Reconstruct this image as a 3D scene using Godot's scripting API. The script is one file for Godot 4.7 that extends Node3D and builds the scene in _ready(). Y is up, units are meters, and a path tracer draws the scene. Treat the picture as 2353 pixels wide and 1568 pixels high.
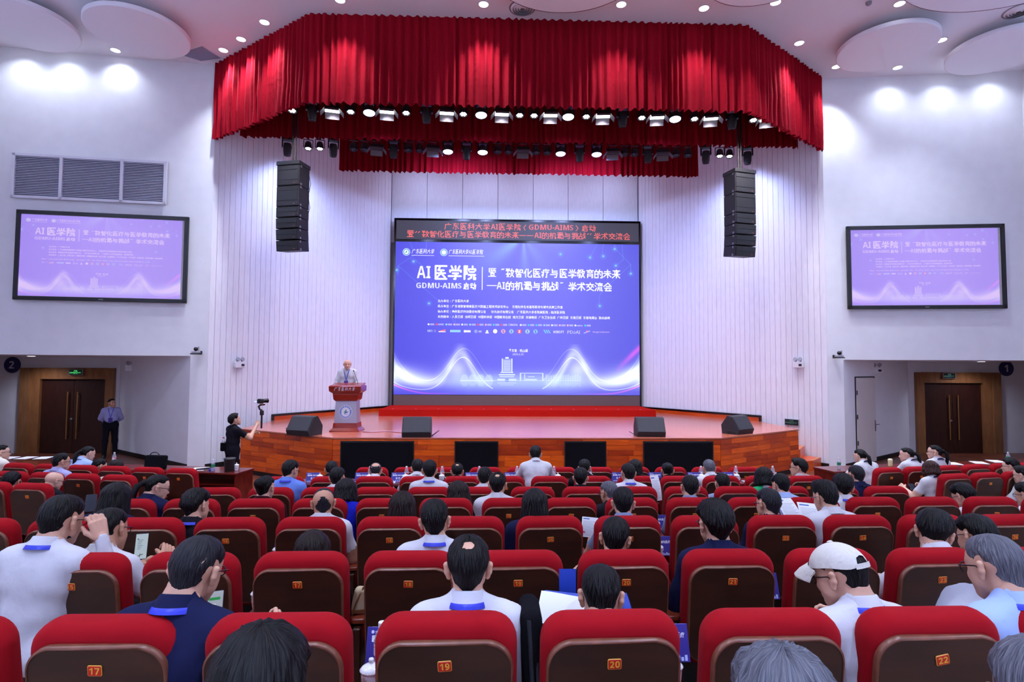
extends Node3D
# Auditorium seen from the seats: stage with LED wall and speaker, red valances, red seat rows with an audience.
# World: y up, metres, x = 0 on the hall's axis, stage towards -z, y = 0 on the floor in front of the stage.

# ------------------------------------------------------------------ mesh helper
class Soup:
	var v := PackedVector3Array()
	var n := PackedVector3Array()
	var c := PackedColorArray()
	var u := PackedVector2Array()
	var i := PackedInt32Array()

	func tri(a: int, b: int, d: int) -> void:   # counter-clockwise seen from outside; stored clockwise
		i.append(a); i.append(d); i.append(b)

	func quad(a: int, b: int, d: int, e: int) -> void:
		tri(a, b, d); tri(a, d, e)

	func face(p: Array, uv := [Vector2(0, 1), Vector2(1, 1), Vector2(1, 0), Vector2(0, 0)]) -> void:   # flat quad, counter-clockwise
		var o := v.size()
		var nn: Vector3 = (p[1] - p[0]).cross(p[2] - p[0]).normalized()
		for k in 4:
			v.append(p[k]); n.append(nn); u.append(uv[k])
		quad(o, o + 1, o + 2, o + 3)

	func box(at: Vector3, size: Vector3, b := Basis.IDENTITY) -> void:
		var h := size / 2
		var q := []
		for k in 8:
			q.append(at + b * Vector3(h.x if k & 1 else -h.x, h.y if k & 2 else -h.y, h.z if k & 4 else -h.z))
		face([q[4], q[5], q[7], q[6]]); face([q[1], q[0], q[2], q[3]])
		face([q[0], q[4], q[6], q[2]]); face([q[5], q[1], q[3], q[7]])
		face([q[6], q[7], q[3], q[2]]); face([q[0], q[1], q[5], q[4]])

	func bar(a: Vector3, b: Vector3, w: float, h: float) -> void:   # box between two points, w across, h up
		var d := b - a
		var x := Vector3.UP.cross(d).normalized() if absf(d.normalized().y) < 0.99 else Vector3.RIGHT
		var y := d.cross(x).normalized()
		box((a + b) / 2, Vector3(w, h, d.length()), Basis(x, y, d.normalized()))

	func normals(from := 0, vfrom := 0) -> void:   # smooth where vertices are shared
		n.resize(v.size())
		for k in range(vfrom, v.size()):
			n[k] = Vector3.ZERO
		for k in range(from, i.size(), 3):
			var a := v[i[k]]
			var f := (v[i[k + 2]] - a).cross(v[i[k + 1]] - a)
			n[i[k]] += f; n[i[k + 1]] += f; n[i[k + 2]] += f
		for k in range(vfrom, v.size()):
			n[k] = n[k].normalized()

	func grid(rows: Array, loop := false) -> void:   # rows of points; the side where rows run right and columns up is out
		var o := v.size()
		var io := i.size()
		var w: int = rows[0].size()
		for r in rows.size():
			for k in w:
				v.append(rows[r][k]); u.append(Vector2(float(k) / (w - 1), 1.0 - float(r) / (rows.size() - 1)))
		for r in rows.size() - 1:
			for k in (w if loop else w - 1):
				var k2 := (k + 1) % w
				quad(o + r * w + k, o + r * w + k2, o + (r + 1) * w + k2, o + (r + 1) * w + k)
		normals(io, o)

	func fan(ring: Array, up: Vector3) -> void:   # convex cap
		var o := v.size()
		for p in ring:
			v.append(p); n.append(up); u.append(Vector2(p.x, p.y))
		var ccw: bool = ((ring[1] - ring[0]).cross(ring[2] - ring[0])).dot(up) > 0
		for k in range(1, ring.size() - 1):
			if ccw: tri(o, o + k, o + k + 1)
			else: tri(o, o + k + 1, o + k)

	func lathe(prof: Array, segs := 24, xf := Transform3D()) -> void:   # Vector2(radius, y), from the bottom outside to the top
		var rows := []
		for p in prof:
			var r := []
			for k in segs:
				var a := TAU * k / segs
				r.append(xf * Vector3(p.x * sin(a), p.y, p.x * cos(a)))
			rows.append(r)
		grid(rows, true)

	func tube(pts: Array, rad: Array, segs := 10, caps := true) -> void:
		var rows := []
		var side := Vector3.ZERO
		for k in pts.size():
			var d: Vector3 = (pts[mini(k + 1, pts.size() - 1)] - pts[maxi(k - 1, 0)]).normalized()
			if side == Vector3.ZERO:
				side = d.cross(Vector3.UP if absf(d.y) < 0.9 else Vector3.RIGHT).normalized()
			side = (side - d * side.dot(d)).normalized()
			var up := side.cross(d)
			var r: float = rad[mini(k, rad.size() - 1)]
			var row := []
			for j in segs:
				var a := TAU * j / segs
				row.append(pts[k] + (side * cos(a) + up * sin(a)) * r)
			rows.append(row)
		for r in rows:
			r.reverse()
		grid(rows, true)
		if caps:
			fan(rows[0], (pts[0] - pts[1]).normalized()); fan(rows[-1], (pts[-1] - pts[-2]).normalized())

	static func outline(w: float, h: float, r: float, seg := 6) -> Array:
		var o := []
		r = clampf(r, 0.0005, minf(w, h) / 2 - 0.0002)
		for q in 4:
			var cx: float = (w / 2 - r) * (1 if q == 0 or q == 3 else -1)
			var cy: float = (h / 2 - r) * (1 if q < 2 else -1)
			for k in seg + 1:
				var a := PI / 2 * (q + float(k) / seg)
				o.append(Vector2(cx + r * cos(a), cy + r * sin(a)))
		return o

	func slab(w: float, h: float, t: float, r: float, bev := 0.004, xf := Transform3D(), seg := 6, rings := 3) -> void:   # rounded rectangle in xy, thick in z, rounded edges
		var rows := []
		var steps := []
		for k in rings + 1:
			var a := PI / 2 * k / rings
			steps.append(Vector2(bev * (1 - sin(a)), -t / 2 + bev * (1 - cos(a))))
		for k in rings + 1:
			var a := PI / 2 * k / rings
			steps.append(Vector2(bev * (1 - cos(a)), t / 2 - bev * (1 - sin(a))))
		for s in steps:
			var row := []
			for p in outline(w - 2 * s.x, h - 2 * s.x, r - s.x, seg):
				row.append(xf * Vector3(p.x, p.y, s.y))
			rows.append(row)
		grid(rows, true)
		fan(rows[0], -xf.basis.z.normalized()); fan(rows[-1], xf.basis.z.normalized())

	func prism(poly: Array, y0: float, y1: float, caps := true) -> void:   # polygon of Vector2(x, z), walls and caps
		var pts := PackedVector2Array(poly)
		if Geometry2D.is_polygon_clockwise(pts):
			pts.reverse()
		for k in pts.size():
			var a := pts[k]
			var b := pts[(k + 1) % pts.size()]
			face([Vector3(b.x, y0, b.y), Vector3(a.x, y0, a.y), Vector3(a.x, y1, a.y), Vector3(b.x, y1, b.y)])
		if not caps: return
		var t := Geometry2D.triangulate_polygon(pts)
		for side in 2:
			var o := v.size()
			for p in pts:
				v.append(Vector3(p.x, y1 if side else y0, p.y)); n.append(Vector3.UP if side else Vector3.DOWN); u.append(p)
			for k in range(0, t.size(), 3):
				var f := (v[o + t[k + 1]] - v[o + t[k]]).cross(v[o + t[k + 2]] - v[o + t[k]])
				if (f.y > 0) == (side == 1): tri(o + t[k], o + t[k + 1], o + t[k + 2])
				else: tri(o + t[k], o + t[k + 2], o + t[k + 1])

	func ball(at: Vector3, r: Vector3, segs := 14, rings := 9) -> void:
		var rows := []
		for k in rings + 1:
			var a := -PI / 2 + PI * k / rings
			var row := []
			for j in segs:
				var b := TAU * j / segs
				row.append(at + Vector3(r.x * cos(a) * sin(b), r.y * sin(a), r.z * cos(a) * cos(b)))
			rows.append(row)
		grid(rows, true)

	func add(s: Soup, xf := Transform3D()) -> void:
		var o := v.size()
		v.append_array(xf * s.v)
		n.append_array(Transform3D(xf.basis, Vector3.ZERO) * s.n)
		if s.c.size(): c.append_array(s.c)
		if s.u.size(): u.append_array(s.u)
		var m := s.i.size()
		var io := i.size()
		i.resize(io + m)
		for k in m:
			i[io + k] = s.i[k] + o

	func mesh() -> ArrayMesh:
		var a := []
		a.resize(Mesh.ARRAY_MAX)
		a[Mesh.ARRAY_VERTEX] = v
		a[Mesh.ARRAY_NORMAL] = n
		if c.size() == v.size(): a[Mesh.ARRAY_COLOR] = c
		if u.size() == v.size(): a[Mesh.ARRAY_TEX_UV] = u
		a[Mesh.ARRAY_INDEX] = i
		var m := ArrayMesh.new()
		m.add_surface_from_arrays(Mesh.PRIMITIVE_TRIANGLES, a)
		return m


# ------------------------------------------------------------------ node helpers
var M := {}
var font_bold: SystemFont
var font_reg: SystemFont

func put(called: String, s, m: Material, parent: Node = null, xf := Transform3D()) -> MeshInstance3D:
	var o := MeshInstance3D.new()
	o.name = called
	o.mesh = s.mesh() if s is Soup else s
	o.material_override = m
	o.transform = xf
	(parent if parent else self).add_child(o, true)
	return o

func thing(called: String, label: String, category: String, xf := Transform3D(), group := "") -> Node3D:
	var o := Node3D.new()
	o.name = called
	o.transform = xf
	add_child(o, true)
	return tag(o, label, category, group)

func tag(o: Node3D, label: String, category: String, group := "", kind := "") -> Node3D:
	o.set_meta("label", label)
	if category: o.set_meta("category", category)
	if group: o.set_meta("group", group)
	if kind: o.set_meta("kind", kind)
	return o

func struct(o: Node3D, label: String) -> Node3D:
	o.set_meta("kind", "structure")
	if label: o.set_meta("label", label)
	return o

func mat(col: Color, rough := 0.7, metal := 0.0, spec := 0.5) -> StandardMaterial3D:
	var m := StandardMaterial3D.new()
	m.albedo_color = col
	m.roughness = rough
	m.metallic = metal
	m.metallic_specular = spec
	return m

func glow(col: Color, energy: float) -> StandardMaterial3D:
	var m := mat(col, 0.5)
	m.emission_enabled = true
	m.emission = col
	m.emission_energy_multiplier = energy
	return m

func rgb(r: int, g: int, b: int) -> Color:
	return Color(r / 255.0, g / 255.0, b / 255.0)

const NUMS := ["zero", "one", "two", "three", "four", "five", "six", "seven", "eight", "nine", "ten", "eleven", "twelve", "thirteen", "fourteen", "fifteen", "sixteen", "seventeen", "eighteen", "nineteen"]

func num_word(n: int) -> String:
	if n < 20: return NUMS[n]
	return ["twenty", "thirty"][n / 10 - 2] + ("-" + NUMS[n % 10] if n % 10 else "")

func at(x: float, y: float, z: float, ry := 0.0) -> Transform3D:
	return Transform3D(Basis(Vector3.UP, deg_to_rad(ry)), Vector3(x, y, z))

func noise_tex(freq: float, a: Color, b: Color, w := 256, h := 256, seed_ := 1, oct := 4) -> NoiseTexture2D:
	var f := FastNoiseLite.new()
	f.seed = seed_
	f.noise_type = FastNoiseLite.TYPE_SIMPLEX_SMOOTH
	f.frequency = freq
	f.fractal_octaves = oct
	var t := NoiseTexture2D.new()
	t.width = w; t.height = h; t.seamless = true; t.noise = f
	var g := Gradient.new()
	g.set_color(0, a); g.set_color(1, b)
	t.color_ramp = g
	return t

func bump_tex(freq: float, w := 256, h := 256, seed_ := 5, strength := 4.0) -> NoiseTexture2D:
	var t := noise_tex(freq, Color.BLACK, Color.WHITE, w, h, seed_)
	t.color_ramp = null
	t.as_normal_map = true
	t.bump_strength = strength
	return t

func triplanar(m: StandardMaterial3D, scale_: Vector3, world := false) -> StandardMaterial3D:
	m.uv1_triplanar = true
	m.uv1_world_triplanar = world
	m.uv1_scale = scale_
	return m

func text_mesh(s: String, height: float, depth := 0.001, bold := true) -> TextMesh:
	var t := TextMesh.new()
	t.text = s
	t.font = font_bold if bold else font_reg
	t.font_size = 32
	t.pixel_size = height / 23.0
	t.depth = depth
	t.curve_step = 2.0
	return t

# ------------------------------------------------------------------ scene
const CEIL := 10.4
const STAGE := 1.07
const ROW_Z := [-1.02, -2.14, -3.26, -4.39, -5.55, -6.65, -7.88, -9.18]
const ROW_FLOOR := [0.81, 0.70, 0.565, 0.463, 0.337, 0.215, 0.104, 0.0]
const ROW_N0 := [20.0, 20.5, 20.0, 20.5, 20.0, 19.5, 19.0, 18.5]
const ROW_DX := [0.0, -0.06, -0.05, -0.055, -0.035, -0.02, 0.0, 0.0]
const ORD := ["eighth", "seventh", "sixth", "fifth", "fourth", "third", "second", "first"]

func _ready() -> void:
	var cam := Camera3D.new()
	cam.name = "camera"
	cam.position = Vector3(-0.8, 2.58, 0.0)
	cam.rotation_degrees = Vector3(2.69, -1.98, 0.3)
	cam.fov = 62.19
	cam.far = 100.0
	add_child(cam)
	cam.current = true
	var we := WorldEnvironment.new()
	we.name = "environment"
	var env := Environment.new()
	env.background_mode = Environment.BG_COLOR
	env.background_color = Color(0, 0, 0)
	env.tonemap_mode = Environment.TONE_MAPPER_LINEAR
	env.tonemap_exposure = 1.0
	env.sdfgi_enabled = true
	env.ssao_enabled = true
	env.ssil_enabled = true
	we.environment = env
	add_child(we)
	font_bold = SystemFont.new()
	font_bold.font_names = PackedStringArray(["Droid Sans"])
	font_bold.font_weight = 700
	font_reg = SystemFont.new()
	font_reg.font_names = PackedStringArray(["Droid Sans"])
	var t0 := Time.get_ticks_msec()
	materials()
	downlights()
	hall()
	stage()
	slat_walls()
	alcoves()
	valances()
	print("shell ", Time.get_ticks_msec() - t0)
	screens()
	print("screens ", Time.get_ticks_msec() - t0)
	stage_lights()
	stage_things()
	wall_things()
	seats()
	desks()
	print("seats ", Time.get_ticks_msec() - t0)
	people()
	print("people ", Time.get_ticks_msec() - t0)
	small_things()
	print("done ", Time.get_ticks_msec() - t0)


func materials() -> void:
	M.wall = triplanar(mat(rgb(238, 238, 242), 0.85), Vector3.ONE * 0.35, true)
	M.wall.albedo_texture = noise_tex(0.02, Color(0.97, 0.97, 0.97), Color.WHITE, 256, 256, 3)
	M.ceiling = mat(rgb(240, 240, 246), 0.9)
	M.slat = triplanar(mat(rgb(234, 234, 238), 0.55), Vector3(2, 0.3, 2), true)
	M.slat.albedo_texture = noise_tex(0.03, Color(0.95, 0.95, 0.95), Color.WHITE, 256, 256, 4)
	M.backing = mat(rgb(172, 170, 178), 0.8)
	M.floor = triplanar(mat(rgb(120, 62, 40), 0.35), Vector3(0.6, 0.6, 0.6), true)
	M.floor.albedo_texture = noise_tex(0.01, Color(0.75, 0.75, 0.75), Color.WHITE, 256, 256, 8)
	M.aisle = mat(rgb(128, 104, 92), 0.7)
	M.black = mat(rgb(14, 13, 15), 0.5)
	M.black_gloss = mat(rgb(10, 9, 11), 0.15)
	M.black_cloth = triplanar(mat(rgb(17, 17, 21), 0.95, 0.0, 0.2), Vector3.ONE * 6)
	M.black_cloth.normal_enabled = true
	M.black_cloth.normal_texture = bump_tex(0.3)
	M.grille = mat(rgb(24, 25, 29), 0.6)
	M.metal = mat(rgb(150, 150, 156), 0.35, 0.9)
	M.brass = mat(rgb(176, 132, 66), 0.35, 0.85)
	M.white_plastic = mat(rgb(225, 224, 228), 0.4)
	M.grey_plastic = mat(rgb(150, 150, 158), 0.45)
	M.paper = mat(rgb(232, 232, 238), 0.8)
	M.porcelain = mat(rgb(236, 236, 240), 0.12)
	M.gold = mat(rgb(222, 160, 50), 0.4)
	M.plate_red = mat(rgb(196, 26, 16), 0.4)
	M.navy_sign = mat(rgb(34, 32, 92), 0.4)
	M.sign_white = mat(rgb(190, 190, 205), 0.5)
	# velvet and upholstery
	M.velvet = mat(rgb(132, 4, 22), 0.95, 0.0, 0.2)
	M.velvet.rim_enabled = true; M.velvet.rim = 0.35; M.velvet.rim_tint = 0.8
	M.velvet.normal_enabled = true
	M.velvet.normal_texture = bump_tex(0.05, 256, 256, 12, 2.0)
	triplanar(M.velvet, Vector3(6, 0.5, 6))
	M.red_seat = triplanar(mat(rgb(160, 13, 24), 0.95, 0.0, 0.25), Vector3.ONE * 9)
	M.red_seat.albedo_texture = noise_tex(0.25, Color(0.86, 0.86, 0.86), Color.WHITE, 256, 256, 21, 2)
	M.red_seat.normal_enabled = true
	M.red_seat.normal_texture = bump_tex(0.4, 256, 256, 22, 1.5)
	M.red_seat.rim_enabled = true; M.red_seat.rim = 0.25; M.red_seat.rim_tint = 0.7
	M.seat_wood = wood(rgb(64, 30, 12), rgb(42, 18, 6), 0.42, Vector3(0.6, 3.0, 0.6), 31)
	M.seat_rim = wood(rgb(124, 72, 52), rgb(98, 54, 38), 0.3, Vector3(3, 3, 3), 32)
	M.arm_wood = wood(rgb(140, 58, 34), rgb(112, 40, 24), 0.3, Vector3(2, 2, 2), 33)
	M.desk_wood = wood(rgb(112, 34, 24), rgb(84, 22, 16), 0.18, Vector3(0.5, 1, 2), 34)
	M.door_wood = wood(rgb(58, 24, 14), rgb(42, 16, 9), 0.4, Vector3(2, 0.4, 2), 35)
	M.frame_wood = wood(rgb(150, 100, 58), rgb(126, 80, 44), 0.4, Vector3(2, 0.5, 2), 36)
	M.podium_wood = wood(rgb(146, 42, 24), rgb(116, 28, 16), 0.18, Vector3(0.6, 4, 2), 37)
	M.stage_floor = wood(rgb(198, 116, 92), rgb(170, 88, 66), 0.2, Vector3(0.25, 1, 4), 38, true)
	M.carpet = triplanar(mat(rgb(176, 28, 20), 1.0, 0.0, 0.1), Vector3.ONE * 5)
	M.carpet.normal_enabled = true
	M.carpet.normal_texture = bump_tex(0.4, 256, 256, 41, 3.0)
	M.planks = []
	for k in 5:
		M.planks.append(wood(rgb(240 - k * 16, 106 - k * 11, 18 - k * 2), rgb(200 - k * 15, 72 - k * 9, 8), 0.3, Vector3(0.5, 3.5, 0.5), 50 + k))
	# skin, cloth
	M.skin = []
	for q in [rgb(208, 158, 132), rgb(192, 140, 112), rgb(222, 176, 152)]:
		var s := mat(q, 0.55)
		s.vertex_color_use_as_albedo = true
		M.skin.append(s)
	for q in [["white", rgb(206, 205, 212)], ["navy", rgb(22, 26, 58)], ["lightblue", rgb(164, 186, 232)], ["lilac", rgb(168, 168, 214)], ["royal", rgb(22, 30, 168)], ["green", rgb(32, 150, 92)], ["dark", rgb(20, 19, 26)], ["greyblue", rgb(126, 140, 172)], ["cream", rgb(236, 228, 212)], ["skyblue", rgb(104, 134, 214)], ["tee", rgb(204, 203, 208)], ["maroon", rgb(60, 14, 24)]]:
		var m := triplanar(mat(q[1], 0.9, 0.0, 0.25), Vector3.ONE * 2.2)
		m.normal_enabled = true
		m.normal_texture = bump_tex(0.02, 256, 256, 61, 5.0)
		m.normal_scale = 0.25
		M["c_" + q[0]] = m
	for q in [["black", rgb(11, 10, 12)], ["brown", rgb(32, 18, 14)], ["grey", rgb(116, 116, 124)], ["salt", rgb(36, 36, 42)], ["auburn", rgb(62, 30, 18)]]:
		var m := mat(q[1], 0.5, 0.0, 0.3)
		m.albedo_texture = noise_tex(0.06, Color(0.55, 0.55, 0.58), Color(1.0, 1.0, 1.0), 512, 64, 71, 3)
		m.normal_enabled = true
		m.normal_texture = bump_tex(0.06, 512, 64, 72, 6.0)
		m.uv1_scale = Vector3(3, 0.6, 1)
		M["h_" + q[0]] = m
	M.ribbon = mat(rgb(30, 44, 190), 0.4)
	M.spectacle = mat(rgb(24, 20, 24), 0.25)
	M.badge = mat(rgb(66, 44, 140), 0.35)
	M.clear = mat(Color(0.86, 0.88, 0.95, 0.18), 0.05)
	M.clear.transparency = BaseMaterial3D.TRANSPARENCY_ALPHA
	M.cap_cloth = triplanar(mat(rgb(214, 208, 198), 0.9, 0.0, 0.25), Vector3.ONE * 3)
	M.cap_cloth.normal_enabled = true
	M.cap_cloth.normal_texture = bump_tex(0.03, 256, 256, 81, 4.0)


func wood(a: Color, b: Color, rough: float, sc: Vector3, sd: int, world := false) -> StandardMaterial3D:
	var m := mat(Color.WHITE, rough)
	m.albedo_texture = noise_tex(0.012, b, a, 256, 256, sd, 5)
	return triplanar(m, sc, world)


# ------------------------------------------------------------------ ceiling lights
func downlights() -> void:
	var spots := [[-10.2, -14.02], [-11.35, -13.75], [-12.3, -13.62], [-7.51, -13.9], [-6.86, -13.4], [-6.03, -12.7], [-4.1, -11.84], [-1.04, -11.85], [1.92, -11.73], [3.74, -11.78], [5.19, -11.52], [7.85, -11.45], [6.51, -12.98], [8.04, -13.98], [9.64, -13.95], [9.8, -12.71], [10.9, -13.75], [12.1, -13.62]]
	for zz in [-7.5, -3.0, 1.5, 5.5]:  # out of view, over and behind the audience: light seats and rear floor
		for xx in [-8.0, -2.7, 2.7, 8.0]:
			spots.append([xx, zz])
	for zz in [-9.0, -5.0, -1.0, 3.0]:  # out of view along the side walls, placed to brighten walls and ceiling
		for side in [-1, 1]:
			spots.append([side * 12.35, zz])
	for xx in [-9.0, -3.0, 3.0, 9.0]:  # out of view at the back wall, placed to brighten wall and ceiling
		spots.append([xx, 7.3])
	var ring := Soup.new()
	ring.lathe([Vector2(0.095, 0.012), Vector2(0.105, -0.006), Vector2(0.12, -0.008), Vector2(0.128, 0.0)], 24)
	var rm := ring.mesh()
	var lens := Soup.new()
	lens.lathe([Vector2(0.0, -0.004), Vector2(0.098, -0.002)], 24)
	var lm := lens.mesh()
	var trim_m := mat(rgb(235, 235, 240), 0.4)
	var glow_m := glow(rgb(244, 246, 255), 6.0)
	for p in spots:
		var near_wall: bool = p[1] < -13.5 and absf(p[0]) > 8.1
		var unseen_washer: bool = absf(p[0]) > 12.0 and p[1] > -10.0 or p[1] > 7.0
		var front: bool = p[1] < -11.0 and not near_wall
		var o := thing("ceiling_downlight", "small round recessed downlight glowing white in the ceiling", "light", at(p[0], CEIL - 0.004, p[1]), "recessed ceiling downlights")
		put("trim_ring", rm, trim_m, o)
		put("lens", lm, glow_m, o)
		var l := SpotLight3D.new()
		l.name = "lamp"
		l.rotation_degrees.x = -90
		l.position.y = -0.03
		l.spot_angle = 44 if front else (66 if p[1] < 0.0 or unseen_washer else 40)
		l.spot_angle_attenuation = 0.9
		l.spot_range = 40
		l.light_size = 0.07
		l.light_color = Color(0.75, 0.82, 1.0) if unseen_washer or p[1] > 0.0 else Color(0.88, 0.92, 1.0)
		l.light_energy = 2.2 if near_wall else (44.0 if unseen_washer else (15.0 if front else (15.0 if p[1] < 0.0 else 60.0)))  # unseen lamps behind the camera are strongest, their bounce lifts the ceiling
		l.shadow_enabled = true
		o.add_child(l)
		if unseen_washer:   # unseen washers, tilted so that their walls bounce light to the ceiling
			var aim := Vector3(0, -1.0, 1.3) if p[1] > 7.0 else Vector3(signf(p[0]) * 1.3, -1.0, 0)
			l.look_at_from_position(o.position + Vector3(0, -0.03, 0), o.position + aim, Vector3(0, 0, -1) if p[1] <= 7.0 else Vector3.RIGHT)


# ------------------------------------------------------------------ hall shell
func hall() -> void:
	var s := Soup.new()
	s.box(Vector3(0, CEIL + 0.15, -6.0), Vector3(34, 0.3, 32))
	struct(put("ceiling", s, M.ceiling), "white plaster ceiling above the auditorium")
	s = Soup.new()
	s.box(Vector3(0, -0.1, -6.0), Vector3(34, 0.2, 32))
	struct(put("floor", s, M.floor), "brown wooden floor in front of the stage")
	# terraces under the seat rows
	s = Soup.new()
	for r in 7:
		var z0: float = ROW_Z[r + 1] + 0.62 if r < 7 else 0.0
		s.box(Vector3(0, ROW_FLOOR[r] / 2, (0.2 + ROW_Z[r] - 0.52) / 2), Vector3(20, ROW_FLOOR[r], 0.2 - ROW_Z[r] + 0.52))
	var rear := Soup.new()
	rear.box(Vector3(0, 0.5, 4.1), Vector3(25.8, 1.0, 7.8))
	struct(put("floor_unseen_bounce", rear, mat(rgb(226, 224, 220), 0.6)), "unseen pale floor behind the seat rows, bouncing light up to the ceiling")  # out of view, pale so that it throws light up at the ceiling
	struct(put("floor_terraces", s, M.aisle), "stepped floor carrying the seat rows")
	# outer walls
	for side in [-1, 1]:
		s = Soup.new()
		s.box(Vector3(side * 13.1, CEIL / 2, -3.0), Vector3(0.3, CEIL, 22.0))
		struct(put("wall_left" if side < 0 else "wall_right", s, M.wall), "white side wall of the auditorium")
	s = Soup.new()
	s.box(Vector3(0, CEIL / 2, 8.1), Vector3(27, CEIL, 0.3))
	struct(put("wall_back", s, M.wall), "white wall behind the audience")
	# wing walls beside the stage, with an opening below the lintel
	for side in [-1, 1]:
		s = Soup.new()
		var a := Vector2(side * 8.0, -14.6)
		var b := Vector2(side * 13.0, -13.957)
		var nrm := Vector2((b - a).y, -(b - a).x).normalized()
		if nrm.y > 0: nrm = -nrm
		var q := func(p: Vector2) -> Array: return [p, p + nrm * 0.2]
		var jamb := a.lerp(b, 0.082)
		s.prism([a, b, b + nrm * 0.2, a + nrm * 0.2], 2.83, CEIL)
		s.prism([a, jamb, jamb + nrm * 0.2, a + nrm * 0.2], 0.0, 2.83)
		struct(put("wall_wing_left" if side < 0 else "wall_wing_right", s, M.wall), "white angled wall beside the stage with a projection screen")
	# round suspended ceiling panels
	var discs := [[-8.89, -12.8, 1.04], [-11.32, -12.59, 1.08], [8.41, -12.64, 1.04], [11.18, -12.65, 1.07]]
	for d in discs:
		s = Soup.new()
		s.lathe([Vector2(0, 0), Vector2(d[2] - 0.02, 0), Vector2(d[2], 0.01), Vector2(d[2], 0.1), Vector2(d[2] - 0.02, 0.11), Vector2(0, 0.11)], 64)
		s.lathe([Vector2(0.5, 0.11), Vector2(0.5, 0.3)], 24)
		tag(put("ceiling_disc", s, M.ceiling, null, at(d[0], 10.1, d[1])), ("white round panel hanging below ceiling over door " + ("two" if d[0] < 0 else "one") + (", next to the curtain" if absf(d[0]) < 10 else ", by the side wall")), "ceiling panel")
	var low := [[0.55, -10.01, 1.63, "in the middle"], [4.32, -10.11, 1.16, "beside the middle one"], [8.81, -8.79, 2.48, "towards the side wall"]]
	for d in low:
		s = Soup.new()
		s.lathe([Vector2(0, 0), Vector2(d[2] - 0.01, 0), Vector2(d[2], 0.01), Vector2(d[2], 0.28), Vector2(0, 0.28)], 64)
		var o := tag(put("ceiling_disc", s, M.ceiling, null, at(d[0], 10.12, d[1])), "large round white ceiling panel over the front rows, " + d[3], "ceiling panel")
		var e := Soup.new()
		e.lathe([Vector2(d[2] - 0.004, -0.004), Vector2(d[2] + 0.006, -0.002), Vector2(d[2] + 0.006, 0.012)], 64)
		put("edge_trim", e, mat(rgb(120, 60, 66), 0.5), o)
	# round air diffusers, hatch and smoke detector
	for d in [[-0.2, -11.94, "above the stage curtain"], [10.6, -11.58, "near the side wall"]]:
		var o := thing("air_diffuser", "round ringed air diffuser in the ceiling " + d[2], "vent", at(d[0], CEIL - 0.001, d[1]))
		for k in 4:
			s = Soup.new()
			var r: float = 0.07 + k * 0.055
			s.lathe([Vector2(r - 0.02, -0.035), Vector2(r + 0.02, -0.01), Vector2(r + 0.014, -0.002), Vector2(r - 0.024, -0.03)], 32)
			put("ring", s, M.ceiling, o)
		s = Soup.new()
		s.lathe([Vector2(0, -0.004), Vector2(0.27, -0.003), Vector2(0.29, 0.0)], 32)
		put("neck", s, M.grey_plastic, o)
	s = Soup.new()
	s.lathe([Vector2(0, -0.07), Vector2(0.03, -0.07), Vector2(0.035, -0.05), Vector2(0.055, -0.045), Vector2(0.06, 0)], 20)
	tag(put("smoke_detector", s, M.grey_plastic, null, at(7.16, CEIL, -11.43)), "small round smoke detector on the white ceiling", "detector")
	s = Soup.new()
	s.prism([Vector2(-8.7, -14.1), Vector2(-7.95, -13.75), Vector2(-7.75, -14.25), Vector2(-8.3, -14.4)], CEIL - 0.02, CEIL + 0.01)
	tag(put("ceiling_vent", s, mat(rgb(150, 155, 180), 0.7), null), "grey flat ventilation panel in the ceiling corner", "vent")

# ------------------------------------------------------------------ stage
const STAGE_FRONT := [Vector2(-6.87, -14.02), Vector2(-4.18, -12.27), Vector2(4.18, -12.27), Vector2(6.87, -14.02)]

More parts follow.
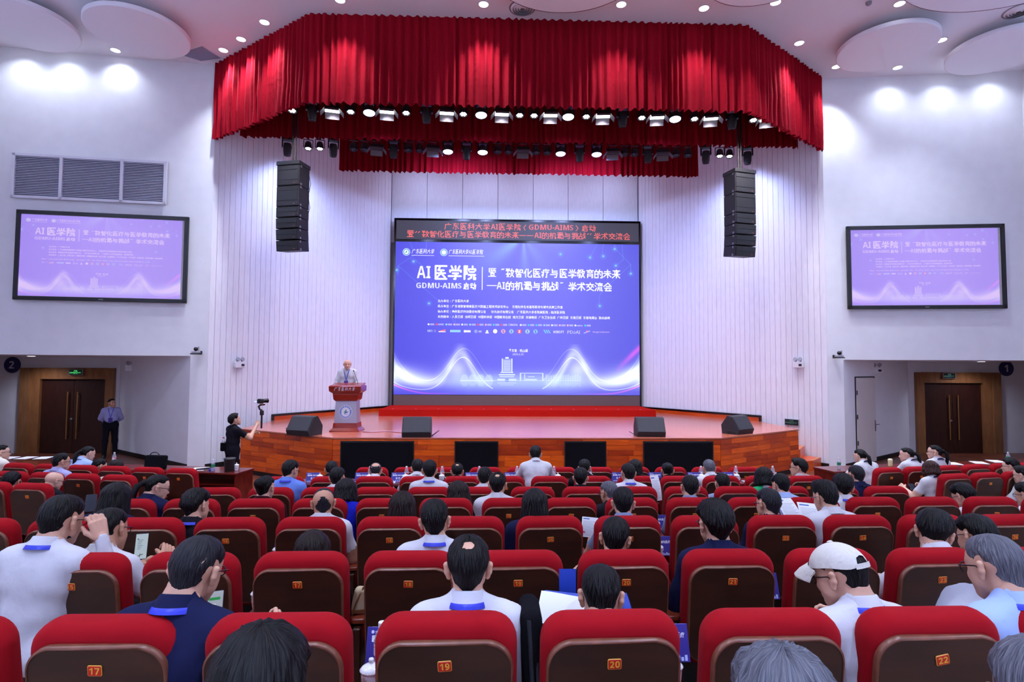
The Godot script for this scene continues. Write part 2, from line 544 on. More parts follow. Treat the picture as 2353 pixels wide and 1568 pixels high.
func stage() -> void:
	var root := Node3D.new()
	root.name = "stage_floor_platform"
	add_child(root)
	struct(root, "raised wooden stage with plank front")
	var s := Soup.new()
	var body := [Vector2(-6.85, -14.05), Vector2(-4.17, -12.31), Vector2(4.17, -12.31), Vector2(6.85, -14.05), Vector2(6.85, -20.2), Vector2(-6.85, -20.2)]
	s.prism(body, 0.0, STAGE - 0.03)
	put("core", s, M.black, root)
	s = Soup.new()
	s.prism([Vector2(-6.89, -14.01), Vector2(-4.19, -12.25), Vector2(4.19, -12.25), Vector2(6.89, -14.01), Vector2(6.89, -20.2), Vector2(-6.89, -20.2)], STAGE - 0.03, STAGE)
	put("floorboards", s, M.stage_floor, root)
	# planks on the front faces
	var rng := RandomNumberGenerator.new()
	rng.seed = 7
	var shapes := {}
	for f in 3:
		var a: Vector2 = STAGE_FRONT[f]
		var b: Vector2 = STAGE_FRONT[f + 1]
		var len_ := a.distance_to(b)
		var d := (b - a) / len_
		var out := Vector2(-d.y, d.x)
		if out.y < 0: out = -out
		var turn := Basis(Vector3(d.x, 0, d.y), Vector3.UP, Vector3(out.x, 0, out.y))
		for row in 8:
			var x := 0.0
			while x < len_ - 0.01:
				var w: float = [0.55, 0.7, 0.85, 1.0][rng.randi() % 4]
				if row % 2 == 1 and x == 0.0: w = 0.4
				if len_ - x - w < 0.3: w = len_ - x
				var key := snappedf(w, 0.005)
				if not shapes.has(key):
					var q := Soup.new()
					q.slab(w - 0.003, 0.113, 0.02, 0.002, 0.0015, Transform3D(), 1, 1)
					shapes[key] = q.mesh()
				var p := a + d * (x + w / 2) + out * (0.004 + rng.randf() * 0.003)
				put("plank", shapes[key], M.planks[rng.randi() % 5], root, Transform3D(turn, Vector3(p.x, 0.14 + 0.115 * row + 0.03, p.y)))
				x += w
	# black cloth panels in front of the under-stage loudspeakers
	for q in [[-3.99, -2.48, "the podium side, wide"], [-1.57, -0.68, "the middle, narrow, podium side"], [0.79, 1.65, "the middle, narrow, steps side"], [2.5, 3.99, "the steps side, wide"]]:
		s = Soup.new()
		s.slab(q[1] - q[0], 0.86, 0.06, 0.01, 0.008, at((q[0] + q[1]) / 2, 0.55, -12.24))
		var o := tag(put("stage_front_panel", s, M.black_cloth), "black fabric panel on the stage front towards " + q[2], "panel")
		s = Soup.new()
		for e in [-1, 1]:
			s.box(Vector3((q[0] + q[1]) / 2 + e * ((q[1] - q[0]) / 2 + 0.012), 0.55, -12.245), Vector3(0.02, 0.88, 0.05))
		s.box(Vector3((q[0] + q[1]) / 2, 0.99, -12.245), Vector3(q[1] - q[0] + 0.04, 0.02, 0.05))
		put("edge_strip", s, M.black, o)
	# side steps
	var st := thing("stage_steps", "wooden steps up to the stage with pale anti-slip strips", "steps")
	var polys := [[Vector2(6.9, -14.06), Vector2(7.35, -14.2), Vector2(7.85, -14.7), Vector2(7.02, -15.9), Vector2(6.9, -15.9)], [Vector2(6.9, -14.25), Vector2(7.1, -14.35), Vector2(7.6, -15.02), Vector2(7.02, -15.9), Vector2(6.9, -15.9)], [Vector2(6.9, -14.6), Vector2(7.36, -15.35), Vector2(7.02, -15.9), Vector2(6.9, -15.9)]]
	for k in 3:
		s = Soup.new()
		s.prism(polys[k], 0.0 if k == 0 else 0.26 * k, 0.26 * (k + 1))
		var stp := put("step", s, M.planks[1], st)
		s = Soup.new()
		var a: Vector2 = polys[k][1] if k < 2 else polys[k][0]
		var b: Vector2 = polys[k][2] if k < 2 else polys[k][1]
		for j in 7:
			var p := a.lerp(b, (j + 0.5) / 7.0)
			s.bar(Vector3(p.x, 0.26 * (k + 1) + 0.003, p.y) - Vector3(b.x - a.x, 0, b.y - a.y) * 0.035 + Vector3(-0.04, 0, -0.03), Vector3(p.x, 0.26 * (k + 1) + 0.003, p.y) + Vector3(b.x - a.x, 0, b.y - a.y) * 0.035 + Vector3(-0.04, 0, -0.03), 0.03, 0.004)
		put("anti_slip_strip", s, mat(rgb(206, 190, 130), 0.7), stp)
	# red carpeted riser under the screen
	s = Soup.new()
	s.box(Vector3(0.02, STAGE + 0.1, -18.6), Vector3(8.58, 0.2, 2.1))
	var ri := tag(put("carpet_riser", s, M.carpet), "low red carpeted platform below the big LED screen", "platform")
	s = Soup.new()
	for k in 12:
		s.box(Vector3(-3.9 + 0.71 * k, STAGE + 0.203, -17.9), Vector3(0.05, 0.006, 0.03))
	put("floor_clip", s, M.metal, ri)


func slat_walls() -> void:
	for side in [-1, 1]:
		var root := Node3D.new()
		root.name = "wall_slats_left" if side < 0 else "wall_slats_right"
		add_child(root)
		struct(root, "white wall of vertical slats between stage screen and side wall")
		var a := Vector2(side * 8.02, -14.6)
		var b := Vector2(side * 4.42, -19.9)
		var len_ := a.distance_to(b)
		var d := (b - a) / len_
		var out := Vector2(-d.y, d.x)
		if out.x * side > 0: out = -out
		var s := Soup.new()
		s.prism([a, b, b - out * 0.25, a - out * 0.25], 0.0, CEIL)
		put("backing", s, M.backing, root)
		var count := 41
		var pitch := len_ / count
		var turn := Basis(Vector3(-d.x * side, 0, -d.y * side) * -1.0, Vector3.UP, Vector3(out.x, 0, out.y))
		if turn.determinant() < 0: turn.x = -turn.x
		var meshes := []
		for k in 2:
			var q := Soup.new()
			var y0: float = 0.02 if k == 0 else STAGE + 0.17
			q.slab(pitch - 0.006, CEIL - y0, 0.02, 0.002, 0.003, Transform3D(Basis.IDENTITY, Vector3(0, (CEIL + y0) / 2, 0)), 1, 1)
			meshes.append(q.mesh())
		for k in count:
			var p := a + d * (pitch * (k + 0.5)) + out * (0.007 if k % 2 else 0.004)
			put("slat", meshes[0 if k * pitch < 1.75 else 1], M.slat, root, Transform3D(turn, Vector3(p.x, 0, p.y)))
		# low wooden plinth with black trim along the stage part
		s = Soup.new()
		var p0 := a + d * 1.85 + out * 0.05
		var p1 := b + out * 0.05
		s.bar(Vector3(p0.x, STAGE + 0.06, p0.y), Vector3(p1.x, STAGE + 0.06, p1.y), 0.06, 0.12)
		put("plinth", s, M.planks[2], root)
		s = Soup.new()
		s.bar(Vector3(p0.x, STAGE + 0.14, p0.y), Vector3(p1.x, STAGE + 0.14, p1.y), 0.08, 0.055)
		s.bar(Vector3(p0.x, STAGE + 0.08, p0.y), Vector3(p0.x + d.x * 0.05, STAGE + 0.08, p0.y + d.y * 0.05), 0.075, 0.16)
		put("black_trim", s, M.black_gloss, root)
		s = Soup.new()
		s.bar(Vector3(a.x + out.x * 0.05, 0.06, a.y + out.y * 0.05), Vector3(a.x + d.x * 1.8 + out.x * 0.05, 0.06, a.y + d.y * 1.8 + out.y * 0.05), 0.03, 0.12)
		put("skirting", s, M.black, root)
	# wall behind and above the screen
	var w := Node3D.new()
	w.name = "wall_stage_back"
	add_child(w)
	struct(w, "pale panelled wall above the big LED screen")
	var bs := Soup.new()
	bs.box(Vector3(0, CEIL / 2, -20.25), Vector3(9.4, CEIL, 0.3))
	put("backing", bs, M.backing, w)
	var pm := Soup.new()
	pm.slab(1.255, CEIL - 7.0, 0.06, 0.004, 0.008, Transform3D(Basis.IDENTITY, Vector3(0, (CEIL + 7.0) / 2, 0)), 1, 1)
	var pmm := pm.mesh()
	for k in 7:
		put("panel", pmm, M.slat, w, at(-3.8 + 1.265 * k, 0, -20.07))


# ------------------------------------------------------------------ door recesses in the wing walls
func alcoves() -> void:
	for side in [-1, 1]:
		var j := Vector2(side * 8.41, -14.55)
		var e := Vector2(side * (11.9 if side < 0 else 12.2), -17.25)
		var d := (e - j).normalized()
		var out := Vector2(-d.y, d.x)
		if out.y < 0: out = -out
		var s := Soup.new()
		s.prism([j, e, e - out * 0.2, j - out * 0.2], 0, 2.9)
		struct(put("wall_recess_left" if side < 0 else "wall_recess_right", s, M.wall), "white slanted wall of the door recess")
		s = Soup.new()
		s.box(Vector3(side * 14.0, 1.45, -17.35), Vector3(6.0, 2.9, 0.3))
		struct(put("wall_door_left" if side < 0 else "wall_door_right", s, M.wall), "white wall around the double door")
		s = Soup.new()
		s.box(Vector3(side * 16.9, 1.45, -14.5), Vector3(0.3, 2.9, 6.0))
		s.box(Vector3(side * 15.1, 1.45, -13.9), Vector3(3.6, 2.9, 0.2))
		struct(put("wall_lobby_left" if side < 0 else "wall_lobby_right", s, M.wall), "white end wall of the door recess")
		s = Soup.new()
		s.prism([Vector2(side * 8.0, -14.62), Vector2(side * 17.0, -13.6), Vector2(side * 17.0, -17.5), Vector2(side * 8.0, -17.5)], 2.83, 3.0)
		struct(put("ceiling_recess_left" if side < 0 else "ceiling_recess_right", s, M.ceiling), "low ceiling of the door recess")
		s = Soup.new()
		s.bar(Vector3(j.x + out.x * 0.012, 0.06, j.y + out.y * 0.012), Vector3(e.x + out.x * 0.012, 0.06, e.y + out.y * 0.012), 0.024, 0.12)
		struct(put("baseboard_recess_left" if side < 0 else "baseboard_recess_right", s, M.black), "black skirting along the recess wall")
		var rl := thing("unseen_recess_downlight", "unseen round downlight in the low ceiling before door " + ("two" if side < 0 else "one"), "light", at(side * 13.7, 2.826, -16.3))  # out of view behind the lintel, placed to light the recess walls
		s = Soup.new()
		s.lathe([Vector2(0.0, -0.004), Vector2(0.08, -0.003), Vector2(0.095, 0.0)], 20)
		put("lamp_lens", s, glow(rgb(244, 246, 255), 3.0), rl)
		var rp := SpotLight3D.new()
		rp.name = "lamp"
		rp.rotation_degrees.x = -90
		rp.position.y = -0.03
		rp.spot_angle = 75
		rp.spot_range = 20
		rp.light_size = 0.08
		rp.light_color = Color(0.86, 0.88, 1.0)
		rp.light_energy = 3.6
		rp.shadow_enabled = true
		rl.add_child(rp)
		# double door
		var cx: float = -13.26 if side < 0 else 13.64
		var door := Node3D.new()
		door.name = "door_2" if side < 0 else "door_1"
		add_child(door)
		door.position = Vector3(cx, 0, -17.2)
		struct(door, "dark wooden double door in a brown frame")
		var inner: float = 0.18 * side   # the leaf sits towards the stage side of the frame
		var x0: float = -1.32; var x1: float = 1.32
		var l0: float = -0.77 if side < 0 else -1.09
		var l1: float = 1.09 if side < 0 else 0.77
		s = Soup.new()
		s.box(Vector3((x0 + l0) / 2, 1.25, 0.06), Vector3(l0 - x0, 2.5, 0.14))
		s.box(Vector3((x1 + l1) / 2, 1.25, 0.06), Vector3(x1 - l1, 2.5, 0.14))
		s.box(Vector3((l0 + l1) / 2, 2.34, 0.06), Vector3(l1 - l0, 0.33, 0.14))
		put("door_frame", s, M.frame_wood, door)
		s = Soup.new()
		var sx: float = x0 if side < 0 else x1
		s.box(Vector3(sx - side * 0.13, 1.25, 0.15), Vector3(0.26, 2.5, 0.05))
		put("architrave", s, wood(rgb(150, 104, 66), rgb(126, 84, 50), 0.4, Vector3(2, 0.5, 2), 39), door)
		for k in 2:
			s = Soup.new()
			var w := (l1 - l0) / 2
			s.slab(w - 0.008, 2.16, 0.05, 0.004, 0.004, at(l0 + w * (k + 0.5), 1.09, 0.03), 1, 1)
			var leaf := put("door_leaf", s, M.door_wood, door)
			s = Soup.new()
			var hx: float = l0 + w + (0.14 if k else -0.14)
			s.tube([Vector3(hx, 0.42, 0.11), Vector3(hx, 1.8, 0.11)], [0.016], 10)
			s.tube([Vector3(hx, 0.55, 0.05), Vector3(hx, 0.55, 0.11)], [0.01], 8)
			s.tube([Vector3(hx, 1.67, 0.05), Vector3(hx, 1.67, 0.11)], [0.01], 8)
			put("pull_handle", s, M.brass, leaf)
		s = Soup.new()
		s.lathe([Vector2(0.035, 0), Vector2(0.035, 0.012), Vector2(0.0, 0.016)], 16, Transform3D(Basis(Vector3.RIGHT, PI / 2), Vector3((l0 + l1) / 2 - 0.05, 1.0, 0.056)))
		put("lock", s, M.metal, door)
	# white service door in the slanted recess wall by door 1
	var a := Vector2(8.96, -14.95)
	var b := Vector2(10.0, -15.7)
	var dd := (b - a).normalized()
	var oo := Vector2(-dd.y, dd.x)
	if oo.y < 0: oo = -oo
	var turn := Basis(Vector3(dd.x, 0, dd.y), Vector3.UP, Vector3(oo.x, 0, oo.y))
	var c := (a + b) / 2 + oo * 0.005
	var dr := Node3D.new()
	dr.name = "door_3"
	add_child(dr)
	dr.transform = Transform3D(turn, Vector3(c.x, 0, c.y))
	struct(dr, "narrow white door with black outline in the slanted wall")
	var s2 := Soup.new()
	var wd := a.distance_to(b)
	s2.box(Vector3(-wd / 2, 1.19, 0.01), Vector3(0.03, 2.38, 0.02))
	s2.box(Vector3(wd / 2, 1.19, 0.01), Vector3(0.03, 2.38, 0.02))
	s2.box(Vector3(0, 2.37, 0.01), Vector3(wd, 0.03, 0.02))
	put("door_frame", s2, M.black, dr)
	s2 = Soup.new()
	s2.slab(wd - 0.05, 2.32, 0.03, 0.003, 0.003, Transform3D(Basis.IDENTITY, Vector3(0, 1.18, 0.02)), 1, 1)
	var lf := put("door_leaf", s2, mat(rgb(222, 214, 208), 0.6), dr)
	s2 = Soup.new()
	s2.box(Vector3(wd / 2 - 0.07, 1.0, 0.04), Vector3(0.05, 0.3, 0.012))
	s2.tube([Vector3(wd / 2 - 0.07, 1.04, 0.04), Vector3(wd / 2 - 0.07, 1.04, 0.09), Vector3(wd / 2 + 0.06, 1.04, 0.1)], [0.011], 8)
	put("lever_handle", s2, M.metal, lf)
	for y in [0.6, 1.3, 1.95]:
		s2 = Soup.new()
		s2.box(Vector3(-wd / 2 + 0.03, y, 0.04), Vector3(0.05, 0.12, 0.01))
		put("hinge", s2, M.black, lf)


# ------------------------------------------------------------------ red valances above the stage
func valances() -> void:
	_valance([Vector2(-7.98, -14.52), Vector2(-4.9, -12.32), Vector2(4.93, -12.32), Vector2(7.98, -14.5)], CEIL - 0.005, 8.37, 11, "wide red velvet valance hanging from the ceiling at the stage front")
	_valance([Vector2(-7.25, -14.4), Vector2(7.25, -14.4)], CEIL - 0.005, 8.42, 12, "red velvet valance behind the first row of stage lights")
	_valance([Vector2(-5.4, -16.8), Vector2(5.45, -16.8)], CEIL - 0.005, 8.42, 13, "shorter red velvet valance nearest the big screen")

func _valance(path: Array, y1: float, y0: float, sd: int, label: String) -> void:
	var rng := RandomNumberGenerator.new()
	rng.seed = sd
	var pts := []      # [position, outward]
	var total := 0.0
	for k in path.size() - 1:
		var a: Vector2 = path[k]
		var b: Vector2 = path[k + 1]
		var n := int(a.distance_to(b) / 0.028)
		var d := (b - a).normalized()
		var out := Vector2(-d.y, d.x)
		if out.y < 0: out = -out
		for j in n:
			pts.append([a.lerp(b, float(j) / n), out])
	pts.append([path[-1], pts[-1][1]])
	var ns := FastNoiseLite.new()
	ns.seed = sd
	ns.frequency = 1.0
	var off := PackedFloat32Array()
	var ph := 0.0
	var amp := 0.06
	var fw := 0.17
	for k in pts.size():
		ph += 0.028 / fw * TAU
		if ph > TAU:
			ph -= TAU
			fw = rng.randf_range(0.1, 0.24)
			amp = rng.randf_range(0.03, 0.085)
		var w := sin(ph)
		off.append(amp * (signf(w) * pow(absf(w), 0.7)) + 0.015 * sin(ph * 3.0 + k * 0.05))
	var rows := []
	var steps := 9
	for r in steps + 1:
		var t := float(r) / steps   # from hem to top
		var row := []
		for k in pts.size():
			var f := lerpf(1.0, 0.55, t)
			var sway := ns.get_noise_2d(k * 0.06, t * 1.6) * 0.05 * (1.0 - t)
			var p: Vector2 = pts[k][0] + pts[k][1] * (off[k] * f + sway)
			var hem := (ns.get_noise_2d(k * 0.12, 30.0) * 0.03 + off[k] * 0.12) * (1.0 - t)
			row.append(Vector3(p.x, lerpf(y0 + hem, y1, t), p.y))
		rows.append(row)
	var s := Soup.new()
	s.grid(rows)
	var o := tag(put("stage_valance", s, M.velvet), label, "curtain")
	# weighted hem along the bottom edge
	s = Soup.new()
	var h := []
	for q in rows[0]:
		h.append(q + Vector3(0, 0.01, -0.012))
	var back := []
	for q in rows[0]:
		back.append(q + Vector3(0, 0.12, -0.014))
	s.grid([back, h, rows[0]])
	put("hem", s, M.velvet, o)

# ------------------------------------------------------------------ lettering: each sign as strokes on a 10 x 10 grid ("xyxy..." per stroke)
const STROKES := {
	"广": "5051 1292 121609", "东": "1191 402484 535949 2618 7698", "医": "90101999 4133 3373 2585 535528 5588",
	"科": "4011 0343 2129 2407 2446 6172 6374 5695 8089", "大": "0393 505309 5399", "学": "2032 5052 8072 14139394 357556 0797 565949",
	"院": "1019 1030233516 7071 43429293 5484 4696 666849 86899998", "启": "5051 22828424 222619 3686893936",
	"动": "1141 0353 231747 3658 53938979 707559", "暨": "1040441410 1242 5090 5292 707254 828494 3575783835 3676 0999",
	"数": "2024 0252 0011 4031 241639 4519 0656 7063 6292 928559 637699", "智": "2012 1141 0353 313315 3355 6191946461 2676792926 2777",
	"化": "3005 2229 5058699997 9256", "疗": "5051 2191 212619 0314 0725 438365 656959", "与": "2024847959 2282 0666",
	"教": "1141 0353 2023 5005 1545363929 0757 7063 6292 928559 637699", "育": "5051 1191 412383 7283 2925858979 2787",
	"的": "2012 0242490902 0545 6053 62929979 6476", "未": "1282 0494 5059 5408 5498", "来": "1191 3234 7264 0595 5059 5509 5599",
	"机": "0242 2029 2306 2345 515549 5181899997", "遇": "1021 03232718 1899 3080833330 3282 5057 38349498 4777",
	"挑": "0232 202919 0635 505639 70799997 9183 8496 4144 4655", "战": "2025 2242 0545490905 5393 707698 9559 8091",
	"术": "0292 5059 5308 5398 7081", "交": "5051 0292 3315 7395 745719 345799",
	"流": "1021 0314 0926 6061 3191 514383 7293 454739 6569 858999", "会": "5004 5094 3474 1696 462989 7899",
	"主": "4051 1292 1595 0999 5259", "办": "13837969 404419 1507 8597", "单": "2031 7061 2282852522 2383 0797 5259",
	"位": "3005 2329 6061 4292 5457 8477 4999", "承": "2070525949 3474 3676 033308 935598", "省": "5053 3113 7193 8215 3484893934 3585 3787",
	"健": "2004 1219 3141334438 3899 51919454 4393 7078 5696", "康": "5051 1191 111609 33838535 2494 5259 3647 3948 7658 5699",
	"据": "0232 202919 0635 41919343 414639 4595 7476 5797995957", "工": "1191 5159 0999",
	"程": "4011 0343 2129 2407 2446 5090935350 5595 5797 4999 7579", "技": "0232 202919 0635 4292 7074 549449 5599",
	"研": "0141 2104 1545491915 5191 4595 616549 8189", "究": "5051 13129293 3324 7384 2676799998 454719", "中": "1292961612 5059",
	"心": "1508 3338497977 5264 8497", "莞": "0191 3032 7072 14139394 3575 1696 464819 66699998", "社": "2031 024206 2429 3546 5494 7179 5999",
	"名": "4014 318105 3354 3686893936", "家": "5051 13129293 2383 5315 45675949 5518 8566 6699", "高": "5051 0191 3272743432 19159599 3777793937",
	"等": "2002 1141 6052 6191 2383 5255 0595 1797 767969 3849", "城": "0333 2028 0837 4292 424639 44646757 707599 9469 8091",
	"市": "5051 0292 5259 2824848878", "发": "211393 504509 457529 4699 7081", "展": "11919313 111509 2494 4346 7346 2696 3639 5699",
	"作": "3005 2329 5043 4292 6269 6595 6797", "室": "5051 13129293 2373 432575 6486 2787 5559 0999",
	"协": "0444 2029 53838979 606549 9597 5547", "神": "2031 024206 2429 3546 5292965652 5494 7079", "州": "202609 5058 8089 0406 3345 6375",
	"股": "10404939 101609 1343 1646 606254 60808393 559559 6699", "份": "3005 2329 6044 7094 55858979 656749", "有": "0292 4006 3934848979 3585 3787",
	"限": "1019 1030233516 50909454 505978 5292 9576 6599", "公": "3004 6094 542888 7699", "司": "11818969 1363 2565682825",
	"华": "2003 1215 50549493 8153 0797 5559", "为": "2031 13838979 504509 5567", "各": "4014 318106 3296 3676793936",
	"附": "1019 1030233516 5044 5359 6393 808979 6576", "属": "11919313 111509 3484 5459 3585863635 29279799", "、": "4658",
	"临": "0108 2029 5033 4292 6374 4595994945 6569", "床": "5051 1191 111609 3494 6269 6538 6598", "支": "1292 5054 248419 3599",
	"持": "0232 202919 0635 4191 7073 4393 4595 848979 5768", "媒": "201539 4309 0343 5191 6064 8084 6484 6272 4696 7479 7658 7698",
	"体": "3005 2329 4292 7079 7247 7296 5787", "人": "504409 5399", "民": "20808323 202948 2595 53678998", "日": "2080892920 2484",
	"报": "0232 202919 0635 5059 509092 549459 6599", "光": "5054 2133 8173 0494 444709 64699997", "明": "0131370701 0434 50909989 505649 5393 5696",
	"国": "0090990900 2272 2474 2777 5257 6576", "在": "1292 4005 2429 4595 6369 3999", "线": "3003330746 0948 5292 5594 607699 9659 8091",
	"南": "1191 5053 1913939989 3575 3777 5559", "方": "5051 0292 424519 44848969", "羊": "3041 7061 1292 2585 0797 5259",
	"晚": "0131370701 0434 6043 518173 4393954543 636649 75799998", "卫": "10808565 4049 0999", "生": "2014 1393 2686 0999 5059",
	"电": "1181861611 1484 5058699997", "视": "2031 024206 2429 3546 57509097 727559 85899998", "台": "401484 7295 2686892926",
	"实": "5051 13129293 3344 2536 0797 635719 6799", "纵": "3003330746 0948 606449 6477 808569 8499",
	"横": "0242 2029 2306 2345 5191 6063 8083 4393 54949757 7377 6749 8799", "松": "0242 2029 2306 2345 6054 7094 745999 8799",
	"安": "5051 13129293 0696 432799 7519", "全": "5004 5094 2575 3777 0999 5559", "出": "5059 11149491 05099995", "口": "1292981812",
	"山": "5059 13199993", "湖": "1021 0314 0926 3262 4044 3555583835 70909989 707669 7393 7696", "：": "4344 4748", "“": "3113 7153", "”": "3112 7152", "—": "0595", "·": "4555", "（": "613559", "）": "316539",
}

class Canvas:
	var w: int
	var h: int
	var d := PackedFloat32Array()   # rgb, display values 0..1

	func _init(w_: int, h_: int, c := Color.BLACK) -> void:
		w = w_; h = h_
		d.resize(w * h * 3)
		for k in w * h:
			d[k * 3] = c.r; d[k * 3 + 1] = c.g; d[k * 3 + 2] = c.b

	func dot(x: int, y: int, c: Color, a: float) -> void:
		if x < 0 or y < 0 or x >= w or y >= h or a <= 0.0: return
		var k := (y * w + x) * 3
		d[k] += (c.r - d[k]) * a; d[k + 1] += (c.g - d[k + 1]) * a; d[k + 2] += (c.b - d[k + 2]) * a

	func line(a: Vector2, b: Vector2, r: float, c: Color, alpha := 1.0, soft := 0.6) -> void:
		var ab := b - a
		var l2 := maxf(ab.length_squared(), 0.0001)
		for y in range(int(minf(a.y, b.y) - r - 1), int(maxf(a.y, b.y) + r + 2)):
			for x in range(int(minf(a.x, b.x) - r - 1), int(maxf(a.x, b.x) + r + 2)):
				var p := Vector2(x + 0.5, y + 0.5)
				var q := a + ab * clampf((p - a).dot(ab) / l2, 0, 1)
				dot(x, y, c, alpha * clampf((r - p.distance_to(q)) / soft + 0.5, 0, 1))

	func disc(p: Vector2, r: float, c: Color, alpha := 1.0, soft := 1.0) -> void:
		for y in range(int(p.y - r - soft), int(p.y + r + soft + 1)):
			for x in range(int(p.x - r - soft), int(p.x + r + soft + 1)):
				dot(x, y, c, alpha * clampf((r - p.distance_to(Vector2(x + 0.5, y + 0.5))) / soft + 0.5, 0, 1))

	func rect(x0: int, y0: int, x1: int, y1: int, c: Color, alpha := 1.0) -> void:
		for y in range(y0, y1):
			for x in range(x0, x1):
				dot(x, y, c, alpha)

	func strokes(t: String, p: Vector2, size: Vector2, r: float, c: Color, slant := 0.0) -> void:
		for st in t.split(" ", false):
			for k in range(0, st.length() - 3, 2):
				var a := Vector2(int(st[k]), int(st[k + 1])) / 9.0
				var b := Vector2(int(st[k + 2]), int(st[k + 3])) / 9.0
				a.x += slant * (1 - a.y); b.x += slant * (1 - b.y)
				line(p + a * size, p + b * size, r, c)

	func latin(m: TextMesh, p: Vector2, size: Vector2, c: Color) -> void:   # letters from the font, fitted into a box
		var f := m.get_faces()
		var box := m.get_aabb()
		for k in range(0, f.size(), 3):
			if absf(f[k].z - box.position.z) > 0.0001 or absf(f[k + 1].z - box.position.z) > 0.0001 or absf(f[k + 2].z - box.position.z) > 0.0001: continue
			var q := []
			for j in 3:
				q.append(p + Vector2((f[k + j].x - box.position.x) / box.size.x * size.x, (box.end.y - f[k + j].y) / box.size.y * size.y))
			var lo: Vector2 = q[0].min(q[1]).min(q[2])
			var hi: Vector2 = q[0].max(q[1]).max(q[2])
			for y in range(int(lo.y), int(hi.y) + 1):
				for x in range(int(lo.x), int(hi.x) + 1):
					var hit := 0
					for s in 4:
						if Geometry2D.point_is_inside_triangle(Vector2(x + 0.25 + 0.5 * (s & 1), y + 0.25 + 0.25 * (s & 2)), q[0], q[1], q[2]): hit += 1
					if hit: dot(x, y, c, hit / 4.0)

	func texture() -> ImageTexture:
		return ImageTexture.create_from_image(image())

	func image() -> Image:
		var b := PackedByteArray()
		b.resize(w * h * 3)
		for k in w * h * 3:
			b[k] = int(clampf(d[k], 0, 1) * 255.0)
		return Image.create_from_data(w, h, false, Image.FORMAT_RGB8, b)


func write(cv: Canvas, t: String, x: float, y: float, pitch: float, size: Vector2, r: float, c: Color, slant := 0.0) -> float:
	for ch in t:
		if STROKES.has(ch):
			cv.strokes(STROKES[ch], Vector2(x, y), size, r, c, slant)
			x += pitch
		else:
			x += pitch * 0.6
	return x

func latin(cv: Canvas, t: String, x: float, y: float, w: float, h: float, c: Color, bold := true) -> void:
	cv.latin(text_mesh(t, 1.0, 0.0, bold), Vector2(x, y), Vector2(w, h), c)


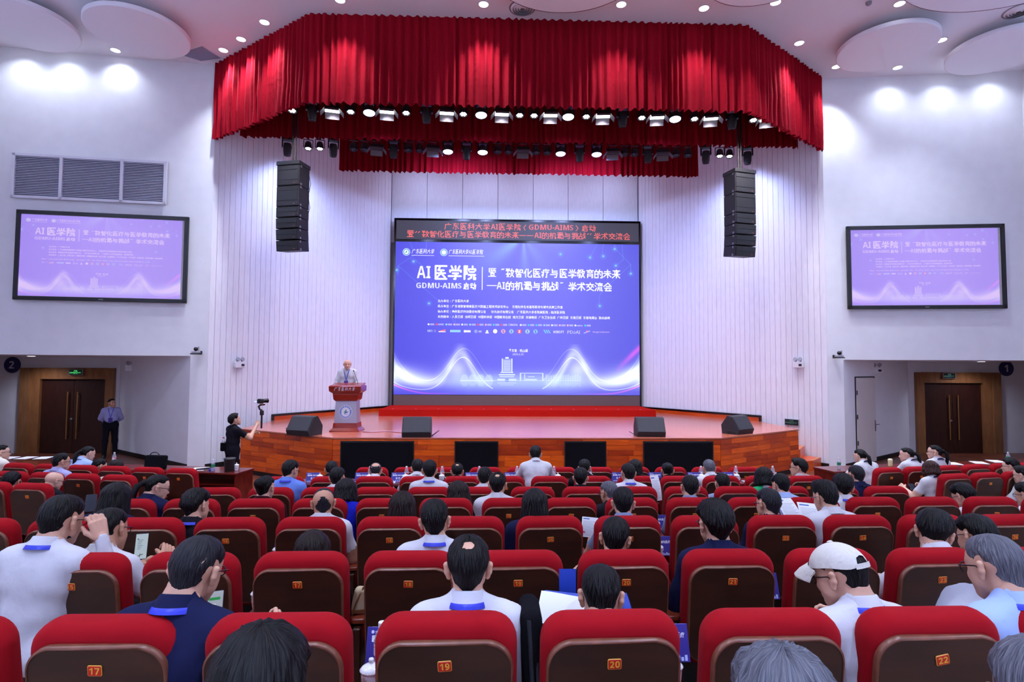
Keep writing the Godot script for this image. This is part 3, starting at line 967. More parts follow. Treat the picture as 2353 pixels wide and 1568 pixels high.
func slide() -> Canvas:
	var W := 1124
	var H := 708
	var cv := Canvas.new(W, H)
	var ns := FastNoiseLite.new()
	ns.frequency = 0.006
	ns.seed = 9
	for y in H:
		var fy := float(y)
		for x in W:
			var fx := float(x)
			var e := absf(fx - 562.0) / 562.0
			var k := 0.5 + 0.5 * cos(e * 2.2) * (1.0 - fy / 1500.0)
			var r := 0.26 + 0.20 * k
			var g := 0.24 + 0.20 * k
			var b := 0.86 + 0.14 * k
			var rt := smoothstep(300.0, 1000.0, fx)
			r += 0.05 * rt; g += 0.06 * rt
			if fy < 220.0:   # light falling from the top edge
				var dx := fx - 585.0
				var a := atan2(dx, fy + 30.0)
				var ray := 0.6 * exp(-pow((a + 0.95) / 0.3, 2.0)) + 0.35 * exp(-pow((a - 0.05) / 0.16, 2.0)) + 0.2 * exp(-pow((a - 0.6) / 0.25, 2.0))
				var i := ray * exp(-Vector2(dx, fy).length() / 130.0) * 1.1
				r += 0.25 * i; g += 0.55 * i; b += 0.15 * i
			if fy > 470.0:   # ribbons of light
				var m := fx if fx < 562.0 else 1124.0 - fx
				var yc := 655.0 - 140.0 * exp(-pow((m - 300.0) / 62.0, 2.0)) - 95.0 * exp(-m / 48.0)
				var dy := fy - yc
				var w := 34.0 if dy < 0.0 else 26.0
				var i := 0.0
				if m < 450.0:
					i = 0.6 * exp(-pow(dy / w, 2.0)) * (0.55 + 0.45 * exp(-pow((m - 40.0) / 120.0, 2.0)) + 0.35 * exp(-pow((m - 310.0) / 70.0, 2.0)))
					i *= clampf((450.0 - m) / 90.0, 0.0, 1.0)
					i += 0.5 * exp(-pow((fy - (690.0 - 155.0 * exp(-pow((m - 312.0) / 85.0, 2.0)) - 40.0 * exp(-m / 60.0))) / 2.2, 2.0))
					i += 0.35 * exp(-pow((fy - (668.0 - 172.0 * exp(-pow((m - 318.0) / 95.0, 2.0)) - 150.0 * exp(-m / 70.0))) / 1.8, 2.0))
				i += 0.95 * exp(-pow((fy - 612.0) / 40.0, 2.0)) * exp(-m / 95.0) + 0.6 * exp(-pow((m - 285.0) / 52.0, 2.0) - pow((fy - 585.0) / 44.0, 2.0)) + 0.35 * exp(-pow((fy - 650.0) / 30.0, 2.0)) * smoothstep(420.0, 120.0, m)
				var glow_i := 0.75 * exp(-pow((fy - 648.0) / 42.0, 2.0)) * clampf((m - 180.0) / 160.0, 0.0, 1.0)
				r += 0.62 * i + 0.35 * glow_i; g += 0.68 * i + 0.48 * glow_i; b += 0.2 * i + 0.1 * glow_i
				var pk := exp(-pow((fy - (702.0 - 40.0 * pow(clampf(1.0 - m / 170.0, 0.0, 1.0), 2.0))) / 3.0, 2.0)) * clampf(1.0 - m / 300.0, 0.0, 1.0)
				if fx > 1000.0: pk += 0.8 * exp(-pow((fy - (585.0 - (fx - 1020.0) * 0.95)) / 16.0, 2.0)) * clampf((fx - 1010.0) / 80.0, 0.0, 1.0)
				r += 0.6 * pk; g += 0.05 * pk; b += 0.1 * pk
			var o := (y * W + x) * 3
			cv.d[o] = r; cv.d[o + 1] = g; cv.d[o + 2] = b
	# network nodes and links
	var cy := Color(0.5, 0.82, 1.0)
	for l in [[64, 0, 80, 40], [140, 0, 140, 28], [140, 28, 12, 112], [12, 112, 12, 158], [12, 112, 130, 215], [90, 85, 140, 125], [130, 215, 250, 320], [250, 320, 276, 390], [276, 390, 278, 500 - 220], [1010, 0, 1012, 20], [1012, 20, 1085, 95], [1085, 95, 1085, 140], [1045, 0, 1050, 74], [1050, 74, 1015, 101], [960, 0, 954, 16], [954, 16, 952, 57], [930, 0, 895, 64], [1085, 95, 985, 190], [985, 190, 940, 240], [940, 240, 936, 290]]:
		cv.line(Vector2(l[0], l[1]), Vector2(l[2], l[3]), 0.8, cy, 0.45)
	for p in [[82, 92], [6, 133], [155, 287], [940, 292], [895, 64], [957, 57], [1015, 101], [1085, 138], [758, 50], [1010, 22]]:
		cv.disc(Vector2(p[0], p[1]), 12, cy, 0.25, 12); cv.disc(Vector2(p[0], p[1]), 5, cy, 0.95, 2)
	var wh := Color(1, 1, 1)
	# emblems with calligraphic names
	for e in [[49, 48], [220, 48]]:
		cv.disc(Vector2(e[0], e[1]), 17, wh); cv.disc(Vector2(e[0], e[1]), 15, Color(0.35, 0.66, 0.9)); cv.disc(Vector2(e[0], e[1]), 10.5, wh)
	for k in 3:
		cv.line(Vector2(43 + k * 2, 52 - k * 2), Vector2(52, 42 + k * 4), 1.2, Color(0.2, 0.6, 0.6))
	write(cv, "广东医科大学", 74, 34, 17, Vector2(14, 20), 1.0, wh, 0.25)
	write(cv, "广东医科大学", 243, 34, 15, Vector2(12, 20), 1.0, wh, 0.25)
	latin(cv, "AI", 334, 36, 14, 17, wh)
	write(cv, "医学院", 350, 34, 17, Vector2(13, 20), 1.0, wh, 0.25)
	cv.rect(72, 62, 176, 65, wh, 0.75); cv.rect(242, 62, 405, 65, wh, 0.75)
	# title
	latin(cv, "AI", 98, 113, 62, 57, wh)
	write(cv, "医学院", 177, 112, 66, Vector2(56, 60), 4.6, wh)
	latin(cv, "GDMU-AIMS", 96, 191, 206, 25, wh)
	write(cv, "启动", 310, 190, 32, Vector2(26, 28), 2.3, wh)
	cv.rect(395, 114, 399, 222, wh)
	write(cv, "暨", 425, 121, 41, Vector2(34, 37), 2.2, wh)
	write(cv, "“", 484, 120, 20, Vector2(16, 18), 2.2, wh)
	write(cv, "数智化医疗与医学教育的未来", 507, 122, 41, Vector2(34, 37), 2.7, wh)
	write(cv, "—", 420, 182, 41, Vector2(42, 34), 2.2, wh)
	latin(cv, "AI", 463, 184, 38, 33, wh)
	write(cv, "的机遇与挑战", 507, 183, 41, Vector2(34, 36), 2.7, wh)
	write(cv, "”", 756, 182, 20, Vector2(16, 18), 2.2, wh)
	write(cv, "学术交流会", 795, 184, 41, Vector2(34, 36), 2.7, wh)
	# organisers
	var y0 := 269.0
	for t in ["主办单位：广东医科大学", "承办单位：广东省数智健康医疗大数据工程技术研究中心  东莞社科名家高等教育与城市发展工作室", "协办单位：神州医疗科技股份有限公司   华为技术有限公司  广东医科大学各附属医院、临床医学院", "支持媒体：人民日报 光明日报 中国科学报 中国教育在线 南方日报 羊城晚报 广东卫生在线 广州日报 东莞日报 东莞电视台 数实纵横"]:
		write(cv, t, 195, y0, 13.0, Vector2(10.6, 11.5), 0.85, wh)
		y0 += 24.4
	# partner logos
	var x := 150.0
	for t in [["", 0], ["HUAWEI", 1], ["", 2], ["", 3], ["", 0], ["", 2], ["", 1], ["", 3], ["", 4], ["", 1], ["CINGTA", 0], ["", 0], ["", 4], ["", 4], ["", 2], ["", 0], ["", 3], ["", 3], ["caniao", 0], ["", 4]]:
		var cc: Color = [wh, Color(1, 0.35, 0.5), Color(0.6, 0.9, 1), Color(1, 0.75, 0.85), Color(0.3, 0.85, 0.95)][t[1]]
		if t[0] == "CINGTA":
			latin(cv, t[0], x, 379, 42, 9, wh); x += 52
		elif t[0]:
			cv.disc(Vector2(x + 4, 384), 4.5, cc); latin(cv, t[0], x + 11, 380, 26, 8, wh); x += 45
		else:
			cv.disc(Vector2(x + 4, 384), 4.5, cc); cv.rect(int(x) + 11, 380, int(x) + 30, 388, wh, 0.6); cv.rect(int(x) + 11, 383, int(x) + 30, 385, Color(0.4, 0.4, 0.95), 0.5); x += 36
	latin(cv, "MO", 150, 409, 22, 10, Color(0.85, 0.95, 1)); cv.rect(178, 409, 188, 420, Color(0.5, 0.5, 0.9))
	cv.line(Vector2(202, 417), Vector2(230, 410), 3, Color(1, 0.5, 0.6)); cv.rect(200, 416, 232, 420, wh)
	cv.rect(252, 409, 300, 420, Color(0.6, 0.85, 1)); cv.rect(320, 410, 346, 420, wh, 0.9); cv.disc(Vector2(320, 415), 6, wh)
	cv.disc(Vector2(370, 415), 8, Color(0.6, 0.65, 1)); cv.rect(382, 411, 396, 420, wh, 0.5)
	for k in 7:
		var px := 421.0 + k * 37
		cv.disc(Vector2(px, 414), 10 if k else 5, [wh, wh, Color(1, 0.7, 0.8), Color(0.65, 0.85, 1), Color(1, 0.35, 0.5), Color(0.7, 0.88, 1), Color(0.55, 0.8, 1)][k])
		if k == 0: cv.rect(413, 419, 429, 424, wh)
		if k > 1: cv.line(Vector2(px - 3, 409), Vector2(px + 3, 420), 1.4, Color(0.3, 0.35, 0.8) if k != 4 else wh); cv.line(Vector2(px + 3, 409), Vector2(px - 3, 420), 1.4, Color(0.5, 0.5, 0.9) if k != 4 else wh)
	for k in 3:
		cv.line(Vector2(682 + k * 10, 407), Vector2(690 + k * 10, 420), 2.2, Color(0.5, 0.85, 1))
	latin(cv, "WiNGPT", 724, 408, 50, 13, wh)
	latin(cv, "PDoAI", 790, 408, 58, 15, wh, false)
	cv.line(Vector2(868, 419), Vector2(892, 410), 3, Color(0.7, 0.7, 1)); cv.disc(Vector2(880, 411), 4, Color(1, 0.5, 0.7))
	latin(cv, "DeepConformer", 908, 410, 78, 10, Color(0.95, 0.8, 0.95))
	# place and date
	cv.disc(Vector2(527, 499), 4, wh); cv.line(Vector2(527, 500), Vector2(527, 507), 1.2, wh)
	write(cv, "东莞·松山湖", 534, 497, 12.5, Vector2(10, 12), 0.9, wh)
	latin(cv, "2025.6.29", 538, 516, 50, 9, wh)
	# skyline drawing: tower, halls, sails, and their mirror image
	var sky := Color(0.9, 0.96, 1)
	cv.rect(300, 641, 452, 646, sky, 0.95)
	for k in 4:
		for j in 11:
			var px := 302.0 + k * 37
			var half := 17.0 * sqrt(1.0 - pow(j / 11.0, 2.0))
			cv.line(Vector2(px + 18 - half, 640 - j * 2.4), Vector2(px + 18 + half, 640 - j * 2.4), 0.7, sky, 0.75)
			cv.line(Vector2(px + 18 - half, 648 + j * 2.0), Vector2(px + 18 + half, 648 + j * 2.0), 0.7, sky, 0.3)
	cv.rect(489, 541, 537, 602, sky, 0.35)
	for e in [489, 533]: cv.rect(e, 540, e + 5, 602, sky)
	cv.rect(505, 533, 521, 541, sky)
	for j in 13: cv.rect(497, 548 + j * 4, 529, 550 + j * 4, sky, 0.9)
	for q in [[484, 602, 542, 607], [476, 612, 550, 618], [480, 622, 546, 626], [470, 634, 556, 643]]: cv.rect(q[0], q[1], q[2], q[3], sky, 0.95)
	cv.disc(Vector2(513, 640), 9, Color(0.5, 0.6, 1), 0.8)
	for q in [[470, 650, 556, 656], [480, 660, 546, 664]]: cv.rect(q[0], q[1], q[2], q[3], sky, 0.35)
	for q in [[572, 606, 680, 609], [572, 609, 578, 642], [592, 612, 596, 642], [674, 609, 680, 642], [610, 622, 640, 625], [598, 634, 650, 640]]: cv.rect(q[0], q[1], q[2], q[3], sky, 0.9)
	for k in 15: cv.rect(690 + k * 11, 612 + (k * 7) % 9, 698 + k * 11, 641, sky, 0.4); 
	for k in 15: cv.rect(690 + k * 11, 648, 698 + k * 11, 664 + (k * 5) % 8, sky, 0.2)
	cv.rect(452, 641, 850, 643, sky, 0.9)
	return cv


func screens() -> void:
	var cv := slide()
	var pic := cv.texture()
	# LED wall: black frame, header strip with red lettering, picture, grey base
	var led := thing("led_screen", "huge blue LED screen at the back of the stage with a conference title", "screen", at(0.08, 0, -19.6))
	var s := Soup.new()
	s.slab(8.66, 6.55, 0.22, 0.01, 0.008, at(0, 4.5, -0.13), 2, 1)
	put("frame", s, M.black_gloss, led)
	var base := mat(rgb(96, 78, 74), 0.6)
	s = Soup.new()
	s.box(Vector3(0, 1.44, -0.01), Vector3(8.52, 0.36, 0.03))
	put("base_panel", s, base, led)
	var m := mat(rgb(8, 8, 10), 0.35)
	m.emission_enabled = true
	m.emission = Color.BLACK
	m.emission_texture = pic
	m.emission_energy_multiplier = 1.0
	var q := QuadMesh.new()
	q.size = Vector2(8.52, 5.3)
	put("display", q, m, led, at(0, 4.285, 0.0))
	var hd := Canvas.new(1124, 96, Color(0.24, 0.225, 0.28))  # grey ground puts the room light on the dark panel into its colour
	var red := Color(1.0, 0.42, 0.38)
	var hx := write(hd, "广东医科大学", 222, 12, 35.5, Vector2(29, 31), 1.7, red)
	latin(hd, "AI", hx, 13, 32, 28, red)
	hx = write(hd, "医学院（", hx + 36, 12, 35.5, Vector2(29, 31), 1.7, red)
	latin(hd, "GDMU-AIMS", hx - 2, 13, 206, 27, red)
	hx = write(hd, "）启动", hx + 208, 12, 35.5, Vector2(29, 31), 1.7, red)
	hx = write(hd, "暨“数智化医疗与医学教育的未来——", 50, 53, 34.5, Vector2(29, 31), 1.7, red)
	latin(hd, "AI", hx, 54, 32, 28, red)
	hx = write(hd, "的机遇与挑战”学术交流会", hx + 36, 53, 34.5, Vector2(29, 31), 1.7, red)
	var hm := mat(rgb(20, 19, 22), 0.45)
	hm.emission_enabled = true
	hm.emission = Color.BLACK
	hm.emission_texture = hd.texture()
	var hq := QuadMesh.new()
	hq.size = Vector2(8.5, 0.66)
	put("header_display", hq, hm, led, at(0, 7.36, 0.0))
	var l := AreaLight3D.new()
	l.name = "screen_glow"
	l.area_size = Vector2(8.5, 5.3)
	l.light_color = Color(0.52, 0.52, 1.0)
	l.light_energy = 4.0
	l.area_range = 30
	l.shadow_enabled = true
	l.position = Vector3(0, 4.285, 0.06)
	l.rotation_degrees.y = 180
	led.add_child(l)
	# projection screens on the wing walls
	var im := cv.image()
	var veil := Image.create(im.get_width(), im.get_height(), false, Image.FORMAT_RGBA8)
	veil.fill(Color(0.8, 0.66, 0.97, 0.68))
	im.convert(Image.FORMAT_RGBA8)
	im.blend_rect(veil, Rect2i(0, 0, im.get_width(), im.get_height()), Vector2i.ZERO)
	im.resize(im.get_width() / 2, im.get_height() / 2, Image.INTERPOLATE_BILINEAR)
	var ptex := ImageTexture.create_from_image(im)
	for side in [-1, 1]:
		var yaw: float = rad_to_deg(atan2(0.643, 5.0)) * -side
		var c := Vector3(side * 10.43, 5.25, -14.28 + 0.02)
		var o := thing("projection_screen", "black framed projection screen with purple slide on the wall above door " + ("two" if side < 0 else "one"), "screen", Transform3D(Basis(Vector3.UP, deg_to_rad(yaw)), c))
		s = Soup.new()
		s.box(Vector3(0, 1.05, 0.05), Vector3(3.86, 0.09, 0.07)); s.box(Vector3(0, -1.05, 0.05), Vector3(3.86, 0.09, 0.07))
		s.box(Vector3(-1.885, 0, 0.05), Vector3(0.09, 2.19, 0.07)); s.box(Vector3(1.885, 0, 0.05), Vector3(0.09, 2.19, 0.07))
		put("frame", s, M.black, o)
		s = Soup.new()
		s.box(Vector3(0, 0, 0.03), Vector3(3.7, 2.04, 0.03))
		put("canvas", s, mat(rgb(196, 196, 196), 0.8), o)
		var pq := QuadMesh.new()
		pq.size = Vector2(3.62, 1.99)
		var pmat := mat(rgb(60, 60, 60), 0.8)
		pmat.emission_enabled = true
		pmat.emission = Color.BLACK
		pmat.emission_texture = ptex
		pmat.emission_energy_multiplier = 0.95
		put("projected_picture", pq, pmat, o, at(-0.03, 0, 0.047))
		s = Soup.new()
		s.box(Vector3(0, -1.05, 0.09), Vector3(0.1, 0.02, 0.01))
		put("maker_badge", s, M.metal, o)
		var pl := AreaLight3D.new()
		pl.name = "picture_glow"
		pl.area_size = Vector2(3.6, 2.0)
		pl.light_color = Color(0.72, 0.62, 1.0)
		pl.light_energy = 0.6
		pl.shadow_enabled = true
		pl.position = Vector3(0, 0, 0.1)
		pl.rotation_degrees.y = 180
		o.add_child(pl)

# ------------------------------------------------------------------ stage lighting
var LM := {}

func light_meshes() -> void:
	var s := Soup.new()   # par can: rear shell and front rim
	s.lathe([Vector2(0.0, 0.16), Vector2(0.05, 0.155), Vector2(0.085, 0.11), Vector2(0.1, 0.0), Vector2(0.105, -0.06), Vector2(0.095, -0.06), Vector2(0.09, -0.03)], 18, Transform3D(Basis(Vector3.RIGHT, 0).scaled(Vector3(1, 1, 1))))
	LM.par = s.mesh()
	s = Soup.new()
	for k in 7:
		var a := TAU * k / 6.0
		var r := 0.055 if k < 6 else 0.0
		s.ball(Vector3(r * cos(a), -0.045, r * sin(a)), Vector3(0.025, 0.014, 0.025), 8, 5)
	LM.par_leds = s.mesh()
	s = Soup.new()   # yoke
	s.bar(Vector3(-0.12, -0.02, 0), Vector3(-0.12, 0.2, 0), 0.02, 0.012)
	s.bar(Vector3(0.12, -0.02, 0), Vector3(0.12, 0.2, 0), 0.02, 0.012)
	s.box(Vector3(0, 0.205, 0), Vector3(0.26, 0.014, 0.03))
	s.box(Vector3(0, 0.25, 0), Vector3(0.05, 0.09, 0.04))
	LM.yoke = s.mesh()
	s = Soup.new()   # moving head: base box, arms, head
	s.slab(0.3, 0.1, 0.22, 0.02, 0.01, Transform3D(Basis.IDENTITY, Vector3(0, 0.22, 0)), 3, 2)
	s.box(Vector3(-0.13, 0.08, 0), Vector3(0.035, 0.22, 0.1)); s.box(Vector3(0.13, 0.08, 0), Vector3(0.035, 0.22, 0.1))
	LM.head_base = s.mesh()
	s = Soup.new()
	s.lathe([Vector2(0.06, 0.1), Vector2(0.095, 0.09), Vector2(0.11, 0.0), Vector2(0.105, -0.16), Vector2(0.085, -0.26), Vector2(0.07, -0.262), Vector2(0.066, -0.24), Vector2(0.0, -0.24)].map(func(p): return p), 18)
	LM.head = s.mesh()
	s = Soup.new()   # wash head
	s.lathe([Vector2(0.0, 0.13), Vector2(0.08, 0.12), Vector2(0.14, 0.05), Vector2(0.155, -0.06), Vector2(0.145, -0.08), Vector2(0.14, -0.06)], 20)
	LM.wash = s.mesh()
	s = Soup.new()
	s.lathe([Vector2(0.0, -0.07), Vector2(0.135, -0.066)], 20)
	LM.wash_lens = s.mesh()
	s = Soup.new()   # panel light body
	s.slab(0.36, 0.2, 0.1, 0.01, 0.006, Transform3D(Basis(Vector3.RIGHT, PI / 2), Vector3(0, 0.04, 0)), 2, 1)
	LM.panel = s.mesh()
	s = Soup.new()
	s.box(Vector3(0, -0.012, 0), Vector3(0.33, 0.006, 0.17))
	LM.panel_face = s.mesh()
	LM.flaps = []
	for f in [[Vector3(0, -0.01, 0.1), Vector3(0.33, 0.004, 0.15), Vector3(0.95, 0, 0)], [Vector3(0, -0.01, -0.1), Vector3(0.33, 0.004, 0.15), Vector3(-0.95, 0, 0)], [Vector3(0.18, -0.01, 0), Vector3(0.15, 0.004, 0.18), Vector3(0, 0, -0.95)], [Vector3(-0.18, -0.01, 0), Vector3(0.15, 0.004, 0.18), Vector3(0, 0, 0.95)]]:
		s = Soup.new()
		var b := Basis.from_euler(f[2])
		var dir: Vector3 = b * Vector3(signf(f[0].x), 0, signf(f[0].z))
		s.box(f[0] + dir * 0.075, f[1], b)
		LM.flaps.append(s.mesh())


func stage_lights() -> void:
	light_meshes()
	M.led_white = glow(rgb(246, 248, 255), 7.0)
	M.led_blue = glow(rgb(214, 216, 255), 7.0)
	M.lens_dark = mat(rgb(60, 62, 74), 0.1)
	M.flap = mat(rgb(86, 84, 92), 0.5)
	# P par lit, p par dark, B panel lit, b panel dark, W wash lit, m beam head
	var r1 := [[-5.61, "P"], [-5.14, "m"], [-4.67, "B"], [-4.23, "P"], [-3.79, "W"], [-3.37, "B"], [-2.91, "P"], [-2.42, "m"], [-1.94, "B"], [-1.54, "P"], [-1.11, "W"], [-0.61, "B"], [-0.18, "P"], [0.17, "P"], [0.57, "B"], [1.0, "W"], [1.44, "P"], [1.85, "B"], [2.33, "m"], [2.8, "P"], [3.18, "B"], [3.62, "W"], [4.1, "P"], [4.51, "B"], [5.03, "m"], [5.56, "P"], [5.91, "B"]]
	var r2 := [[-6.51, "m"], [-5.94, "P"], [-5.62, "P"], [-5.25, "m"], [-4.69, "p"], [-4.39, "p"], [-4.06, "b"], [-3.59, "m"], [-3.18, "p"], [-2.87, "p"], [-2.5, "b"], [-2.08, "W"], [-1.56, "m"], [-1.11, "W"], [-0.69, "p"], [-0.39, "p"], [0.02, "b"], [0.39, "p"], [0.7, "p"], [1.08, "W"], [1.62, "m"], [2.1, "W"], [2.56, "b"], [2.9, "p"], [3.18, "p"], [3.56, "m"], [3.99, "b"], [4.36, "p"], [4.7, "p"], [5.22, "m"], [5.62, "P"], [5.9, "P"], [6.42, "m"]]
	_light_row(r1, -13.4, 8.72, "front lighting bar", true)
	_light_row(r2, -15.6, 8.66, "rear lighting bar", false)
	_unseen_sky_bar()

func _unseen_sky_bar() -> void:   # unseen washes behind the last valance, placed to light the back wall
	var s := Soup.new()
	s.tube([Vector3(-4.2, 9.55, -18.3), Vector3(4.2, 9.55, -18.3)], [0.03], 10)
	for x in [-4.0, 0.0, 4.0]: s.tube([Vector3(x, 9.55, -18.3), Vector3(x, CEIL, -18.3)], [0.008], 6)
	tag(put("unseen_backdrop_bar", s, M.black), "unseen black pipe behind the last valance carrying backdrop washes", "bar")
	for x in [-3.3, -1.1, 1.1, 3.3]:
		var o := thing("unseen_backdrop_light", "unseen wash light behind the last valance lighting the wall above the screen", "stage light", at(x, 9.3, -18.3), "unseen backdrop washes")
		put("yoke", LM.yoke, M.black, o)
		var h := Transform3D(Basis(Vector3.RIGHT, 0.9), Vector3.ZERO)
		put("head", LM.wash, M.black, o, h)
		put("lamp_lens", LM.wash_lens, M.led_blue, o, h)
		var l := SpotLight3D.new()
		l.name = "lamp"
		l.spot_angle = 75
		l.spot_angle_attenuation = 0.9
		l.spot_range = 30
		l.light_size = 0.12
		l.light_color = Color(0.74, 0.78, 1.0)
		l.light_energy = 1.6
		l.shadow_enabled = true
		o.add_child(l)
		l.look_at_from_position(o.position + Vector3(0, -0.1, -0.08), Vector3(x, 8.0, -20.0), Vector3.UP)

func _light_row(list: Array, z: float, y: float, bar_name: String, front: bool) -> void:
	var s := Soup.new()
	var half: float = 6.1 if front else 6.7
	s.tube([Vector3(-half, y + 0.32, z), Vector3(half, y + 0.32, z)], [0.03], 10)
	for k in 6:
		var x := -5.5 + 2.2 * k
		s.tube([Vector3(x, y + 0.32, z), Vector3(x, CEIL, z)], [0.006], 6)
	tag(put("lighting_bar", s, M.black), "long black pipe carrying the " + ("first" if front else "second") + " row of stage lights", "bar")
	for e in list:
		var k: String = e[1]
		var o: Node3D
		var tilt: float = -0.42 if front else -0.3
		var yaw: float = -e[0] * 0.05
		var b := Basis(Vector3.UP, yaw)
		var xf := Transform3D(b, Vector3(e[0], y, z))
		var h := Transform3D(Basis(Vector3.RIGHT, tilt * 0.5), Vector3.ZERO)
		if k == "P" or k == "p":
			o = thing("par_light", ("lit" if k == "P" else "unlit") + " black LED par can hanging from the " + bar_name, "stage light", xf, ("lit" if k == "P" else "unlit") + " par cans on the " + bar_name)
			put("yoke", LM.yoke, M.black, o)
			put("can", LM.par, M.black, o, h)
			put("lamp_leds", LM.par_leds, M.led_white if k == "P" else M.lens_dark, o, h)
		elif k == "m":
			o = thing("moving_head_light", "black moving head beam light pointing down from the " + bar_name, "stage light", xf, "beam lights on the " + bar_name)
			put("base", LM.head_base, M.black, o)
			put("head", LM.head, M.grille, o, Transform3D(Basis(Vector3.RIGHT, 0.12), Vector3.ZERO))
		elif k == "W":
			o = thing("wash_light", "round moving wash light glowing bluish white on the " + bar_name, "stage light", xf, "wash lights on the " + bar_name)
			put("base", LM.head_base, M.black, o)
			put("head", LM.wash, M.black, o, h)
			put("lamp_lens", LM.wash_lens, M.led_blue, o, h)
		else:
			o = thing("panel_light", ("lit" if k == "B" else "unlit") + " flat panel light with four barn doors on the " + bar_name, "stage light", xf, ("lit" if k == "B" else "unlit") + " barn door panels on the " + bar_name)
			put("yoke", LM.yoke, M.black, o)
			var body := put("housing", LM.panel, M.black, o, h)
			put("lamp_face", LM.panel_face, M.led_white if k == "B" else M.lens_dark, body)
			for f in LM.flaps:
				put("barn_door", f, M.flap, body)
		if k == "B" or k == "W" or (k == "P" and absf(e[0]) > 5.0):
			var l := SpotLight3D.new()
			l.name = "lamp"
			l.position = Vector3(0, -0.12, 0)
			l.spot_angle = 62 if k != "W" else 78
			l.spot_angle_attenuation = 0.9
			l.spot_range = 40
			l.light_size = 0.12
			l.light_color = Color(1.0, 0.96, 0.98) if k == "B" or front and k == "P" else Color(0.68, 0.74, 1.0)
			l.light_energy = 6.0 if k == "B" else (6.0 if k == "P" or front else 10.0)
			l.shadow_enabled = true
			o.add_child(l)
			var aim := Vector3(e[0] * 0.85, STAGE, z - (2.2 if front else 1.0))
			if k == "W" and not front: aim = Vector3(e[0] * 1.4, 5.0, -19.6)   # wash heads of the rear bar light the back wall
			if k == "P" and not front: aim = Vector3(signf(e[0]) * 6.7, 6.3, -16.6)   # these cans face the slatted wall
			l.look_at_from_position(o.position + Vector3(0, -0.12, 0), aim, Vector3.UP)


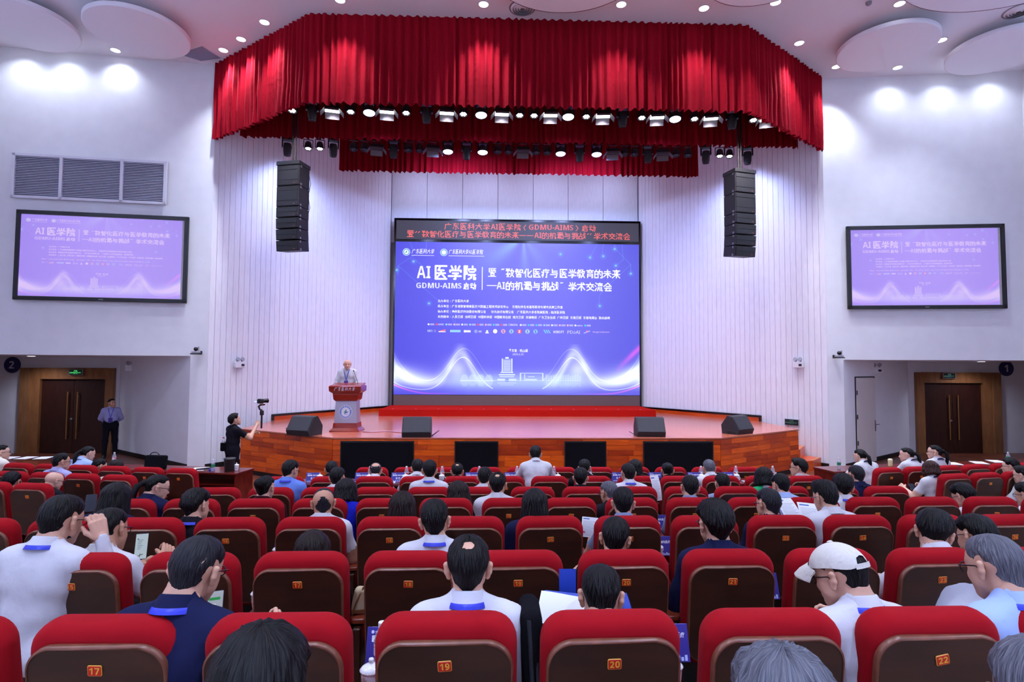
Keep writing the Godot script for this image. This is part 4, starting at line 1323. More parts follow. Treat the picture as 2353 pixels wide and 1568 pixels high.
# ------------------------------------------------------------------ podium, monitors, line arrays, cables
func stage_things() -> void:
	# podium
	var o := thing("podium", "dark red wooden podium with a silver panel and round university emblem", "podium", Transform3D(Basis.from_scale(Vector3(0.9, 0.98, 0.95)), Vector3(-4.22, STAGE, -13.6)))
	var tiers := func(list: Array) -> Soup:   # [y, half width, front z, back z]
		var q := Soup.new()
		for k in list.size() - 1:
			var a: Array = list[k]
			var b: Array = list[k + 1]
			var c := func(t: Array) -> Array: return [Vector3(-t[1], t[0], t[2]), Vector3(t[1], t[0], t[2]), Vector3(t[1], t[0], t[3]), Vector3(-t[1], t[0], t[3])]
			var p: Array = c.call(a)
			var r: Array = c.call(b)
			for j in 4:
				var j2 := (j + 1) % 4
				q.face([p[j], p[j2], r[j2], r[j]])
		var t: Array = list[-1]
		q.face([Vector3(-t[1], t[0], t[2]), Vector3(t[1], t[0], t[2]), Vector3(t[1], t[0], t[3]), Vector3(-t[1], t[0], t[3])])
		return q
	put("base", tiers.call([[0.0, 0.385, 0.3, -0.28], [0.02, 0.385, 0.3, -0.28], [0.08, 0.32, 0.24, -0.24], [0.085, 0.315, 0.235, -0.24], [0.2, 0.305, 0.225, -0.22]]), M.podium_wood, o)
	put("column", tiers.call([[0.2, 0.29, 0.2, -0.2], [0.72, 0.265, 0.17, -0.2]]), mat(rgb(176, 172, 188), 0.35, 0.5), o)
	put("cornice", tiers.call([[0.72, 0.27, 0.19, -0.22], [0.76, 0.31, 0.23, -0.24], [0.88, 0.325, 0.25, -0.26], [0.9, 0.33, 0.25, -0.26]]), M.podium_wood, o)
	var top := put("desk_top", tiers.call([[0.9, 0.32, 0.24, -0.26], [0.96, 0.41, 0.3, -0.3], [1.07, 0.415, 0.31, -0.3], [1.09, 0.4, 0.28, -0.3]]), M.podium_wood, o)
	var s := Soup.new()
	s.slab(0.8, 0.04, 0.5, 0.01, 0.008, Transform3D(Basis(Vector3.RIGHT, 0.12), Vector3(0, 1.1, 0)), 2, 1)
	put("reading_board", s, M.podium_wood, o)
	# name on the desk front, emblem on the column
	var x := -0.27
	for ch in "广东医科大学":
		s = Soup.new()
		for st in STROKES[ch].split(" ", false):
			for k in range(0, st.length() - 3, 2):
				var a := Vector2(int(st[k]), 9 - int(st[k + 1])) / 9.0
				var b := Vector2(int(st[k + 2]), 9 - int(st[k + 3])) / 9.0
				a.x += a.y * 0.25; b.x += b.y * 0.25
				s.tube([Vector3(x + a.x * 0.062, 0.972 + a.y * 0.082, 0.308), Vector3(x + b.x * 0.062, 0.972 + b.y * 0.082, 0.308)], [0.0042], 5)
		put("lettering", s, mat(rgb(214, 216, 230), 0.4, 0.3), top)
		x += 0.09
	var cv := Canvas.new(256, 256, rgb(186, 182, 198))
	cv.disc(Vector2(128, 128), 124, Color(1, 1, 1)); cv.disc(Vector2(128, 128), 119, rgb(104, 128, 196)); cv.disc(Vector2(128, 128), 84, Color(1, 1, 1)); cv.disc(Vector2(128, 128), 80, rgb(222, 226, 238))
	var k6 := 0
	for ch in "广东医科大学":
		var a := -2.62 + k6 * 0.42
		cv.strokes(STROKES[ch], Vector2(128 + cos(a) * 101 - 10, 128 + sin(a) * 101 - 11), Vector2(20, 22), 1.4, Color(1, 1, 1))
		k6 += 1
	for k in 30:
		var a := 0.35 + k * 0.0845
		cv.line(Vector2(128 + cos(a) * 96, 128 + sin(a) * 96), Vector2(128 + cos(a) * 106, 128 + sin(a) * 106), 1.4, Color(1, 1, 1))
	for k in 4:
		cv.line(Vector2(96 + k * 5, 138 - k * 3), Vector2(138 + k * 6, 84 + k * 13), 5.0 - k * 0.4, rgb(60, 150, 104))
	cv.line(Vector2(116, 140), Vector2(176, 128), 7, rgb(66, 98, 176)); cv.line(Vector2(116, 140), Vector2(108, 164), 5, rgb(66, 98, 176))
	for k in 20:
		var a := k * 0.27
		cv.disc(Vector2(140 + cos(a) * 24, 160 + sin(a) * 15), 3.5, rgb(66, 98, 176))
	var em := mat(Color.WHITE, 0.35)
	em.albedo_texture = cv.texture()
	s = Soup.new()
	var ring := []
	for k in 40:
		ring.append(Vector3(0.165 * cos(TAU * k / 40), 0.165 * sin(TAU * k / 40), 0.006))
	s.fan(ring, Vector3(0, 0, 1))
	for k in s.u.size():
		s.u[k] = Vector2(0.5 + s.v[k].x / 0.33, 0.5 - s.v[k].y / 0.33)
	s.lathe([Vector2(0.166, -0.01), Vector2(0.168, 0.004), Vector2(0.165, 0.006)], 40, Transform3D(Basis(Vector3.RIGHT, PI / 2), Vector3.ZERO))
	put("emblem", s, em, o, Transform3D(Basis(Vector3.RIGHT, -0.058), Vector3(0, 0.46, 0.19)))
	s = Soup.new()
	s.tube([Vector3(0.26, 1.1, 0.12), Vector3(0.24, 1.18, 0.12), Vector3(0.17, 1.34, 0.06), Vector3(0.13, 1.4, 0.0)], [0.006], 6)
	s.tube([Vector3(0.13, 1.4, 0.0), Vector3(0.115, 1.425, -0.02)], [0.013], 8)
	tag(put("microphone", s, M.black, null, at(-4.22, STAGE, -13.6)), "thin black gooseneck microphone on the podium", "microphone")
	# floor monitors
	for q in [[-4.95, -12.78, -24.0, "beside the photographer"], [-2.43, -12.5, 3.0, "between podium and stage middle"], [2.72, -12.62, -3.0, "on the steps side of the stage middle"], [4.95, -13.15, 34.0, "near the side steps"]]:
		o = thing("floor_monitor", "black wedge shaped floor monitor " + q[3], "loudspeaker", at(q[0], STAGE, q[1], q[2] + 0.0))
		s = Soup.new()
		var prof := [Vector2(0.2, 0.0), Vector2(0.24, 0.1), Vector2(0.06, 0.4), Vector2(-0.06, 0.42), Vector2(-0.22, 0.2), Vector2(-0.2, 0.0)]
		for e in 2:
			var cap := []
			for p in prof:
				cap.append(Vector3(0.31 if e else -0.31, p.y, p.x))
			s.fan(cap, Vector3(1 if e else -1, 0, 0))
		for k in prof.size():
			var a: Vector2 = prof[k]
			var b: Vector2 = prof[(k + 1) % prof.size()]
			s.face([Vector3(-0.31, a.y, a.x), Vector3(0.31, a.y, a.x), Vector3(0.31, b.y, b.x), Vector3(-0.31, b.y, b.x)])
		put("cabinet", s, mat(rgb(26, 26, 31), 0.65), o)
		s = Soup.new()
		s.slab(0.58, 0.33, 0.012, 0.015, 0.004, Transform3D(Basis(Vector3.RIGHT, -0.54), Vector3(0, 0.252, 0.156)), 3, 1)
		put("front_grille", s, mat(rgb(40, 40, 47), 0.7), o)
		s = Soup.new()
		var cp := []
		for k in 12:
			var t := k / 11.0
			cp.append(Vector3(-0.3 - 0.16 * sin(t * PI), 0.012 + 0.12 * sin(t * PI), 0.16 - 0.2 * t))
		if q[0] > -3 and q[0] < 0:
			for k in 12: cp[k].x = -cp[k].x + 0.02
		if q[0] > 2 : for k in 12: cp[k].y = 0.01 + 0.09 * sin(PI * k / 11.0)
		s.tube(cp, [0.007], 6)
		tag(put("monitor_cable", s, M.black, null, o.transform), "black cable looping from the floor monitor " + q[3], "cable")
	# cable from the podium
	s = Soup.new()
	var pts := []
	for k in 16:
		var t := k / 15.0
		pts.append(Vector3(lerpf(-3.8, -2.7, t), STAGE + 0.012 + (0.12 * pow(t - 0.8, 2.0) * 20 if t > 0.8 else 0.0), -13.35 + 0.1 * sin(t * 9.0) + 0.15 * t))
	s.tube(pts, [0.012], 6)
	tag(put("podium_cable", s, mat(rgb(196, 150, 170), 0.5)), "pale cable running over the stage floor from the podium", "cable")
	# line arrays
	for side in [-1, 1]:
		var ar := thing("line_array", "tall hanging stack of black loudspeaker boxes over the stage " + ("on the podium side" if side < 0 else "on the steps side"), "loudspeaker", at(-5.83 if side < 0 else 5.55, 0, -14.2, -14.0 * -side))
		s = Soup.new()
		s.slab(0.64, 0.1, 0.5, 0.01, 0.006, at(0, 7.62, 0), 2, 1)
		put("bumper_frame", s, M.black, ar)
		var y := 7.57
		var zz := 0.0
		var tl := 0.0
		for k in 6:
			var h: float = 0.52 if k < 2 else 0.27
			tl += 0.0 if k < 3 else 0.045
			var c := Transform3D(Basis(Vector3.RIGHT, tl), Vector3(0, y - h / 2, zz))
			s = Soup.new()
			s.slab(0.62, h - 0.012, 0.46, 0.012, 0.01, c, 2, 1)
			var cab := put("cabinet", s, M.black, ar)
			s = Soup.new()
			var cuts := [0.14, 0.5] if k < 2 else [0.0]
			if k < 2:
				s.slab(0.56, 0.1, 0.01, 0.004, 0.002, c * Transform3D(Basis.IDENTITY, Vector3(0, h / 2 - 0.07, 0.234)), 2, 1)
				s.slab(0.56, 0.24, 0.01, 0.004, 0.002, c * Transform3D(Basis.IDENTITY, Vector3(0, h / 2 - 0.255, 0.234)), 2, 1)
				s.slab(0.56, 0.11, 0.01, 0.004, 0.002, c * Transform3D(Basis.IDENTITY, Vector3(0, h / 2 - 0.44, 0.234)), 2, 1)
			else:
				s.slab(0.56, 0.115, 0.01, 0.004, 0.002, c * Transform3D(Basis.IDENTITY, Vector3(0, 0.062, 0.234)), 2, 1)
				s.slab(0.56, 0.115, 0.01, 0.004, 0.002, c * Transform3D(Basis.IDENTITY, Vector3(0, -0.062, 0.234)), 2, 1)
			put("grille", s, M.grille, cab)
			s = Soup.new()
			s.box(c * Vector3(0.19, -h / 2 + 0.06, 0.241), Vector3(0.045, 0.014, 0.006), c.basis)
			put("maker_badge", s, mat(rgb(176, 70, 46), 0.4), cab)
			s = Soup.new()
			for e in [-1, 1]:
				for f in [-1, 1]:
					s.box(c * Vector3(e * 0.318, f * (h / 2 - 0.04), 0.16), Vector3(0.02, 0.05, 0.05), c.basis)
			put("rigging_pin", s, M.metal, cab)
			y -= h * cos(tl)
			zz -= h * sin(tl)
		for e in [-0.03, 0.05]:
			s = Soup.new()
			s.tube([Vector3(e, 7.66, 0), Vector3(e * 1.2, CEIL, 0)], [0.022], 8)
			put("hoist_chain", s, M.black, ar)
		s = Soup.new()
		s.tube([Vector3(0.1, 7.66, -0.05), Vector3(0.11, 9, -0.05), Vector3(0.1, CEIL, -0.05)], [0.008], 6)
		s.tube([Vector3(0.3, 7.5, -0.2), Vector3(0.36, 7.2, -0.2), Vector3(0.3, 6.9, -0.2), Vector3(0.35, 6.6, -0.2), Vector3(0.3, 6.4, -0.2)], [0.008], 6)
		put("signal_cable", s, M.grille, ar)


# ------------------------------------------------------------------ things on the walls
func wall_things() -> void:
	# louvred grille on the wing wall above door 2
	var wb := Basis(Vector3.UP, deg_to_rad(rad_to_deg(atan2(0.643, 5.0))))
	var o := thing("air_louvre", "wide white louvred air grille in three sections on the wall", "vent", Transform3D(wb, Vector3(-10.78, 7.19, -14.19)))
	var s := Soup.new()
	for y in [-0.52, 0.52]: s.box(Vector3(0, y, 0.02), Vector3(3.46, 0.06, 0.05))
	for x in [-1.7, -0.66, 0.7, 1.7]: s.box(Vector3(x, 0, 0.02), Vector3(0.07, 1.1, 0.05))
	put("frame", s, mat(rgb(222, 222, 232), 0.5), o)
	s = Soup.new()
	s.box(Vector3(0, 0, -0.02), Vector3(3.4, 1.04, 0.02))
	put("duct_back", s, mat(rgb(70, 72, 92), 0.8), o)
	for q in [[-1.18, 0.97], [0.02, 1.29], [1.2, 0.93]]:
		s = Soup.new()
		for k in 24:
			s.box(Vector3(q[0], -0.48 + k * 0.0415, 0.01), Vector3(q[1], 0.004, 0.042), Basis(Vector3.RIGHT, 0.75))
		var p := put("louvre_blades", s, mat(rgb(206, 206, 222), 0.5), o)
		p.set_meta("kind", "stuff")
	# emergency lamps
	var spots := [[Transform3D(Basis(Vector3.UP, 0.97), Vector3(-7.52, 2.66, -15.24)), "on the slatted wall above the photographer"], [Transform3D(Basis(Vector3.UP, -0.97), Vector3(7.57, 2.74, -15.17)), "on the slatted wall above the side steps"], [Transform3D(Basis(Vector3.UP, 0.66), Vector3(-11.26, 2.55, -16.75)), "in the recess of door 2"], [Transform3D(Basis(Vector3.UP, -0.66), Vector3(10.14, 2.6, -15.74)), "in the recess beside the white door"]]
	for q in spots:
		o = thing("emergency_lamp", "white twin spot emergency lamp " + q[1], "lamp", q[0])
		s = Soup.new()
		s.slab(0.28, 0.17, 0.08, 0.02, 0.01, Transform3D(Basis.IDENTITY, Vector3(0, -0.04, 0.05)), 3, 2)
		var bx := put("housing", s, M.white_plastic, o)
		s = Soup.new()
		s.box(Vector3(0.07, -0.05, 0.093), Vector3(0.08, 0.06, 0.006))
		put("label_plate", s, M.grille, bx)
		for e in [-0.065, 0.065]:
			s = Soup.new()
			s.lathe([Vector2(0.03, -0.03), Vector2(0.055, 0.03), Vector2(0.05, 0.034), Vector2(0.0, 0.03)], 16, Transform3D(Basis(Vector3.RIGHT, 1.3), Vector3(e, 0.1, 0.06)))
			put("spot_head", s, M.grey_plastic, o)
			s = Soup.new()
			s.box(Vector3(e, 0.055, 0.05), Vector3(0.03, 0.03, 0.03))
			put("bracket", s, M.black, o)
	# conference cameras on wall brackets
	for side in [-1, 1]:
		var yaw: float = 0.35 * -side
		o = thing("tracking_camera", "small grey motorised camera on a black bracket, " + ("wall by the photographer" if side < 0 else "wall by the side steps"), "camera", Transform3D(Basis(Vector3.UP, yaw), Vector3(side * 8.2, 2.9, -14.4)))
		s = Soup.new()
		s.box(Vector3(0, -0.02, 0), Vector3(0.24, 0.025, 0.2)); s.box(Vector3(0.1 * -side, 0.01, -0.08), Vector3(0.05, 0.09, 0.05))
		put("bracket", s, M.black, o)
		s = Soup.new()
		s.slab(0.2, 0.045, 0.13, 0.015, 0.01, Transform3D(Basis.IDENTITY, Vector3(0, 0.02, 0.02)), 3, 2)
		put("base", s, M.grey_plastic, o)
		s = Soup.new()
		s.box(Vector3(0.055, 0.1, 0.02), Vector3(0.025, 0.13, 0.07))
		put("arm", s, M.grey_plastic, o)
		s = Soup.new()
		s.lathe([Vector2(0.0, -0.06), Vector2(0.045, -0.055), Vector2(0.052, 0.0), Vector2(0.045, 0.055), Vector2(0.0, 0.06)], 16, Transform3D(Basis(Vector3.RIGHT, PI / 2), Vector3(0, 0.1, 0.04)))
		put("lens_head", s, M.black_gloss, o)
	# door number discs
	for side in [-1, 1]:
		o = thing("door_number_sign", "round dark blue sign with white number " + ("two" if side < 0 else "one"), "sign", at(-14.93 if side < 0 else 15.28, 2.58 if side < 0 else 2.63, -17.19))
		s = Soup.new()
		s.lathe([Vector2(0.235, 0.0), Vector2(0.235, 0.02), Vector2(0.225, 0.026), Vector2(0, 0.026)], 40, Transform3D(Basis(Vector3.RIGHT, PI / 2), Vector3.ZERO))
		put("disc", s, M.navy_sign, o)
		put("numeral", text_mesh("2" if side < 0 else "1", 0.22, 0.006), M.sign_white, o, at(0, 0, 0.03))
	# exit signs
	for q in [[at(-12.98, 2.38, -17.02), true, "green lit exit sign above door two"], [at(13.3, 2.4, -17.02), false, "dim exit sign above door one"], [Transform3D(Basis(Vector3.UP, -0.97), Vector3(7.44, 1.12, -15.36)), false, "low exit sign at the foot of the slatted wall by the stage"]]:
		o = thing("exit_sign", q[2], "sign", q[0])
		s = Soup.new()
		s.slab(0.4, 0.17, 0.03, 0.008, 0.004, Transform3D(), 2, 1)
		put("frame", s, M.grey_plastic, o)
		var cv := Canvas.new(128, 52, Color(0.02, 0.07, 0.06))
		var g := Color(0.35, 0.95, 0.5) if q[1] else Color(0.5, 0.68, 0.66)
		for e in [[50, 10, 50, 44], [50, 10, 78, 10], [78, 10, 78, 44]]: cv.line(Vector2(e[0], e[1]), Vector2(e[2], e[3]), 2, g)
		cv.disc(Vector2(66, 17), 3, g); cv.line(Vector2(65, 21), Vector2(61, 31), 2.2, g); cv.line(Vector2(61, 31), Vector2(55, 38), 2, g); cv.line(Vector2(61, 31), Vector2(68, 40), 2, g); cv.line(Vector2(65, 23), Vector2(72, 28), 1.6, g)
		write(cv, "安全出口", 5, 25, 11, Vector2(9, 12), 1.1, g)
		latin(cv, "EXIT", 84, 25, 32, 12, g)
		var m := mat(rgb(10, 24, 20), 0.3)
		m.emission_enabled = true
		m.emission = Color.BLACK
		m.emission_texture = cv.texture()
		m.emission_energy_multiplier = 1.0 if q[1] else 0.35
		var qm := QuadMesh.new()
		qm.size = Vector2(0.37, 0.15)
		put("display", qm, m, o, at(0, 0, 0.017))
	# plaster urn by the side wall
	o = thing("plaster_urn", "white plaster urn with a ball top by the side wall", "urn", at(12.0, 0.0, -12.6))
	s = Soup.new()
	s.lathe([Vector2(0.12, 0), Vector2(0.13, 0.5), Vector2(0.2, 0.95), Vector2(0.22, 1.0), Vector2(0.0, 1.0)], 24)
	put("body", s, M.white_plastic, o)
	s = Soup.new()
	s.ball(Vector3(0, 1.12, 0), Vector3(0.12, 0.12, 0.12))
	put("ball", s, M.white_plastic, o)

# ------------------------------------------------------------------ seats
var SEAT := {}

func seat_meshes() -> void:
	var tilt := Basis(Vector3.RIGHT, 0.14)
	var piv := Vector3(0, 0.42, 0.03)
	var fr := func(x: float, y: float, z: float) -> Transform3D: return Transform3D(tilt, piv + tilt * Vector3(x, y, z))
	var s := Soup.new()
	s.slab(0.515, 0.585, 0.125, 0.1, 0.05, fr.call(0.0, 0.262, -0.08), 7, 4)
	SEAT.back = s.mesh()
	s = Soup.new()
	s.slab(0.478, 0.56, 0.02, 0.095, 0.006, fr.call(0.0, 0.215, -0.008), 8, 2)
	SEAT.panel = s.mesh()
	s = Soup.new()   # pale edge of the plywood shell
	var o1: Array = Soup.outline(0.484, 0.566, 0.098, 8)
	var o2: Array = Soup.outline(0.466, 0.548, 0.089, 8)
	var rows := []
	for q in [[o1, -0.018], [o1, -0.002], [o2, 0.006], [o2, -0.004]]:
		var row := []
		for p in q[0]:
			row.append(fr.call(p.x, p.y + 0.215, q[1]).origin)
		rows.append(row)
	s.grid(rows, true)
	SEAT.rim = s.mesh()
	s = Soup.new()
	s.slab(0.5, 0.46, 0.12, 0.07, 0.045, Transform3D(Basis(Vector3.RIGHT, -PI / 2 + 0.05), Vector3(0, 0.36, -0.3)), 5, 3)
	SEAT.cushion = s.mesh()
	s = Soup.new()
	s.box(Vector3(0, 0.17, -0.22), Vector3(0.4, 0.24, 0.1)); s.box(Vector3(0, 0.02, -0.22), Vector3(0.46, 0.04, 0.3))
	SEAT.pedestal = s.mesh()
	s = Soup.new()
	s.slab(0.05, 0.5, 0.4, 0.01, 0.006, Transform3D(Basis.IDENTITY, Vector3(0.3, 0.3, -0.2)), 2, 1)
	SEAT.side = s.mesh()
	s = Soup.new()
	s.slab(0.105, 0.46, 0.03, 0.03, 0.008, Transform3D(Basis(Vector3.RIGHT, -PI / 2), Vector3(0.3, 0.575, -0.26)), 4, 2)
	SEAT.arm = s.mesh()
	SEAT.plate_at = fr.call(0.0, 0.413, 0.004)
	s = Soup.new()
	s.slab(0.05, 0.04, 0.004, 0.006, 0.0015, Transform3D(), 3, 1)
	SEAT.plate = s.mesh()
	s = Soup.new()
	s.slab(0.045, 0.035, 0.002, 0.005, 0.0008, Transform3D(Basis.IDENTITY, Vector3(0, 0, 0.002)), 3, 1)
	SEAT.plate_face = s.mesh()
	SEAT.digits = {}

func seat(num: int, label: String, group: String, xf: Transform3D, skew := 0.0) -> void:
	var o := thing("auditorium_seat", label, "seat", xf, group)
	put("backrest", SEAT.back, M.red_seat, o)
	var pn := put("back_panel", SEAT.panel, M.seat_wood, o)
	put("panel_edge", SEAT.rim, M.seat_rim, pn)
	put("seat_cushion", SEAT.cushion, M.red_seat, o)
	put("pedestal", SEAT.pedestal, M.black, o)
	put("side_panel", SEAT.side, M.seat_wood, o)
	put("armrest", SEAT.arm, M.arm_wood, o)
	if num > 0:
		var pf: Transform3D = SEAT.plate_at
		pf.basis = pf.basis * Basis(Vector3(0, 0, 1), skew)
		var pl := put("number_plate", SEAT.plate, M.gold, o, pf)
		put("plate_face", SEAT.plate_face, M.plate_red, pl)
		if not SEAT.digits.has(num):
			SEAT.digits[num] = text_mesh(str(num), 0.024, 0.001)
		put("number", SEAT.digits[num], M.gold, pl, at(0, 0, 0.0038))

func row_seat(r: int, n: float) -> Vector3:
	return Vector3((n - ROW_N0[r]) * 0.6 + ROW_DX[r], ROW_FLOOR[r], ROW_Z[r])

func seats() -> void:
	seat_meshes()
	var rng := RandomNumberGenerator.new()
	rng.seed = 3
	var span := [[0, 0], [16, 23], [14, 24], [13, 27], [13, 28], [13, 26], [13, 25], [14, 24]]
	for r in range(1, 8):
		for n in range(span[r][0], span[r][1] + 1):
			var p := row_seat(r, n)
			var sk := rng.randf_range(-0.06, 0.06)
			if r == 1 and n == 22: sk = 0.22
			seat(n, "red seat numbered %s in the %s row from the stage" % [num_word(n), ORD[r]], "middle block seats, %s row" % ORD[r], Transform3D(Basis(Vector3.UP, rng.randf_range(-0.02, 0.02)), p), sk)
	# angled side blocks, rows counted from the stage
	for side in [-1, 1]:
		var door := "door two" if side < 0 else "door one"
		var rows := [[5.57, -9.0, 6, 12, 25, 0.02], [6.0, -8.2, 5, 12, 29, 0.07], [6.42, -7.24, 3, 12, 31, 0.15]]
		for q in rows.size():
			if side > 0 and q == 2: continue
			var R: Array = rows[q]
			var a := deg_to_rad(9.7)
			for k in R[2]:
				var p := Vector3(side * (R[0] + 0.575 * k * cos(a)), R[5], R[1] - 0.575 * k * sin(a))
				var num: int = R[3] - k if side < 0 else R[4] + k
				seat(num, "red seat numbered %s in the %s row of the side block by %s" % [num_word(num), ["front", "second", "third"][q], door], "side block seats by " + door, Transform3D(Basis(Vector3.UP, a * side), p))


# ------------------------------------------------------------------ desks
func desk(label: String, a: Vector2, b: Vector2, depth: float, top: float, floor_y: float) -> void:
	var d := (b - a).normalized()
	var out := Vector2(d.y, -d.x)
	if out.y > 0: out = -out           # away from the seats, towards the stage
	var c := (a + b) / 2 + out * depth / 2
	var turn := Basis(Vector3(d.x, 0, d.y), Vector3.UP, Vector3(-out.x, 0, -out.y))
	if turn.determinant() < 0: turn.x = -turn.x
	var len_ := a.distance_to(b)
	var o := thing("long_desk", label, "desk", Transform3D(turn, Vector3(c.x, floor_y, c.y)))
	var h := top - floor_y
	var s := Soup.new()
	s.slab(len_, depth, 0.035, 0.01, 0.006, Transform3D(Basis(Vector3.RIGHT, -PI / 2), Vector3(0, h - 0.0175, 0)), 2, 1)
	put("desk_top", s, M.desk_wood, o)
	s = Soup.new()
	s.box(Vector3(0, h / 2 - 0.02, -depth / 2 + 0.03), Vector3(len_ - 0.06, h - 0.06, 0.03))
	put("modesty_panel", s, M.desk_wood, o)
	var n := maxi(2, int(len_ / 1.5) + 1)
	for k in n:
		s = Soup.new()
		s.box(Vector3(-len_ / 2 + 0.03 + (len_ - 0.06) * k / (n - 1), h / 2 - 0.018, 0), Vector3(0.035, h - 0.036, depth - 0.04))
		put("side_panel", s, M.desk_wood, o)
	s = Soup.new()
	s.box(Vector3(0, h - 0.22, -0.02), Vector3(len_ - 0.1, 0.02, depth - 0.08))
	put("shelf", s, M.desk_wood, o)

func desks() -> void:
	desk("long dark red desk before the second row of the middle block", Vector2(-4.0, -8.5), Vector2(4.1, -8.5), 0.42, 0.85, 0.0)
	desk("dark red desk before the angled front row beside door two", Vector2(-5.13, -9.86), Vector2(-11.0, -10.87), 0.52, 0.76, 0.0)
	desk("dark red desk before the angled front row beside door one", Vector2(5.28, -9.95), Vector2(10.2, -10.78), 0.52, 0.76, 0.0)

# ------------------------------------------------------------------ bodies: a smooth union of tapered capsules, meshed as surface nets
class Blob:
	var v := PackedVector3Array()
	var n := PackedVector3Array()
	var q := PackedInt32Array()
	var t := PackedByteArray()

func blob(bones: Array, cell: float, k: float) -> Blob:
	var lo := Vector3.ONE * 1e9
	var hi := -lo
	for b in bones:
		var r: float = maxf(b[1], b[3]) + cell * 2.5
		lo = lo.min(b[0] - Vector3.ONE * r).min(b[2] - Vector3.ONE * r)
		hi = hi.max(b[0] + Vector3.ONE * r).max(b[2] + Vector3.ONE * r)
	var nx := int((hi.x - lo.x) / cell) + 2
	var ny := int((hi.y - lo.y) / cell) + 2
	var nz := int((hi.z - lo.z) / cell) + 2
	var f := PackedFloat32Array()
	f.resize(nx * ny * nz)
	f.fill(1.0)
	var best := f.duplicate()
	var tg := PackedByteArray()
	tg.resize(nx * ny * nz)
	for b in bones:
		var a: Vector3 = b[0]
		var ra: float = b[1]
		var e: Vector3 = b[2]
		var rb: float = b[3]
		var tag_: int = b[4]
		var m: float = maxf(ra, rb) + k + cell * 1.8
		var p0: Vector3 = (a.min(e) - Vector3.ONE * m - lo) / cell
		var p1: Vector3 = (a.max(e) + Vector3.ONE * m - lo) / cell
		var ab := e - a
		var l2 := maxf(ab.length_squared(), 1e-8)
		var dr := rb - ra
		var x0 := maxi(0, int(p0.x)); var x1 := mini(nx, int(p1.x) + 1)
		for z in range(maxi(0, int(p0.z)), mini(nz, int(p1.z) + 1)):
			for y in range(maxi(0, int(p0.y)), mini(ny, int(p1.y) + 1)):
				var id := (z * ny + y) * nx + x0
				var p := Vector3(x0 * cell, y * cell, z * cell) + lo - a
				for x in range(x0, x1):
					var tt := clampf(p.dot(ab) / l2, 0.0, 1.0)
					var d := (p - ab * tt).length() - ra - dr * tt
					if d < best[id]:
						best[id] = d
						tg[id] = tag_
					var o := f[id]
					var h := k - absf(d - o)
					if h > 0.0: f[id] = minf(d, o) - h * h / (4.0 * k)
					elif d < o: f[id] = d
					p.x += cell
					id += 1
	var out := Blob.new()
	var vi := PackedInt32Array()
	vi.resize(nx * ny * nz)
	vi.fill(-1)
	var sy := nx
	var sz := nx * ny
	var co := [0, 1, sy, sy + 1, sz, sz + 1, sz + sy, sz + sy + 1]
	var cp := [Vector3(0, 0, 0), Vector3(1, 0, 0), Vector3(0, 1, 0), Vector3(1, 1, 0), Vector3(0, 0, 1), Vector3(1, 0, 1), Vector3(0, 1, 1), Vector3(1, 1, 1)]
	var ed := [[0, 1], [2, 3], [4, 5], [6, 7], [0, 2], [1, 3], [4, 6], [5, 7], [0, 4], [1, 5], [2, 6], [3, 7]]
	var far := cell * 1.9
	for z in nz - 1:
		for y in ny - 1:
			var id := (z * ny + y) * nx
			for x in nx - 1:
				var g := f[id]
				if g > far or g < -far:
					id += 1
					continue
				var neg := 0
				for c in 8:
					if f[id + co[c]] < 0.0: neg += 1
				if neg > 0 and neg < 8:
					var s := Vector3.ZERO
					var cnt := 0
					for e in ed:
						var fa := f[id + co[e[0]]]
						var fb := f[id + co[e[1]]]
						if (fa < 0.0) != (fb < 0.0):
							s += cp[e[0]].lerp(cp[e[1]], fa / (fa - fb))
							cnt += 1
					var gr := Vector3(f[id + 1] - g + f[id + sy + 1] - f[id + sy] + f[id + sz + 1] - f[id + sz] + f[id + sz + sy + 1] - f[id + sz + sy], f[id + sy] - g + f[id + sy + 1] - f[id + 1] + f[id + sz + sy] - f[id + sz] + f[id + sz + sy + 1] - f[id + sz + 1], f[id + sz] - g + f[id + sz + 1] - f[id + 1] + f[id + sz + sy] - f[id + sy] + f[id + sz + sy + 1] - f[id + sy + 1])
					vi[id] = out.v.size()
					out.v.append(lo + (Vector3(x, y, z) + s / cnt) * cell)
					out.n.append(gr.normalized())
					out.t.append(tg[id])
				id += 1
	for z in range(1, nz - 1):
		for y in range(1, ny - 1):
			var id := (z * ny + y) * nx + 1
			for x in range(1, nx - 1):
				var g := f[id]
				if g > far or g < -far:
					id += 1
					continue
				var i0 := g < 0.0
				for ax in 3:
					var st: int = [1, sy, sz][ax]
					if i0 != (f[id + st] < 0.0):
						var u: int = [sy, sz, 1][ax]
						var w: int = [sz, 1, sy][ax]
						var c0 := vi[id - u - w]
						var c1 := vi[id - w]
						var c2 := vi[id]
						var c3 := vi[id - u]
						if c0 >= 0 and c1 >= 0 and c2 >= 0 and c3 >= 0:
							if i0: out.q.append_array([c0, c1, c2, c3])
							else: out.q.append_array([c0, c3, c2, c1])
				id += 1
	return out

